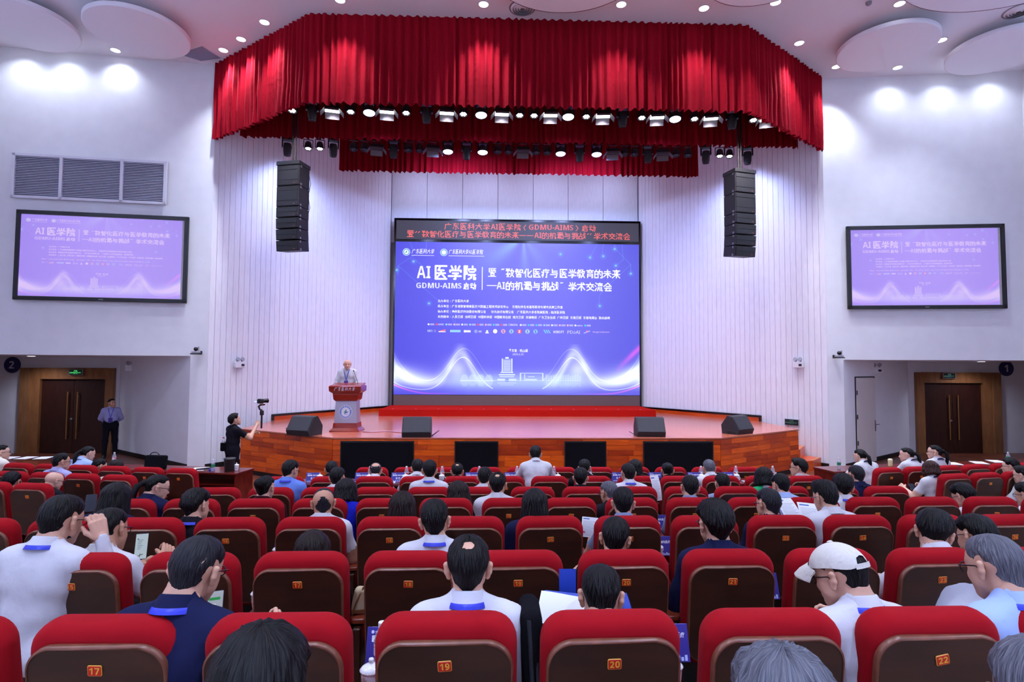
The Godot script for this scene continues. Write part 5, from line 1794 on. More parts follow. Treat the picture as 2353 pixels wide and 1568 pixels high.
func cut(b: Blob, tags: Array, noise := 0.0) -> Soup:   # the part of the surface that belongs to these bones
	var s := Soup.new()
	var map := PackedInt32Array()
	map.resize(b.v.size())
	map.fill(-1)
	var ns := FastNoiseLite.new()
	ns.frequency = 7.0
	ns.seed = 4
	for k in range(0, b.q.size(), 4):
		if not tags.has(b.t[b.q[k]]): continue
		var id := []
		for j in 4:
			var a := b.q[k + j]
			if map[a] < 0:
				map[a] = s.v.size()
				var p := b.v[a]
				if noise > 0.0: p += b.n[a] * noise * ns.get_noise_3d(p.x, p.y * 0.6, p.z)
				s.v.append(p); s.n.append(b.n[a]); s.c.append(Color.WHITE); s.u.append(Vector2(p.x, p.y))
			id.append(map[a])
		s.quad(id[0], id[1], id[2], id[3])
	if noise > 0.0: s.normals()
	return s


var BODY := {}
var HEADS := {}
var HAIR := {}
var HANDS := {}

func head_soup(cell: float) -> Soup:
	var B := []
	var bn := func(a: Vector3, ra: float, b: Vector3, rb: float) -> void: B.append([a, ra, b, rb, 0])
	bn.call(Vector3(0, 0.035, 0.033), 0.078, Vector3(0, 0.035, -0.02), 0.075)
	bn.call(Vector3(0, 0.0, -0.02), 0.066, Vector3(0, -0.03, -0.03), 0.06)
	bn.call(Vector3(0.028, -0.045, -0.04), 0.04, Vector3(0.014, -0.085, -0.062), 0.03)
	bn.call(Vector3(-0.028, -0.045, -0.04), 0.04, Vector3(-0.014, -0.085, -0.062), 0.03)
	bn.call(Vector3(-0.03, 0.024, -0.074), 0.019, Vector3(0.03, 0.024, -0.074), 0.019)
	bn.call(Vector3(0.036, -0.022, -0.066), 0.022, Vector3(0.044, -0.012, -0.04), 0.026)
	bn.call(Vector3(-0.036, -0.022, -0.066), 0.022, Vector3(-0.044, -0.012, -0.04), 0.026)
	bn.call(Vector3(0, 0.008, -0.092), 0.008, Vector3(0, -0.03, -0.108), 0.0115)
	bn.call(Vector3(-0.011, -0.034, -0.098), 0.0075, Vector3(0.011, -0.034, -0.098), 0.0075)
	bn.call(Vector3(-0.016, -0.06, -0.09), 0.0085, Vector3(0.016, -0.06, -0.09), 0.0085)
	bn.call(Vector3(0, 0.0, 0.02), 0.06, Vector3(0, -0.17, 0.045), 0.056)
	var b := blob(B, cell, 0.018)
	var s := cut(b, [0])
	# ears on their own, so that they stand off the skull
	for side in [-1, 1]:
		var e := blob([[Vector3(side * 0.079, 0.02, 0.012), 0.011, Vector3(side * 0.086, 0.022, 0.024), 0.011, 0], [Vector3(side * 0.086, 0.022, 0.024), 0.011, Vector3(side * 0.084, -0.005, 0.022), 0.01, 0], [Vector3(side * 0.084, -0.005, 0.022), 0.01, Vector3(side * 0.077, -0.03, 0.008), 0.009, 0], [Vector3(side * 0.077, -0.0, 0.005), 0.008, Vector3(side * 0.078, -0.025, 0.005), 0.008, 0]], maxf(cell * 0.8, 0.0045), 0.008)
		s.add(cut(e, [0]))
	for k in s.v.size():
		var p := s.v[k]
		if p.z > -0.055: continue
		var x := absf(p.x)
		if Vector2((x - 0.033) / 0.018, (p.y - 0.031) / 0.0055).length() < 1.0: s.c[k] = Color(0.07, 0.06, 0.06)
		elif Vector2((x - 0.032) / 0.013, (p.y - 0.008) / 0.0052).length() < 1.0: s.c[k] = Color(0.06, 0.045, 0.04)
		elif Vector2(x / 0.021, (p.y + 0.06) / 0.0085).length() < 1.0: s.c[k] = Color(0.75, 0.42, 0.42)
	return s

func hand_soup(curl: float) -> Soup:
	var B := []
	B.append([Vector3(0, 0, 0.03), 0.025, Vector3(0, 0, -0.01), 0.024, 0])
	for k in 4:
		var x: float = 0.03 - 0.02 * k
		B.append([Vector3(x * 0.6, 0, -0.01), 0.016, Vector3(x, 0, -0.085), 0.0125, 0])
		var L: float = [0.07, 0.078, 0.073, 0.056][k]
		var p := Vector3(x, 0.0, -0.088)
		var a := curl * 0.5
		for j in 3:
			var q: Vector3 = p + Vector3(x * 0.06, -sin(a), -cos(a)) * L * [0.45, 0.31, 0.24][j]
			B.append([p, 0.0092 - j * 0.0008, q, 0.0086 - j * 0.0008, 0])
			p = q
			a += curl
	B.append([Vector3(0.022, -0.004, -0.012), 0.015, Vector3(0.052, -0.016, -0.05), 0.0115, 0])
	B.append([Vector3(0.052, -0.016, -0.05), 0.0115, Vector3(0.052, -0.034 - curl * 0.01, -0.084), 0.0085, 0])
	return cut(blob(B, 0.0045, 0.006), [0])


# joints in metres; seated: y = 0 on the seat, standing: y = 0 on the floor; facing -z
func pose_of(kind: String) -> Dictionary:
	var P := {"lean": 4.0, "base": 0.0, "stand": false, "el": Vector3(0.225, 0.26, -0.06), "er": Vector3(0.225, 0.26, -0.06), "wl": Vector3(0.12, 0.2, -0.29), "wr": Vector3(0.12, 0.2, -0.29), "hand": 0}
	match kind:
		"lean": P.merge({"lean": 20.0, "el": Vector3(0.26, 0.27, -0.3), "er": Vector3(0.26, 0.27, -0.3), "wl": Vector3(0.1, 0.27, -0.5), "wr": Vector3(0.1, 0.27, -0.5)}, true)
		"read": P.merge({"lean": 8.0, "el": Vector3(0.25, 0.26, -0.16), "er": Vector3(0.25, 0.26, -0.16), "wl": Vector3(0.2, 0.34, -0.38), "wr": Vector3(0.2, 0.34, -0.38), "hand": 1}, true)
		"phone": P.merge({"lean": 8.0, "el": Vector3(0.25, 0.25, -0.1), "er": Vector3(0.27, 0.3, -0.14), "wl": Vector3(0.0, 0.4, -0.33), "wr": Vector3(0.17, 0.44, -0.36), "hand": 1}, true)
		"call": P.merge({"lean": 8.0, "er": Vector3(0.3, 0.28, -0.16), "wr": Vector3(0.19, 0.58, -0.17), "hand": 1}, true)
		"speak": P.merge({"lean": 6.0, "base": 0.83, "stand": true, "el": Vector3(0.255, 1.06, -0.05), "er": Vector3(0.255, 1.06, -0.05), "wl": Vector3(0.18, 1.0, -0.28), "wr": Vector3(0.18, 1.0, -0.28)}, true)
		"guard": P.merge({"lean": 0.0, "base": 0.83, "stand": true, "el": Vector3(0.245, 1.1, 0.07), "er": Vector3(0.245, 1.1, 0.07), "wl": Vector3(0.07, 0.93, 0.17), "wr": Vector3(0.05, 0.91, 0.19)}, true)
		"film": P.merge({"lean": 3.0, "base": 0.83, "stand": true, "el": Vector3(0.2, 1.14, -0.2), "er": Vector3(0.24, 1.16, -0.24), "wl": Vector3(0.0, 1.22, -0.42), "wr": Vector3(0.1, 1.4, -0.44), "hand": 1}, true)
	return P

func body(kind: String) -> Dictionary:
	if BODY.has(kind): return BODY[kind]
	var P := pose_of(kind)
	var b0: float = P.base
	var L := deg_to_rad(P.lean)
	var hip := Vector3(0, 0.1 + b0, 0)
	var tw := func(x: float, y: float, z: float) -> Vector3: return hip + Basis(Vector3.RIGHT, -L) * Vector3(x, y - 0.1, z)
	var B := []
	var bn := func(a: Vector3, ra: float, b: Vector3, rb: float, t: int) -> void: B.append([a, ra, b, rb, t])
	bn.call(tw.call(-0.07, 0.1, 0), 0.115, tw.call(0.07, 0.1, 0), 0.115, 0 if not P.stand else 3)
	bn.call(tw.call(-0.05, 0.27, 0.0), 0.112, tw.call(0.05, 0.27, 0.0), 0.112, 0)
	bn.call(tw.call(-0.075, 0.41, 0.005), 0.112, tw.call(0.075, 0.41, 0.005), 0.112, 0)
	bn.call(tw.call(-0.1, 0.49, 0.012), 0.08, tw.call(0.1, 0.49, 0.012), 0.08, 0)
	bn.call(tw.call(0, 0.2, 0.0), 0.11, tw.call(0, 0.47, 0.01), 0.1, 0)
	bn.call(tw.call(0, 0.555, 0.015), 0.05, tw.call(0, 0.64, -0.005), 0.052, 4)
	for side in [-1, 1]:
		var el: Vector3 = P.el if side < 0 else P.er
		var wr: Vector3 = P.wl if side < 0 else P.wr
		el.x *= side; wr.x *= side
		var sh: Vector3 = tw.call(side * 0.165, 0.5, 0.012)
		bn.call(tw.call(side * 0.03, 0.565, 0.015), 0.048, sh, 0.052, 0)
		bn.call(sh, 0.062, el.lerp(sh, 0.35), 0.054, 1)
		bn.call(el.lerp(sh, 0.35), 0.052, el, 0.046, 2)
		bn.call(el, 0.045, wr, 0.03, 3 if false else 5)
		var hp := hip + Vector3(side * 0.09, 0, 0)
		if P.stand:
			bn.call(hp, 0.095, Vector3(side * 0.11, 0.48, -0.01), 0.07, 3)
			bn.call(Vector3(side * 0.11, 0.48, -0.01), 0.068, Vector3(side * 0.12, 0.08, 0.02), 0.052, 3)
			bn.call(Vector3(side * 0.12, 0.05, 0.03), 0.045, Vector3(side * 0.13, 0.035, -0.13), 0.035, 6)
		else:
			bn.call(hp, 0.09, Vector3(side * 0.12, 0.09, -0.42), 0.068, 3)
			bn.call(Vector3(side * 0.12, 0.08, -0.43), 0.065, Vector3(side * 0.12, -0.3, -0.4), 0.05, 3)
	var g := blob(B, 0.0165, 0.045)
	var d := {"pose": P}
	# tags: 0 torso, 1 sleeve, 2 lower sleeve, 5 forearm, 3 legs, 4 neck, 6 shoes
	d.long = cut(g, [0, 1, 2, 5], 0.007).mesh()
	d.short = cut(g, [0, 1], 0.007).mesh()
	d.legs = cut(g, [3], 0.004).mesh()
	if P.stand: d.shoes = cut(g, [6]).mesh()
	d.neck = cut(g, [4])
	var inner := cut(g, [0, 1, 2, 5])   # the body under the clothes
	for k in inner.v.size(): inner.v[k] -= inner.n[k] * 0.012
	d.inner = inner
	d.arms = cut(g, [2, 5])
	d.head = tw.call(0, 0.685, -0.028)
	var c: Vector3 = tw.call(0, 0.575, 0.013)
	d.collar_at = Transform3D(Basis(Vector3.RIGHT, -L - 0.22), c)
	d.hands = []
	for side in [-1, 1]:
		var el: Vector3 = P.el if side < 0 else P.er
		var wr: Vector3 = P.wl if side < 0 else P.wr
		el.x *= side; wr.x *= side
		var z := (el - wr).normalized()
		var up := Vector3.UP if absf(z.y) < 0.8 else Vector3(side * 0.9, 0, 0.4)
		if P.hand == 1 and wr.y > 0.3: up = Vector3(side * 0.8, 0.35, 0.5)
		var x := up.cross(z).normalized()
		var bs := Basis(x, z.cross(x), z)
		if side < 0: bs.x = bs.x   # thumbs point inwards on both hands
		d.hands.append([Transform3D(bs, wr), side])
	BODY[kind] = d
	return d


# ------------------------------------------------------------------ hair, in the head's own frame
func curve_at(pts: Array, x: float) -> float:
	for k in pts.size() - 1:
		if x <= pts[k + 1][0]:
			return lerpf(pts[k][1], pts[k + 1][1], smoothstep(pts[k][0], pts[k + 1][0], x))
	return pts[-1][1]

func hair_soup(style: String) -> Soup:
	var s := Soup.new()
	var ns := FastNoiseLite.new()
	ns.seed = style.hash() % 1000
	ns.frequency = 1.0
	var top := 0.02
	var sidet := 0.01
	var line := [[0, 40.0], [50, 34.0], [66, 10.0], [80, 2.0], [94, 14.0], [110, -18.0], [132, -40.0], [180, -56.0]]
	var spiky := 0.005
	var length := 0.0
	var thin := 0.0
	match style:
		"crop": top = 0.013; sidet = 0.007; spiky = 0.003
		"full": top = 0.034; sidet = 0.024; spiky = 0.008
		"thin": top = 0.015; sidet = 0.011; thin = 0.36
		"sparse": top = 0.006; sidet = 0.007; thin = 0.75; line[0][1] = 62.0; line[1][1] = 55.0
		"buzz": top = 0.0035; sidet = 0.0035; spiky = 0.001; line[0][1] = 46.0
		"wavy": top = 0.04; sidet = 0.028; spiky = 0.016
		"quiff": top = 0.036; sidet = 0.008; spiky = 0.006
		"long": top = 0.018; sidet = 0.024; length = 0.27
		"bob": top = 0.022; sidet = 0.03; length = 0.13
		"bun", "pony": top = 0.012; sidet = 0.012; line = [[0, 42.0], [50, 36.0], [70, 16.0], [96, 18.0], [112, -14.0], [130, -40.0], [180, -52.0]]
		"cap": top = 0.022; sidet = 0.02; spiky = 0.0; line = [[0, 14.0], [90, 10.0], [140, 2.0], [156, 4.0], [162, 24.0], [180, 28.0]]
	var cols := 44
	var rows := []
	var nc := 7 if length > 0.0 else 0
	var nv := 13
	for r in nc + nv:
		var row := []
		for k in cols:
			var az := 360.0 * k / cols
			var fa := az if az <= 180.0 else 360.0 - az
			var hl := curve_at(line, fa)
			var t := deg_to_rad(az)
			var p: Vector3
			if length > 0.0:
				var w := smoothstep(58.0, 76.0, fa)
				hl = lerpf(hl, -4.0, w)
				if r < nc:
					var u := float(r) / nc
					var e := deg_to_rad(hl)
					var th := sidet * lerpf(0.3, 1.0, w)
					var base := Vector3(-(0.08 + th) * sin(t) * cos(e), 0.03 + 0.088 * sin(e), -(0.106 + th) * cos(t) * cos(e) + 0.004)
					var drop := (1.0 - u) * w * (length * (0.85 + 0.15 * sin(fa * 0.02)))
					var sw := 1.0 + 0.12 * sin((1.0 - u) * 2.2) * w
					p = Vector3(base.x * sw, base.y - drop, base.z * sw + 0.012 * (1.0 - u) * w)
					if r == 0: p = Vector3(p.x * 0.82, p.y, p.z * 0.85)
					var st := ns.get_noise_2d(k * 9.0, u * 2.0) * 0.006
					row.append(p + Vector3(p.x, 0, p.z).normalized() * st)
					continue
			var v := float(r - nc) / (nv - 1)
			var el := lerpf(hl, 90.0, v)
			var e2 := deg_to_rad(el)
			var edge := smoothstep(0.0, 0.28 if fa > 80.0 else 0.16, v) if length <= 0.0 or fa < 66.0 else 1.0
			var th2 := lerpf(sidet, top, smoothstep(10.0, 60.0, el)) * edge - 0.004 * (1.0 - edge)
			if style == "quiff" and fa < 80.0: th2 += 0.02 * smoothstep(30.0, 60.0, el) * (1.0 - v)
			if style == "cap": th2 = lerpf(0.014, 0.02, v)
			if thin > 0.0:
				var dv := Vector3(-sin(t) * cos(e2), sin(e2), -cos(t) * cos(e2))
				var ang := dv.angle_to(Vector3(0.0, 0.86, 0.5))
				th2 = lerpf(-0.004, th2, smoothstep(thin * 0.55, thin, ang + ns.get_noise_2d(k * 3.0, r * 2.0) * 0.16))
			th2 += (ns.get_noise_2d(k * 6.0, el * 0.06) * spiky + ns.get_noise_2d(k * 31.0, el * 0.3) * spiky * 0.5) * edge
			var low := maxf(0.0, -12.0 - el) / 60.0      # below the skull the hair follows the nape
			if low > 0.0: e2 = deg_to_rad(-12.0)
			p = Vector3(-(0.08 + th2) * sin(t) * cos(e2), 0.03 + (0.088 + th2) * sin(e2), 0.004 - (0.106 + th2) * cos(t) * cos(e2))
			if low > 0.0: p = Vector3(p.x * lerpf(1.0, 0.74, low), p.y - 0.105 * low, p.z * lerpf(1.0, 0.86, low))
			row.append(p)
		rows.append(row)
	s.grid(rows, true)
	if style == "bun":
		s.ball(Vector3(0, 0.06, 0.135), Vector3(0.052, 0.05, 0.045), 16, 10)
	if style == "pony":
		s.ball(Vector3(0, 0.03, 0.125), Vector3(0.034, 0.034, 0.03), 12, 8)
		s.tube([Vector3(0, 0.03, 0.13), Vector3(0, -0.01, 0.175), Vector3(0.005, -0.09, 0.18), Vector3(0.01, -0.19, 0.165), Vector3(0.01, -0.24, 0.15)], [0.022, 0.03, 0.03, 0.022, 0.006], 12)
	return s

func cap_extras() -> Soup:
	var s := Soup.new()
	var rows := []
	for r in 3:
		var row := []
		for k in 15:
			var a := deg_to_rad(-68.0 + 136.0 * k / 14)
			var rr: float = [0.0, 0.055, 0.088][r] * cos(a * 0.9)
			row.append(Vector3(0.098 * sin(a), 0.05 - 0.02 * r + 0.02 * cos(a) - 0.012 * pow(a, 2) , -0.112 * cos(a) - rr))
		rows.append(row)
	s.grid(rows)
	var under := []
	for row in rows:
		var q := []
		for p in row: q.append(p + Vector3(0, -0.006, 0))
		under.append(q)
	under.reverse()
	s.grid(under)
	s.grid([under[0], rows[2]])
	return s

func cap_strap() -> Soup:
	var s := Soup.new()
	var rows := []
	for r in 2:
		var row := []
		for k in 9:
			var a := deg_to_rad(150.0 + 60.0 * k / 8)
			row.append(Vector3(-0.098 * sin(a), 0.03 + 0.02 * r, 0.004 - 0.124 * cos(a)))
		rows.append(row)
	s.grid(rows)
	return s


func glasses_soup() -> Soup:
	var s := Soup.new()
	for e in [-1, 1]:
		var ring := []
		for k in 17:
			var a := TAU * k / 16
			ring.append(Vector3(e * 0.034 + 0.026 * cos(a), 0.004 + 0.02 * sin(a), -0.106 + 0.006 * absf(cos(a))))
		s.tube(ring, [0.0024], 5, false)
		s.tube([Vector3(e * 0.06, 0.01, -0.1), Vector3(e * 0.078, 0.013, -0.085), Vector3(e * 0.086, 0.014, 0.0), Vector3(e * 0.085, -0.004, 0.03)], [0.0026], 5)
	s.tube([Vector3(-0.01, 0.008, -0.107), Vector3(0.01, 0.008, -0.107)], [0.0024], 5)
	return s


var COLLAR: ArrayMesh
var TEE_COLLAR: ArrayMesh
var RIBBON: ArrayMesh
var GLASSES: ArrayMesh
var CAPX: ArrayMesh

func people_parts() -> void:
	HEADS.near = head_soup(0.0058)
	HEADS.far = head_soup(0.009)
	HANDS[0] = hand_soup(0.5)
	HANDS[1] = hand_soup(0.85)
	for k in 2:   # mirrored for the other arm
		var m := Soup.new()
		m.add(HANDS[k], Transform3D(Basis(Vector3(-1, 0, 0), Vector3(0, 1, 0), Vector3(0, 0, 1)), Vector3.ZERO))
		for j in range(0, m.i.size(), 3):
			var t := m.i[j + 1]
			m.i[j + 1] = m.i[j + 2]
			m.i[j + 2] = t
		HANDS[k + 2] = m
	var s := Soup.new()
	s.lathe([Vector2(0.088, -0.014), Vector2(0.081, 0.0), Vector2(0.07, 0.036), Vector2(0.0665, 0.042), Vector2(0.063, 0.036), Vector2(0.061, 0.01)], 28, Transform3D(Basis.IDENTITY.scaled(Vector3(0.92, 1, 1))))
	COLLAR = s.mesh()
	s = Soup.new()
	s.lathe([Vector2(0.094, -0.02), Vector2(0.084, -0.006), Vector2(0.068, 0.008), Vector2(0.062, 0.0)], 28)
	TEE_COLLAR = s.mesh()
	s = Soup.new()
	s.lathe([Vector2(0.0915, -0.008), Vector2(0.088, 0.002), Vector2(0.083, 0.012), Vector2(0.079, 0.011)], 28, Transform3D(Basis.IDENTITY.scaled(Vector3(0.93, 1, 1))))
	RIBBON = s.mesh()
	GLASSES = glasses_soup().mesh()
	CAPX = cap_extras().mesh()

# h: head centre; yaw/pitch/roll of the head; by: yaw of the body
func person(label: String, h: Vector3, yaw: float, pitch: float, roll: float, by: float, kind: String, cloth: String, long: bool, style: String, col: String, o := {}) -> Node3D:
	var d := body(kind)
	var sc: float = o.get("scale", 1.0)
	var bb := Basis(Vector3.UP, deg_to_rad(-by)).scaled(Vector3.ONE * sc)
	var root_at: Vector3 = h - bb * d.head
	if o.has("floor"): root_at.y = o.floor
	var hb := Basis(Vector3.UP, deg_to_rad(by - yaw)) * Basis(Vector3.RIGHT, deg_to_rad(-pitch)) * Basis(Vector3(0, 0, 1), deg_to_rad(-roll))
	var piv := Vector3(0, -0.1, 0.03)
	var hx := Transform3D(hb, d.head + piv - hb * piv)
	var skin := Soup.new()
	skin.add(HEADS.near if o.get("near", false) else HEADS.far, hx)
	skin.add(d.neck)
	skin.add(d.inner)
	if not long: skin.add(d.arms)
	for q in d.hands:
		var g: int = d.pose.hand if q[1] > 0 or kind != "call" else 0
		skin.add(HANDS[g + 2] if q[1] > 0 else HANDS[g], q[0])
	var n := put("person", skin, M.skin[o.get("skin", 0)], null, Transform3D(bb, root_at))
	tag(n, label, "person", "audience and speakers")
	put("shirt", d.long if long else d.short, M["c_" + cloth], n)
	put("trousers", d.legs, M["c_" + o.get("legs", "dark")], n)
	if d.has("shoes"): put("shoe_pair", d.shoes, M.black, n)
	var cc: String = o.get("collar", cloth)
	put("collar", COLLAR if o.get("shirt", true) else TEE_COLLAR, M["c_" + cc], n, d.collar_at)
	if style != "bald":
		if not HAIR.has(style): HAIR[style] = hair_soup(style).mesh()
		if style == "cap":
			if not HAIR.has("crop"): HAIR["crop"] = hair_soup("crop").mesh()
			put("hair", HAIR["crop"], M["h_" + col], n, hx)
			var c := put("cap", HAIR[style], M.cap_cloth, n, hx)
			put("peak", CAPX, M.cap_cloth, c)
			put("strap", cap_strap(), M.cap_cloth, c)
			var bt := Soup.new()
			bt.ball(Vector3(0, 0.139, 0.004), Vector3(0.012, 0.006, 0.012), 10, 6)
			put("top_button", bt, M.cap_cloth, c)
		else:
			put("hair", HAIR[style], M["h_" + col], n, hx)
	if o.get("ribbon", false):
		put("lanyard", RIBBON, M.ribbon, n, d.collar_at * Transform3D(Basis(Vector3.RIGHT, 0.1), Vector3(0, -0.006, 0)))
	if o.get("glasses", false): put("spectacles", GLASSES, M.spectacle, n, hx)
	if o.get("badge", false):
		var s := Soup.new()
		var a: Vector3 = d.collar_at.origin
		for e in [-1, 1]:
			s.bar(a + Vector3(e * 0.07, 0.0, -0.07), a + Vector3(e * 0.055, -0.05, -0.112), 0.004, 0.014)
			s.bar(a + Vector3(e * 0.055, -0.05, -0.112), a + Vector3(e * 0.004, -0.26, -0.135), 0.004, 0.014)
		put("lanyard", s, M.ribbon, n)
		s = Soup.new()
		s.slab(0.095, 0.13, 0.006, 0.006, 0.002, Transform3D(Basis.IDENTITY, a + Vector3(0.0, -0.335, -0.138)), 3, 1)
		put("badge", s, M.badge, n)
	return n


func people() -> void:
	people_parts()
	person("person in dark top sitting, behind seat eighteen of seventh row", Vector3(-1.264, 1.898, -1.200), -12.0, 6, 0, 0, "rest", "dark", true, "full", "black", {"near": true})
	person("person in lilac shirt sitting, behind seat twenty-one of seventh row", Vector3(-0.229, 1.871, -1.120), 17.1, 8, 0, 0, "rest", "lilac", true, "wavy", "grey", {"near": true})
	person("person in lilac shirt sitting, behind seat twenty-three of seventh row", Vector3(0.301, 1.896, -1.140), 33.7, 8, 0, 0, "rest", "lilac", true, "short", "grey", {"near": true})
	person("person in navy top with blue lanyard looking down, seventh row seat seventeen", Vector3(-1.963, 1.789, -2.260), 3.9, 16, 6, 6, "read", "navy", false, "crop", "salt", {"ribbon": true, "glasses": true, "scale": 1.06, "near": true})
	person("person in white shirt with blue lanyard sitting back, seventh row seat nineteen", Vector3(-0.890, 1.777, -2.300), -0.4, 4, 0, 0, "rest", "white", true, "thin", "black", {"ribbon": true, "near": true})
	person("person in dark top looking down, seventh row seat twenty", Vector3(-0.348, 1.628, -2.380), 10.8, 22, 0, 0, "read", "dark", true, "short", "black", {"near": true})
	person("person in beige cap and white shirt with blue lanyard looking down, seventh row seat twenty-two", Vector3(0.678, 1.734, -2.320), -27.7, 20, 0, -8, "read", "white", true, "cap", "black", {"ribbon": true, "glasses": true, "near": true})
	person("person in pale blue shirt with blue lanyard sitting back, seventh row seat twenty-three", Vector3(1.268, 1.779, -2.260), -4.0, 16, 0, -8, "rest", "lightblue", true, "crop", "grey", {"ribbon": true, "glasses": true, "scale": 1.05, "near": true})
	person("person in white shirt with blue lanyard holding phone to ear, sixth row seat fourteen", Vector3(-3.245, 1.699, -3.320), 4.5, 14, 0, 6, "call", "white", true, "short", "black", {"ribbon": true, "glasses": true, "scale": 1.12, "near": true})
	person("person in white shirt with spectacles holding a phone, sixth row seat fifteen", Vector3(-3.188, 1.544, -3.680), 2.0, 16, -10, 6, "phone", "white", false, "short", "black", {"glasses": true, "scale": 1.08, "skin": 1, "near": true})
	person("person in dark top sitting back, sixth row seat seventeen", Vector3(-1.842, 1.484, -3.420), -17.5, 12, 0, 0, "rest", "dark", true, "long", "brown", {"near": true})
	person("person in white shirt with blue lanyard sitting back, sixth row seat eighteen", Vector3(-1.130, 1.651, -3.460), -3.6, 4, -4, 0, "rest", "white", true, "short", "black", {"ribbon": true, "near": true})
	person("person in dark top looking down, sixth row seat twenty", Vector3(-0.065, 1.543, -3.460), 16.0, 10, 4, 0, "read", "dark", true, "short", "black", {"near": true})
	person("person in navy top with spectacles sitting back, sixth row seat twenty-one", Vector3(0.550, 1.637, -3.400), -0.4, 6, 0, 0, "rest", "navy", true, "full", "black", {"glasses": true, "scale": 1.08, "near": true})
	person("person in white shirt with blue lanyard leaning forward, sixth row seat twenty-three", Vector3(1.868, 1.585, -3.420), 39.5, 16, 6, 0, "lean", "white", true, "full", "black", {"ribbon": true, "scale": 1.04, "near": true})
	person("person in dark top with spectacles sitting back, sixth row seat twenty-four", Vector3(2.217, 1.540, -3.460), -5.4, 18, 10, -8, "rest", "dark", true, "full", "black", {"glasses": true, "near": true})
	person("person in navy top looking down, fifth row seat fourteen", Vector3(-3.749, 1.534, -4.590), -3.7, 14, 0, 6, "read", "navy", true, "long", "black", {"near": true})
	person("person in dark top with blue lanyard sitting back, fifth row seat fifteen", Vector3(-3.127, 1.472, -4.590), 12.4, 12, -8, 6, "rest", "dark", true, "full", "black", {"ribbon": true, "near": true})
	person("person in white shirt sitting back, fifth row seat seventeen", Vector3(-2.112, 1.505, -4.550), -16.5, 8, 0, 0, "rest", "white", false, "buzz", "salt", {"skin": 1, "near": true})
	person("person in dark top sitting back, fifth row seat eighteen", Vector3(-1.496, 1.471, -4.530), -9.0, 4, 0, 0, "rest", "dark", true, "long", "brown", {"near": true})
	person("person in navy top sitting back, fifth row seat twenty", Vector3(-0.459, 1.489, -4.530), 4.3, 4, 0, 0, "rest", "navy", false, "long", "black", {"near": true})
	person("person in grey blue shirt looking down, fifth row seat twenty-one", Vector3(0.248, 1.493, -4.550), 13.0, 6, 0, 0, "read", "greyblue", false, "short", "black", {"near": true})
	person("person in navy top with spectacles sitting back, fifth row seat twenty-three", Vector3(1.446, 1.481, -4.550), -9.9, 10, 4, 0, "rest", "navy", false, "short", "salt", {"glasses": true, "near": true})
	person("person in white shirt with spectacles looking down, fifth row seat twenty-four", Vector3(1.928, 1.535, -4.550), -5.3, 14, 0, 0, "read", "white", true, "quiff", "black", {"glasses": true, "near": true})
	person("person in navy top with spectacles holding a phone, fourth row seat thirteen", Vector3(-4.133, 1.388, -5.750), 49.1, 16, 0, 6, "phone", "navy", false, "pony", "black", {"glasses": true, "skin": 2})
	person("person in dark maroon top sitting back, fourth row seat fifteen", Vector3(-3.042, 1.373, -5.730), 3.1, 8, 0, 0, "rest", "maroon", true, "bun", "black", {"skin": 2})
	person("person in royal blue dress leaning forward, fourth row seat sixteen", Vector3(-2.254, 1.334, -5.750), 0.5, 10, 0, 0, "lean", "royal", false, "bob", "black", {})
	person("person in dark top sitting back, fourth row seat eighteen", Vector3(-1.116, 1.307, -5.750), -23.3, 8, 0, 0, "rest", "dark", true, "bob", "brown", {})
	person("person in white shirt sitting back, fourth row seat nineteen", Vector3(-0.742, 1.404, -5.710), 5.5, 4, 0, 0, "rest", "white", true, "thin", "black", {})
	person("person in dark top with spectacles sitting back, fourth row seat twenty-one", Vector3(0.430, 1.291, -5.850), -20.1, 10, 0, 0, "rest", "dark", true, "crop", "grey", {"glasses": true})
	person("person in grey blue shirt with spectacles sitting back, fourth row seat twenty-two", Vector3(1.203, 1.364, -5.750), 9.1, 10, 6, 0, "rest", "greyblue", true, "short", "black", {"glasses": true})
	person("person in white shirt with blue lanyard sitting back, fourth row seat twenty-five", Vector3(2.775, 1.374, -5.710), 23.7, 8, 0, 0, "rest", "white", true, "full", "black", {"ribbon": true})
	person("person in white shirt with spectacles looking down, fourth row seat twenty-seven", Vector3(4.153, 1.268, -5.790), -12.0, 24, 0, -8, "read", "white", false, "full", "black", {"glasses": true})
	person("person in bright blue shirt with blue lanyard sitting back, third row seat fourteen", Vector3(-3.205, 1.343, -6.850), 16.2, 12, 0, 0, "rest", "skyblue", true, "short", "black", {"ribbon": true, "glasses": true})
	person("person in white shirt sitting back, third row seat fifteen", Vector3(-2.637, 1.255, -6.850), 4.6, 8, 0, 0, "rest", "white", true, "short", "black", {})
	person("person in white shirt with blue lanyard sitting back, third row seat seventeen", Vector3(-1.537, 1.337, -6.850), -6.3, 2, 0, 0, "rest", "white", true, "short", "black", {"ribbon": true})
	person("person in white shirt with blue lanyard sitting back, third row seat eighteen", Vector3(-0.887, 1.261, -6.850), 9.2, 4, 0, 0, "rest", "white", true, "crop", "black", {"ribbon": true})
	person("person in dark top sitting back, third row seat twenty", Vector3(0.266, 1.248, -6.850), 13.8, 4, 0, 0, "rest", "dark", true, "short", "black", {})
	person("person in white shirt with blue lanyard looking down, third row seat twenty-one", Vector3(0.853, 1.301, -6.850), -2.5, 4, 0, 0, "read", "white", true, "crop", "black", {"ribbon": true})
	person("person in grey blue shirt with spectacles sitting back, third row seat twenty-three", Vector3(2.004, 1.178, -6.850), 7.1, 10, 0, 0, "rest", "greyblue", true, "short", "black", {"glasses": true})
	person("person in green top with white collar looking down, third row seat twenty-four", Vector3(2.559, 1.234, -6.950), 15.6, 10, 0, 0, "read", "green", false, "bob", "black", {"collar": "white"})
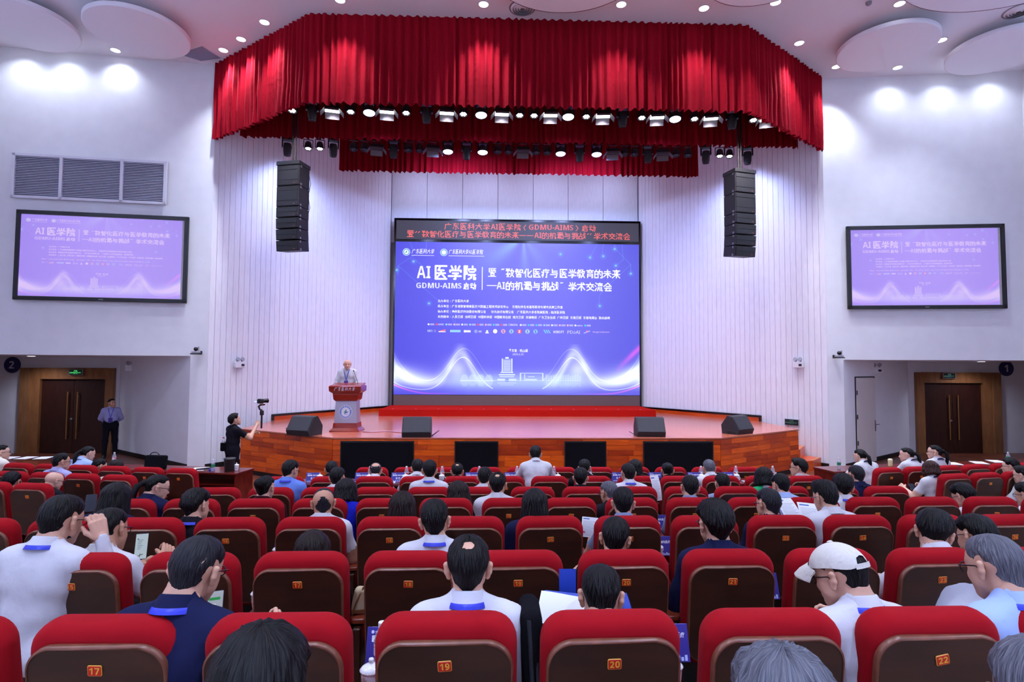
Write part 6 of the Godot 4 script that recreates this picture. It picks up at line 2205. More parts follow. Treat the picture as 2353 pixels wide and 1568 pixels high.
	person("person in pale blue shirt sitting back, third row beside green top", Vector3(2.328, 1.325, -6.050), -2.9, 14, 0, 0, "rest", "lightblue", true, "short", "black", {})
	person("person in navy top sitting back, third row seat twenty-five", Vector3(3.671, 1.278, -6.850), 2.8, 6, 0, 0, "rest", "navy", true, "crop", "salt", {})
	person("person in dark top leaning forward, second row seat fourteen", Vector3(-3.074, 1.104, -8.220), -9.8, 8, 0, 0, "lean", "dark", true, "short", "black", {})
	person("person in white shirt leaning forward, second row seat fifteen", Vector3(-2.451, 1.094, -8.220), -9.6, 10, 0, 0, "lean", "white", true, "sparse", "salt", {})
	person("person in white shirt leaning forward, second row seat sixteen", Vector3(-1.858, 1.128, -8.220), -5.5, 4, 0, 0, "lean", "white", true, "short", "black", {})
	person("person in dark top leaning forward, second row seat seventeen", Vector3(-1.292, 1.078, -8.220), -1.5, 8, 0, 0, "lean", "dark", true, "thin", "black", {})
	person("person in white shirt leaning forward, second row between seats eighteen and nineteen", Vector3(-0.165, 1.310, -8.300), 6.4, 0, 0, 0, "lean", "white", true, "short", "black", {})
	person("person in dark top leaning forward, second row seat twenty", Vector3(0.536, 1.127, -8.220), 13.2, 8, 0, 0, "lean", "dark", true, "short", "black", {})
	person("person in dark top leaning forward, second row seat twenty-one", Vector3(1.273, 1.127, -8.220), 16.1, 4, 0, 0, "lean", "dark", true, "long", "black", {})
	person("person in dark top leaning forward, second row seat twenty-two", Vector3(1.752, 1.083, -8.220), 9.2, 8, 0, 0, "lean", "dark", true, "bun", "black", {})
	person("person in white shirt with spectacles leaning forward, second row seat twenty-three", Vector3(2.368, 1.120, -8.220), 7.0, 6, 0, 0, "lean", "white", true, "short", "grey", {"glasses": true})
	person("person in white tee shirt with spectacles sitting back, second row seat twenty-five", Vector3(3.630, 1.154, -8.080), -47.5, 0, 0, -8, "rest", "tee", false, "full", "black", {"glasses": true, "shirt": false})
	person("person in cream blouse with spectacles leaning forward, front row before door two", Vector3(-9.012, 1.109, -9.850), 45.1, 0, 0, 10, "lean", "cream", true, "bun", "black", {"glasses": true, "skin": 2})
	person("person in pale blue shirt leaning forward, front row before door two", Vector3(-7.457, 1.129, -9.600), 24.3, 14, 0, 10, "lean", "lightblue", true, "pony", "black", {"skin": 2})
	person("person in dark top leaning forward, front row before door two", Vector3(-7.201, 0.939, -9.500), 33.1, 14, 0, 10, "lean", "dark", true, "short", "black", {})
	person("person in cream blouse leaning forward, front row before door two", Vector3(-6.795, 0.957, -9.300), 8.3, 14, 0, 10, "lean", "cream", true, "long", "brown", {})
	person("person in lilac shirt with spectacles sitting back, second angled row before door two", Vector3(-7.084, 1.165, -8.550), 34.7, 2, 0, 10, "rest", "lilac", true, "short", "black", {"glasses": true})
	person("person in dark top with spectacles sitting back, third angled row before door two", Vector3(-6.609, 1.058, -7.750), 24.1, 18, 0, 10, "rest", "dark", true, "bald", "black", {"glasses": true, "skin": 2})
	person("person in navy top sitting back, third angled row before door two", Vector3(-7.152, 1.024, -7.800), -18.3, 10, 0, 10, "rest", "navy", true, "full", "black", {})
	person("person in white tee shirt leaning forward, front row end nearest stage steps", Vector3(5.616, 1.069, -9.700), -12.9, 10, 0, -10, "lean", "tee", false, "pony", "black", {"shirt": false, "collar": "navy", "skin": 2})
	person("person in white tee shirt leaning forward, front row before door one", Vector3(6.484, 1.085, -9.750), -45.7, 4, 0, -10, "lean", "tee", false, "pony", "black", {"shirt": false, "collar": "navy", "skin": 2})
	person("person in white tee shirt with spectacles sitting back, front row before door one", Vector3(7.019, 1.124, -9.800), -48.0, 0, 0, -10, "rest", "tee", false, "pony", "black", {"shirt": false, "collar": "navy", "glasses": true, "skin": 2})
	person("person in cream blouse with spectacles sitting back, front row before door one", Vector3(7.734, 0.992, -9.100), -39.5, 2, 0, -10, "rest", "cream", false, "full", "black", {"glasses": true, "skin": 2})
	person("person in white tee shirt looking down, second angled row before door one", Vector3(5.860, 1.069, -8.450), 23.7, 14, 0, -10, "read", "tee", false, "bob", "auburn", {"shirt": false, "collar": "navy", "skin": 2})
	person("person in white tee shirt with spectacles looking down, second angled row before door one", Vector3(7.073, 1.019, -8.200), -28.8, 4, 0, -10, "read", "tee", false, "full", "black", {"glasses": true, "skin": 2})
	person("person in white shirt with spectacles sitting back, fourth row", Vector3(5.303, 1.160, -6.300), -16.6, 10, 0, -10, "rest", "white", true, "full", "black", {"glasses": true})
	standing_people()


func standing_people() -> void:
	var sp := person("person in white shirt and badge speaking at the podium", Vector3(-4.36, 2.69, -14.02), 166, 4, 0, 178, "speak", "white", true, "bald", "salt", {"floor": STAGE, "near": true, "badge": true, "scale": 1.035, "skin": 0})
	var ph := person("person in black tee shirt filming with a camera on a raised gimbal", Vector3(-5.93, 1.545, -11.6), 48, -14, 0, 42, "film", "dark", false, "full", "black", {"floor": 0.0, "near": true, "shirt": false, "scale": 0.985})
	person("person in pale blue shirt and dark trousers standing by door two, hands behind back", Vector3(-11.4, 1.575, -16.2), 112, -6, 0, 150, "guard", "lilac", true, "short", "black", {"floor": 0.0, "near": true, "badge": true, "scale": 1.0, "skin": 1})
	# gimbal with camera in the raised hand
	var o := thing("camera_gimbal", "black camera on a handheld gimbal raised beside the stage", "camera", at(-5.545, 1.42, -11.9, -38))
	var s := Soup.new()
	s.tube([Vector3(0, -0.12, 0), Vector3(0, 0.16, 0)], [0.018], 10)
	put("grip", s, M.black, o)
	s = Soup.new()
	s.slab(0.07, 0.1, 0.06, 0.02, 0.01, Transform3D(Basis.IDENTITY, Vector3(0, 0.2, 0)), 3, 2)
	put("handle_head", s, M.black, o)
	s = Soup.new()
	s.tube([Vector3(0, 0.25, 0), Vector3(-0.05, 0.27, 0.02), Vector3(-0.07, 0.33, 0.03), Vector3(-0.06, 0.36, 0.0), Vector3(0.05, 0.37, -0.03)], [0.018, 0.018, 0.022, 0.02, 0.014], 8)
	put("gimbal_arm", s, M.black, o)
	s = Soup.new()
	s.box(Vector3(0.0, 0.375, -0.02), Vector3(0.05, 0.012, 0.08))
	put("quick_release", s, mat(rgb(180, 40, 34), 0.4), o)
	s = Soup.new()
	s.slab(0.14, 0.1, 0.07, 0.02, 0.012, Transform3D(Basis.IDENTITY, Vector3(-0.01, 0.44, 0.03)), 3, 2)
	var cb := put("camera_body", s, M.black, o)
	s = Soup.new()
	s.lathe([Vector2(0.04, 0.0), Vector2(0.042, 0.1), Vector2(0.047, 0.13), Vector2(0.04, 0.135), Vector2(0.0, 0.12)], 18, Transform3D(Basis(Vector3.RIGHT, -PI / 2), Vector3(-0.01, 0.445, 0.0)))
	put("lens", s, M.black_gloss, cb)
	s = Soup.new()
	s.slab(0.075, 0.05, 0.01, 0.004, 0.002, Transform3D(Basis(Vector3.UP, 0.3), Vector3(-0.115, 0.43, 0.07)), 2, 1)
	put("flip_screen", s, M.black, cb)
	var q := QuadMesh.new()
	q.size = Vector2(0.066, 0.042)
	put("screen_picture", q, glow(rgb(190, 200, 240), 0.9), cb, Transform3D(Basis(Vector3.UP, 0.3), Vector3(-0.113, 0.43, 0.0765)))
	# belt pouch with a bottle
	o = thing("belt_pouch", "black belt pouch holding a small red capped bottle", "pouch", at(-6.12, 0.98, -11.5, 42))
	s = Soup.new()
	s.slab(0.1, 0.17, 0.08, 0.02, 0.015, Transform3D(), 3, 2)
	put("pouch", s, M.black_cloth, o)
	bottle("small clear bottle with red cap in the belt pouch", Vector3(-6.12, 0.96, -11.5), 2)


# ------------------------------------------------------------------ small things on desks and armrests
var SM := {}

func small_parts() -> void:
	var s := Soup.new()
	s.lathe([Vector2(0.0, 0.0), Vector2(0.026, 0.0), Vector2(0.03, 0.006), Vector2(0.037, 0.05), Vector2(0.04, 0.092), Vector2(0.037, 0.092), Vector2(0.034, 0.06)], 28)
	SM.cup = s.mesh()
	s = Soup.new()
	s.lathe([Vector2(0.042, 0.092), Vector2(0.043, 0.097), Vector2(0.036, 0.106), Vector2(0.02, 0.115), Vector2(0.009, 0.118), Vector2(0.007, 0.124), Vector2(0.011, 0.131), Vector2(0.009, 0.138), Vector2(0.0, 0.14)], 28)
	SM.lid = s.mesh()
	s = Soup.new()
	var pts := []
	for k in 11:
		var a := -PI / 2 + PI * k / 10.0
		pts.append(Vector3(0.036 + 0.028 * cos(a), 0.048 + 0.026 * sin(a), 0))
	s.tube(pts, [0.0055], 8)
	SM.handle = s.mesh()
	s = Soup.new()
	for k in 24:
		var a := TAU * k / 24
		s.ball(Vector3(0.042 * cos(a), 0.095, 0.042 * sin(a)), Vector3(0.003, 0.003, 0.003), 6, 4)
	SM.beads = s.mesh()
	# crest and name on the cup: a thin curved print
	var cv := Canvas.new(160, 64, rgb(236, 236, 240))
	cv.disc(Vector2(32, 32), 20, rgb(50, 84, 160)); cv.disc(Vector2(32, 32), 13, rgb(236, 236, 240)); cv.disc(Vector2(32, 34), 7, rgb(60, 110, 170))
	write(cv, "广东医科大学", 60, 18, 16, Vector2(13, 18), 1.3, rgb(40, 60, 120), 0.2)
	cv.rect(62, 42, 154, 45, rgb(60, 80, 140))
	M.cup_print = mat(Color.WHITE, 0.12)
	M.cup_print.albedo_texture = cv.texture()
	s = Soup.new()
	var rows := []
	for r in 2:
		var row := []
		for k in 11:
			var a := -0.7 + 1.4 * k / 10.0
			var rr := 0.0348 + 0.0035 * r
			row.append(Vector3(rr * sin(a), 0.032 + 0.027 * r, rr * cos(a)))
		rows.append(row)
	s.grid(rows)
	SM.print = s.mesh()
	s = Soup.new()
	s.lathe([Vector2(0.0, 0.0), Vector2(0.026, 0.0), Vector2(0.031, 0.008), Vector2(0.031, 0.06), Vector2(0.029, 0.07), Vector2(0.031, 0.08), Vector2(0.032, 0.135), Vector2(0.026, 0.165), Vector2(0.013, 0.185), Vector2(0.0125, 0.192)], 24)
	SM.bottle = s.mesh()
	s = Soup.new()
	s.lathe([Vector2(0.0155, 0.186), Vector2(0.0155, 0.206), Vector2(0.014, 0.209), Vector2(0.0, 0.209)], 20)
	SM.cap = s.mesh()
	s = Soup.new()
	s.lathe([Vector2(0.0325, 0.078), Vector2(0.0328, 0.125)], 24)
	SM.label = s.mesh()
	s = Soup.new()
	s.lathe([Vector2(0.0, 0.004), Vector2(0.028, 0.006), Vector2(0.028, 0.14), Vector2(0.0, 0.14)], 20)
	SM.water = s.mesh()
	M.pet = mat(Color(0.9, 0.92, 0.97, 0.22), 0.06)
	M.pet.transparency = BaseMaterial3D.TRANSPARENCY_ALPHA
	M.water = mat(Color(0.75, 0.8, 0.92, 0.3), 0.04)
	M.water.transparency = BaseMaterial3D.TRANSPARENCY_ALPHA
	cv = Canvas.new(128, 48, rgb(236, 232, 238))
	for k in 2:
		cv.line(Vector2(14 + 64 * k, 10), Vector2(44 + 64 * k, 34), 7, rgb(196, 30, 40))
		cv.line(Vector2(30 + 64 * k, 10), Vector2(58 + 64 * k, 14), 3, rgb(210, 50, 60))
	M.label_red = mat(Color.WHITE, 0.4)
	M.label_red.albedo_texture = cv.texture()
	M.label_green = mat(rgb(16, 132, 84), 0.4)
	M.cap_red = mat(rgb(190, 30, 40), 0.4)
	# name card: folded tent
	s = Soup.new()
	s.face([Vector3(-0.1, 0, 0.045), Vector3(0.1, 0, 0.045), Vector3(0.1, 0.13, 0.002), Vector3(-0.1, 0.13, 0.002)])
	s.face([Vector3(0.1, 0, -0.045), Vector3(-0.1, 0, -0.045), Vector3(-0.1, 0.13, -0.002), Vector3(0.1, 0.13, -0.002)])
	s.face([Vector3(-0.1, 0.13, 0.002), Vector3(0.1, 0.13, 0.002), Vector3(0.1, 0.13, -0.002), Vector3(-0.1, 0.13, -0.002)])
	SM.card = s.mesh()
	cv = Canvas.new(200, 130, rgb(62, 56, 150))
	cv.disc(Vector2(22, 16), 6, Color(0.9, 0.92, 1)); cv.rect(32, 13, 70, 19, Color(0.8, 0.84, 1))
	write(cv, "医学院", 20, 30, 22, Vector2(18, 18), 1.8, Color(1, 1, 1)); cv.rect(90, 30, 92, 50, Color(1, 1, 1))
	write(cv, "数智化医疗", 98, 30, 18, Vector2(15, 16), 1.3, Color(1, 1, 1))
	cv.rect(70, 66, 92, 96, Color(0.93, 0.93, 1)); cv.rect(108, 66, 130, 96, Color(0.93, 0.93, 1))
	cv.rect(76, 72, 86, 78, rgb(62, 56, 150)); cv.rect(76, 84, 86, 90, rgb(62, 56, 150)); cv.rect(114, 74, 124, 88, rgb(62, 56, 150))
	for k in 12: cv.rect(14 + k * 15, 118 - (k * 7) % 13, 25 + k * 15, 126, Color(0.75, 0.82, 1))
	M.card = mat(Color.WHITE, 0.4)
	M.card.albedo_texture = cv.texture()
	cv = Canvas.new(128, 96, rgb(206, 226, 246))
	cv.line(Vector2(10, 80), Vector2(118, 40), 10, rgb(110, 150, 222)); cv.line(Vector2(20, 60), Vector2(110, 66), 6, rgb(150, 130, 220)); cv.rect(8, 8, 60, 18, rgb(90, 110, 190))
	M.booklet = mat(Color.WHITE, 0.4)
	M.booklet.albedo_texture = cv.texture()
	cv = Canvas.new(128, 168, rgb(236, 237, 243))
	cv.rect(10, 12, 60, 20, rgb(60, 96, 170))
	for k in 16: cv.rect(10, 34 + k * 8, 118 - (k * 13) % 30, 36 + k * 8, rgb(150, 154, 170))
	cv.rect(14, 120, 30, 136, rgb(190, 70, 90))
	M.print = mat(Color.WHITE, 0.7)
	M.print.albedo_texture = cv.texture()
	M.folder = mat(rgb(36, 66, 176), 0.35)
	cv = Canvas.new(64, 128, rgb(196, 206, 226))
	cv.rect(14, 22, 54, 32, rgb(40, 170, 90)); cv.rect(10, 44, 40, 52, rgb(240, 242, 246)); cv.rect(14, 66, 54, 78, rgb(40, 170, 90)); cv.rect(10, 92, 46, 100, rgb(240, 242, 246))
	M.chat = mat(rgb(10, 10, 10), 0.1)
	M.chat.emission_enabled = true
	M.chat.emission = Color.BLACK
	M.chat.emission_texture = cv.texture()
	M.chat.emission_energy_multiplier = 0.55
	cv = Canvas.new(64, 128, rgb(196, 212, 226))
	for k in 6: cv.rect(12, 30 + k * 9, 40 - (k * 5) % 14, 33 + k * 9, rgb(130, 144, 160))
	cv.line(Vector2(20, 112), Vector2(44, 104), 1.5, rgb(30, 30, 40)); cv.line(Vector2(30, 100), Vector2(28, 118), 1.2, rgb(30, 30, 40)); cv.disc(Vector2(12, 26), 3, rgb(30, 30, 40))
	M.white_screen = mat(rgb(10, 10, 10), 0.1)
	M.white_screen.emission_enabled = true
	M.white_screen.emission = Color.BLACK
	M.white_screen.emission_texture = cv.texture()
	M.white_screen.emission_energy_multiplier = 0.7
	s = Soup.new()
	s.slab(0.074, 0.158, 0.009, 0.01, 0.003, Transform3D(), 4, 2)
	SM.phone = s.mesh()

func cup(label: String, p: Vector3, turn: int) -> void:
	var o := thing("lidded_cup", label, "cup", Transform3D(Basis(Vector3.UP, deg_to_rad(turn)), p), "white lidded cups")
	var c := put("cup_body", SM.cup, M.porcelain, o)
	put("handle", SM.handle, M.porcelain, o)
	put("crest_print", SM.print, M.cup_print, c, Transform3D(Basis(Vector3.UP, deg_to_rad(-turn)), Vector3.ZERO))
	var l := put("lid", SM.lid, M.porcelain, o)
	put("bead_rim", SM.beads, M.porcelain, l)

func bottle(label: String, p: Vector3, kind: int) -> void:
	if not SM.has("bottle"): small_parts()
	var o := thing("water_bottle", label, "bottle", Transform3D(Basis(Vector3.UP, 0.4 * p.x), p), "plastic water bottles")
	put("bottle_body", SM.bottle, M.pet, o)
	put("water", SM.water, M.water, o)
	put("label_band", SM.label, M.label_green if kind == 1 else M.label_red, o)
	put("bottle_cap", SM.cap, M.white_plastic if kind < 2 else M.cap_red, o)

func card(label: String, p: Vector3, turn: float, sc: float) -> void:
	tag(put("name_card", SM.card, M.card, null, Transform3D(Basis(Vector3.UP, deg_to_rad(turn)).scaled(Vector3.ONE * sc), p)), label, "name card", "blue name cards")

func booklet(label: String, p: Vector3, turn: float) -> void:
	var s := Soup.new()
	s.box(Vector3(0, 0.004, 0), Vector3(0.2, 0.008, 0.15))
	tag(put("programme_booklet", s, M.booklet, null, Transform3D(Basis(Vector3.UP, deg_to_rad(turn)), p)), label, "booklet", "programmes on the desk")

func paper(label: String, p: Vector3, turn: float) -> void:
	var s := Soup.new()
	s.box(Vector3(0, 0.003, 0), Vector3(0.23, 0.006, 0.31))
	tag(put("paper_sheet", s, M.paper, null, Transform3D(Basis(Vector3.UP, deg_to_rad(turn)), p)), label, "paper")

func sheet(label: String, p: Vector3, turn: float, lean: float, w: float, h: float, kind: int) -> void:
	var s := Soup.new()
	var rows := []
	for r in 7:
		var row := []
		for k in 7:
			row.append(Vector3(w * (k / 6.0 - 0.5), h * (r / 6.0 - 0.5), 0.06 * h * sin(PI * r / 6.0) + 0.05 * w * cos(PI * k / 6.0)))
		rows.append(row)
	s.grid(rows)
	var b := Basis(Vector3.UP, deg_to_rad(turn)) * Basis(Vector3.RIGHT, deg_to_rad(lean))
	tag(put("held_folder" if kind == 1 else "held_paper", s, [M.paper, M.folder, M.print][kind], null, Transform3D(b, p)), label, "folder" if kind == 1 else "paper")

func phone(label: String, p: Vector3, turn: float, lean: float, kind: int) -> void:
	var b := Basis(Vector3.UP, deg_to_rad(turn)) * Basis(Vector3.RIGHT, deg_to_rad(lean))
	var o := thing("mobile_phone", label, "phone", Transform3D(b, p))
	put("phone_case", SM.phone, M.black_gloss, o)
	var q := QuadMesh.new()
	q.size = Vector2(0.068, 0.15)
	put("screen", q, [mat(rgb(30, 34, 46), 0.1), M.chat, M.white_screen][kind], o, at(0, 0, 0.005))

func handbag(p: Vector3) -> void:
	var o := thing("handbag", "beige handbag with brown trim and gold clasp between seats seventeen and eighteen", "bag", Transform3D(Basis(Vector3.UP, 0.2), p))
	var s := Soup.new()
	s.slab(0.1, 0.15, 0.06, 0.03, 0.02, Transform3D(Basis(Vector3(0, 0, 1), -0.2), Vector3(0, 0.07, 0)), 4, 3)
	put("bag_body", s, mat(rgb(196, 176, 140), 0.7), o)
	s = Soup.new()
	s.tube([Vector3(-0.05, 0.0, 0.035), Vector3(-0.03, 0.07, 0.036), Vector3(0.01, 0.15, 0.02), Vector3(0.04, 0.14, 0.0)], [0.005], 6)
	s.box(Vector3(0, 0.02, 0.034), Vector3(0.11, 0.018, 0.006))
	put("leather_trim", s, mat(rgb(112, 66, 32), 0.5), o)
	s = Soup.new()
	var ring := []
	for k in 13:
		ring.append(Vector3(0.03 + 0.013 * cos(TAU * k / 12), 0.16 + 0.013 * sin(TAU * k / 12), 0.01))
	s.tube(ring, [0.003], 6, false)
	s.tube([Vector3(0.04, 0.15, 0.01), Vector3(0.055, 0.13, 0.012), Vector3(0.05, 0.11, 0.012)], [0.0035], 6)
	put("gold_clasp", s, M.brass, o)

func backpack(p: Vector3) -> void:
	var o := thing("backpack", "black backpack squeezed between seats nineteen and twenty of the seventh row", "bag", Transform3D(Basis(Vector3(0, 0, 1), 0.04), p + Vector3(0, -0.12, 0)))
	var s := Soup.new()
	s.slab(0.085, 0.5, 0.2, 0.04, 0.03, Transform3D(), 5, 3)
	put("bag_body", s, M.black_cloth, o)
	s = Soup.new()
	s.tube([Vector3(-0.01, 0.22, 0.095), Vector3(-0.005, 0.0, 0.106), Vector3(0.0, -0.2, 0.1)], [0.009], 6)
	s.tube([Vector3(0.02, 0.235, 0.06), Vector3(0.015, 0.0, 0.106), Vector3(0.02, -0.2, 0.1)], [0.006], 6)
	put("strap", s, mat(rgb(30, 32, 40), 0.8), o)

func extras(bag: Vector3, bin: Vector3, mic: Vector3, mug: Vector3) -> void:
	var turn := Basis(Vector3.UP, deg_to_rad(-9.7))
	var o := thing("briefcase", "black fabric briefcase standing on the desk by door two", "bag", Transform3D(turn, bag))
	var s := Soup.new()
	s.slab(0.36, 0.24, 0.13, 0.03, 0.02, Transform3D(Basis(Vector3.RIGHT, -0.12), Vector3(0, 0.12, 0)), 4, 3)
	put("bag_body", s, M.black_cloth, o)
	s = Soup.new()
	var pts := []
	for k in 9:
		pts.append(Vector3(0.09 * cos(PI * k / 8.0) - 0.03, 0.23 + 0.06 * sin(PI * k / 8.0), 0))
	s.tube(pts, [0.009], 8)
	put("handle", s, M.black, o)
	s = Soup.new()
	s.lathe([Vector2(0.0, 0.0), Vector2(0.075, 0.0), Vector2(0.09, 0.2), Vector2(0.097, 0.205), Vector2(0.097, 0.225), Vector2(0.0, 0.235)], 24)
	tag(put("black_bin", s, M.black, null, Transform3D(turn, bin)), "round black lidded container at the end of the desk by door two", "container")
	s = Soup.new()
	s.tube([Vector3(-0.12, 0.02, 0.06), Vector3(0.05, 0.025, -0.05)], [0.014, 0.018], 10)
	s.ball(Vector3(0.075, 0.028, -0.065), Vector3(0.027, 0.027, 0.027), 12, 8)
	tag(put("wireless_microphone", s, M.black, null, Transform3D(turn, mic)), "black handheld microphone lying on the desk by door two", "microphone")
	s = Soup.new()
	s.slab(0.09, 0.03, 0.05, 0.004, 0.003, Transform3D(Basis.IDENTITY, Vector3(0.16, 0.016, 0.03)), 2, 1)
	tag(put("marker_box", s, mat(rgb(50, 60, 180), 0.4), null, Transform3D(turn, mic)), "small blue and white box beside the handheld microphone", "box")
	o = thing("travel_mug", "cream travel mug with dark slot in its lid on the desk by door one", "mug", at(mug.x, mug.y, mug.z))
	s = Soup.new()
	s.lathe([Vector2(0.0, 0.0), Vector2(0.032, 0.0), Vector2(0.036, 0.01), Vector2(0.038, 0.1)], 20)
	put("mug_body", s, mat(rgb(226, 216, 160), 0.4), o)
	s = Soup.new()
	s.lathe([Vector2(0.04, 0.1), Vector2(0.04, 0.125), Vector2(0.03, 0.14), Vector2(0.0, 0.142)], 20)
	put("mug_lid", s, mat(rgb(232, 224, 176), 0.4), o)


func small_things() -> void:
	small_parts()
	cup("white lidded porcelain cup on the armrest between seats eighteen and nineteen of the seventh row", Vector3(-1.270, 1.291, -2.310), 40)
	bottle("clear water bottle with white cap between seats eighteen and nineteen of the seventh row", Vector3(-1.260, 1.291, -2.470), 0)
	card("blue name card standing between seats eighteen and nineteen of the seventh row", Vector3(-1.230, 1.291, -2.570), 0.0, 1.1)
	cup("white lidded porcelain cup on the armrest between seats twenty and twenty-one of the seventh row", Vector3(-0.070, 1.291, -2.310), 200)
	bottle("clear water bottle with white cap between seats twenty and twenty-one of the seventh row", Vector3(-0.060, 1.291, -2.470), 0)
	card("blue name card standing between seats twenty and twenty-one of the seventh row", Vector3(-0.030, 1.291, -2.570), 0.0, 1.1)
	cup("white lidded porcelain cup on the armrest between seats sixteen and seventeen of the sixth row", Vector3(-2.160, 1.156, -3.430), 40)
	card("blue name card standing between seats sixteen and seventeen of the sixth row", Vector3(-2.120, 1.156, -3.560), 0.0, 1.1)
	cup("white lidded porcelain cup on the armrest between seats twenty-one and twenty-two of the sixth row", Vector3(0.840, 1.156, -3.430), 200)
	card("blue name card standing between seats twenty-one and twenty-two of the sixth row", Vector3(0.880, 1.156, -3.560), 0.0, 1.1)
	cup("white lidded porcelain cup on the armrest between seats sixteen and seventeen of the fifth row", Vector3(-2.465, 1.054, -4.560), 40)
	card("blue name card standing between seats sixteen and seventeen of the fifth row", Vector3(-2.425, 1.054, -4.690), 0.0, 1.1)
	cup("white lidded porcelain cup on the armrest between seats twenty-one and twenty-two of the fifth row", Vector3(0.535, 1.054, -4.560), 200)
	card("blue name card standing between seats twenty-one and twenty-two of the fifth row", Vector3(0.575, 1.054, -4.690), 0.0, 1.1)
	cup("white lidded porcelain cup on the armrest between seats twenty-one and twenty-two of the fourth row", Vector3(0.855, 0.928, -5.720), 200)
	card("blue name card standing between seats twenty-one and twenty-two of the fourth row", Vector3(0.895, 0.928, -5.850), 0.0, 1.1)
	bottle("clear water bottle with white cap between seats twenty-four and twenty-five of the fifth row", Vector3(2.345, 1.054, -4.590), 0)
	bottle("clear water bottle with white cap between seats twenty-five and twenty-six of the fourth row", Vector3(3.265, 0.928, -5.750), 0)
	card("blue name card on the long middle desk, first from the podium side", Vector3(-3.486, 0.850, -8.720), 0.0, 1.0)
	card("blue name card on the long middle desk, second from the podium side", Vector3(-2.757, 0.850, -8.720), 0.0, 1.0)
	card("blue name card on the long middle desk, third from the podium side", Vector3(-2.214, 0.850, -8.720), 0.0, 1.0)
	card("blue name card on the long middle desk, fourth from the podium side", Vector3(-1.101, 0.850, -8.720), 0.0, 1.0)
	card("blue name card on the long middle desk, fifth from the podium side", Vector3(-0.504, 0.850, -8.720), 0.0, 1.0)
	card("blue name card on the long middle desk, sixth from the podium side", Vector3(1.142, 0.850, -8.720), 0.0, 1.0)
	card("blue name card on the long middle desk, seventh from the podium side", Vector3(1.716, 0.850, -8.720), 0.0, 1.0)
	card("blue name card on the long middle desk, eighth from the podium side", Vector3(2.319, 0.850, -8.720), 0.0, 1.0)
	card("blue name card on the long middle desk, ninth from the podium side", Vector3(2.837, 0.850, -8.720), 0.0, 1.0)
	cup("white lidded cup on the long middle desk, first from the podium side", Vector3(-3.365, 0.850, -8.640), 150)
	cup("white lidded cup on the long middle desk, second from the podium side", Vector3(-2.636, 0.850, -8.640), 20)
	cup("white lidded cup on the long middle desk, third from the podium side", Vector3(-2.097, 0.850, -8.640), 150)
	cup("white lidded cup on the long middle desk, fourth from the podium side", Vector3(-1.550, 0.850, -8.640), 20)
	cup("white lidded cup on the long middle desk, fifth from the podium side", Vector3(0.206, 0.850, -8.640), 150)
	cup("white lidded cup on the long middle desk, sixth from the podium side", Vector3(0.711, 0.850, -8.640), 20)
	cup("white lidded cup on the long middle desk, seventh from the podium side", Vector3(2.412, 0.850, -8.640), 150)
	cup("white lidded cup on the long middle desk, eighth from the podium side", Vector3(2.959, 0.850, -8.640), 20)
	cup("white lidded cup on the long middle desk, ninth from the podium side", Vector3(3.570, 0.850, -8.640), 150)
	bottle("water bottle on the long middle desk, first from the podium side", Vector3(-2.657, 0.850, -8.800), 0)
	bottle("water bottle on the long middle desk, second from the podium side", Vector3(-2.101, 0.850, -8.800), 0)
	bottle("water bottle on the long middle desk, third from the podium side", Vector3(-1.557, 0.850, -8.800), 0)
	bottle("water bottle on the long middle desk, fourth from the podium side", Vector3(-0.990, 0.850, -8.800), 0)
	bottle("water bottle on the long middle desk, fifth from the podium side", Vector3(-0.408, 0.850, -8.800), 0)
	bottle("water bottle on the long middle desk, sixth from the podium side", Vector3(0.164, 0.850, -8.800), 0)
	bottle("water bottle on the long middle desk, seventh from the podium side", Vector3(0.719, 0.850, -8.800), 0)
	bottle("water bottle on the long middle desk, eighth from the podium side", Vector3(2.464, 0.850, -8.800), 0)
	bottle("water bottle on the long middle desk, ninth from the podium side", Vector3(3.015, 0.850, -8.800), 0)
	bottle("water bottle on the long middle desk, tenth from the podium side", Vector3(3.602, 0.850, -8.800), 0)
	booklet("pale blue programme lying on the long middle desk, first from podium side", Vector3(-2.909, 0.850, -8.620), -10.0)
	booklet("pale blue programme lying on the long middle desk, second from podium side", Vector3(-2.341, 0.850, -8.620), 8.0)
	booklet("pale blue programme lying on the long middle desk, third from podium side", Vector3(-1.320, 0.850, -8.620), 4.0)
	booklet("pale blue programme lying on the long middle desk, fourth from podium side", Vector3(0.900, 0.850, -8.620), -6.0)
	booklet("pale blue programme lying on the long middle desk, fifth from podium side", Vector3(1.520, 0.850, -8.620), 12.0)
	booklet("pale blue programme lying on the long middle desk, sixth from podium side", Vector3(3.153, 0.850, -8.620), 5.0)
	bottle("green labelled water bottle at the end of the desk by door two", Vector3(-5.609, 0.760, -10.035), 1)
	bottle("clear water bottle on the middle of the desk by door two", Vector3(-7.800, 0.760, -10.840), 0)
	bottle("green labelled bottle at the end of the desk by door one", Vector3(5.521, 0.760, -10.184), 1)
	bottle("green labelled bottle behind the leaning person by door one", Vector3(7.345, 0.760, -10.685), 1)
	bottle("green labelled bottle at the far end of the desk by door one", Vector3(9.353, 0.760, -10.877), 1)
	cup("white lidded cup at the end of the desk by door two", Vector3(-5.246, 0.760, -10.116), 90)
	paper("white paper sheet at the far end of the desk by door two", Vector3(-10.244, 0.760, -11.501), 8.0)
	paper("white paper sheet second from the far end of the desk by door two", Vector3(-9.912, 0.760, -11.500), -4.0)
	paper("white paper sheet third from the far end of the desk by door two", Vector3(-9.580, 0.760, -11.499), 12.0)
	paper("white paper sheet near the stage end of the desk by door two", Vector3(-5.953, 0.760, -10.246), 10.0)
	paper("white paper sheet nearest the spectacled person on the desk by door one", Vector3(8.155, 0.760, -10.780), -12.0)
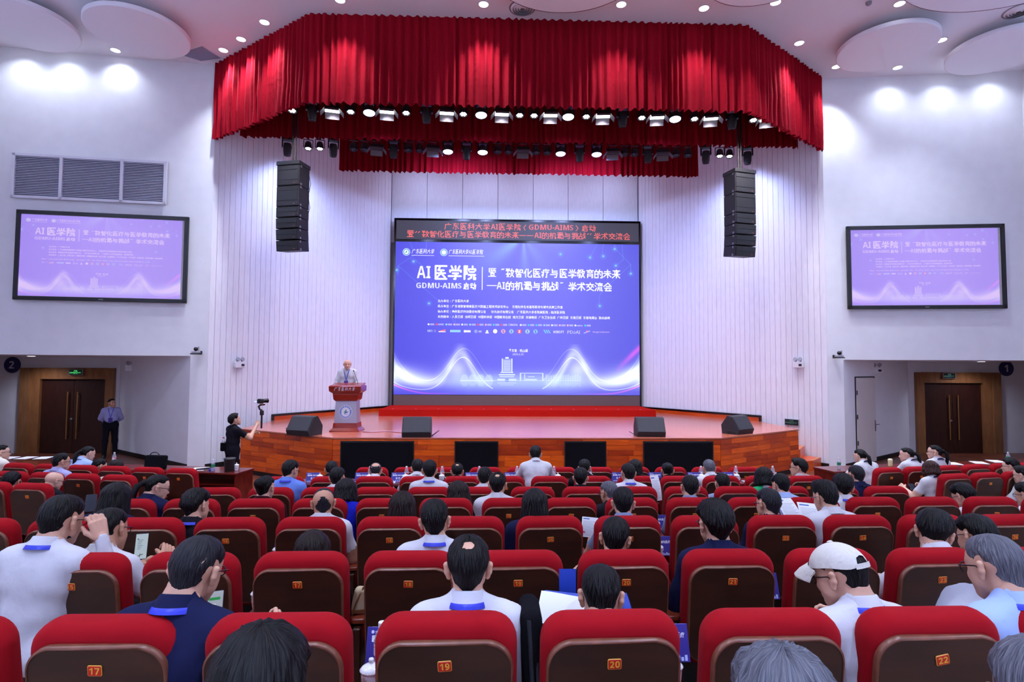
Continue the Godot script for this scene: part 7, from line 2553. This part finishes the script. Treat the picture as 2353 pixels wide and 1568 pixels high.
	paper("white paper sheet in the middle on the desk by door one", Vector3(8.764, 0.760, -10.879), -20.0)
	paper("white paper sheet towards the far end on the desk by door one", Vector3(9.257, 0.760, -11.032), -10.0)
	extras(Vector3(-6.723, 0.760, -10.293), Vector3(-5.347, 0.760, -10.075), Vector3(-5.812, 0.760, -10.161), Vector3(6.704, 0.760, -10.496))
	phone("phone with green chat bubbles held in the seventh row seat seventeen", Vector3(-1.979, 1.544, -2.500), 20.0, -40.0, 1)
	phone("phone with bright white screen held in the sixth row seat fifteen", Vector3(-3.013, 1.436, -3.720), 14.0, -14.0, 2)
	phone("dark phone held to the ear in the sixth row seat fourteen", Vector3(-3.178, 1.679, -3.340), 78.0, 8.0, 0)
	phone("dark phone held above the armrest in the fifth row", Vector3(-4.004, 1.477, -4.700), 30.0, -40.0, 0)
	phone("pale phone held by the person in fourth row seat thirteen", Vector3(-4.039, 1.128, -5.900), 30.0, -30.0, 2)
	phone("small phone held by the person with the white tee, second angled row before door one", Vector3(5.796, 0.738, -8.750), -20.0, -60.0, 0)
	sheet("loose white pages held in the seventh row seat twenty", Vector3(-0.487, 1.509, -2.550), -16.0, -52.0, 0.2, 0.15, 0)
	sheet("blue folder held behind white pages in the seventh row", Vector3(-0.478, 1.487, -2.620), -12.0, -35.0, 0.16, 0.14, 1)
	sheet("upright blue folder between seats nineteen and twenty of the sixth row", Vector3(-0.386, 1.392, -3.100), -6.0, -4.0, 0.09, 0.2, 1)
	sheet("printed white leaflet held in the fifth row seat twenty-one", Vector3(0.014, 1.264, -4.720), -20.0, -20.0, 0.13, 0.16, 2)
	sheet("page nearer seat twenty-three of an open white programme in the fifth row seat twenty-four", Vector3(1.770, 1.346, -4.850), 16.0, -40.0, 0.2, 0.27, 2)
	sheet("page nearer seat twenty-four of the open white programme, fifth row", Vector3(1.964, 1.301, -4.850), -14.0, -40.0, 0.2, 0.27, 2)
	sheet("white newspaper hanging beside seat twenty-one of the third row", Vector3(1.200, 1.123, -6.900), 24.0, -14.0, 0.14, 0.3, 2)
	sheet("blue and white leaflet beside the bent head, seventh row", Vector3(-0.211, 1.534, -2.500), 20.0, -30.0, 0.05, 0.12, 1)
	handbag(Vector3(-1.550, 1.156, -3.380))
	backpack(Vector3(-0.638, 1.535, -2.260))
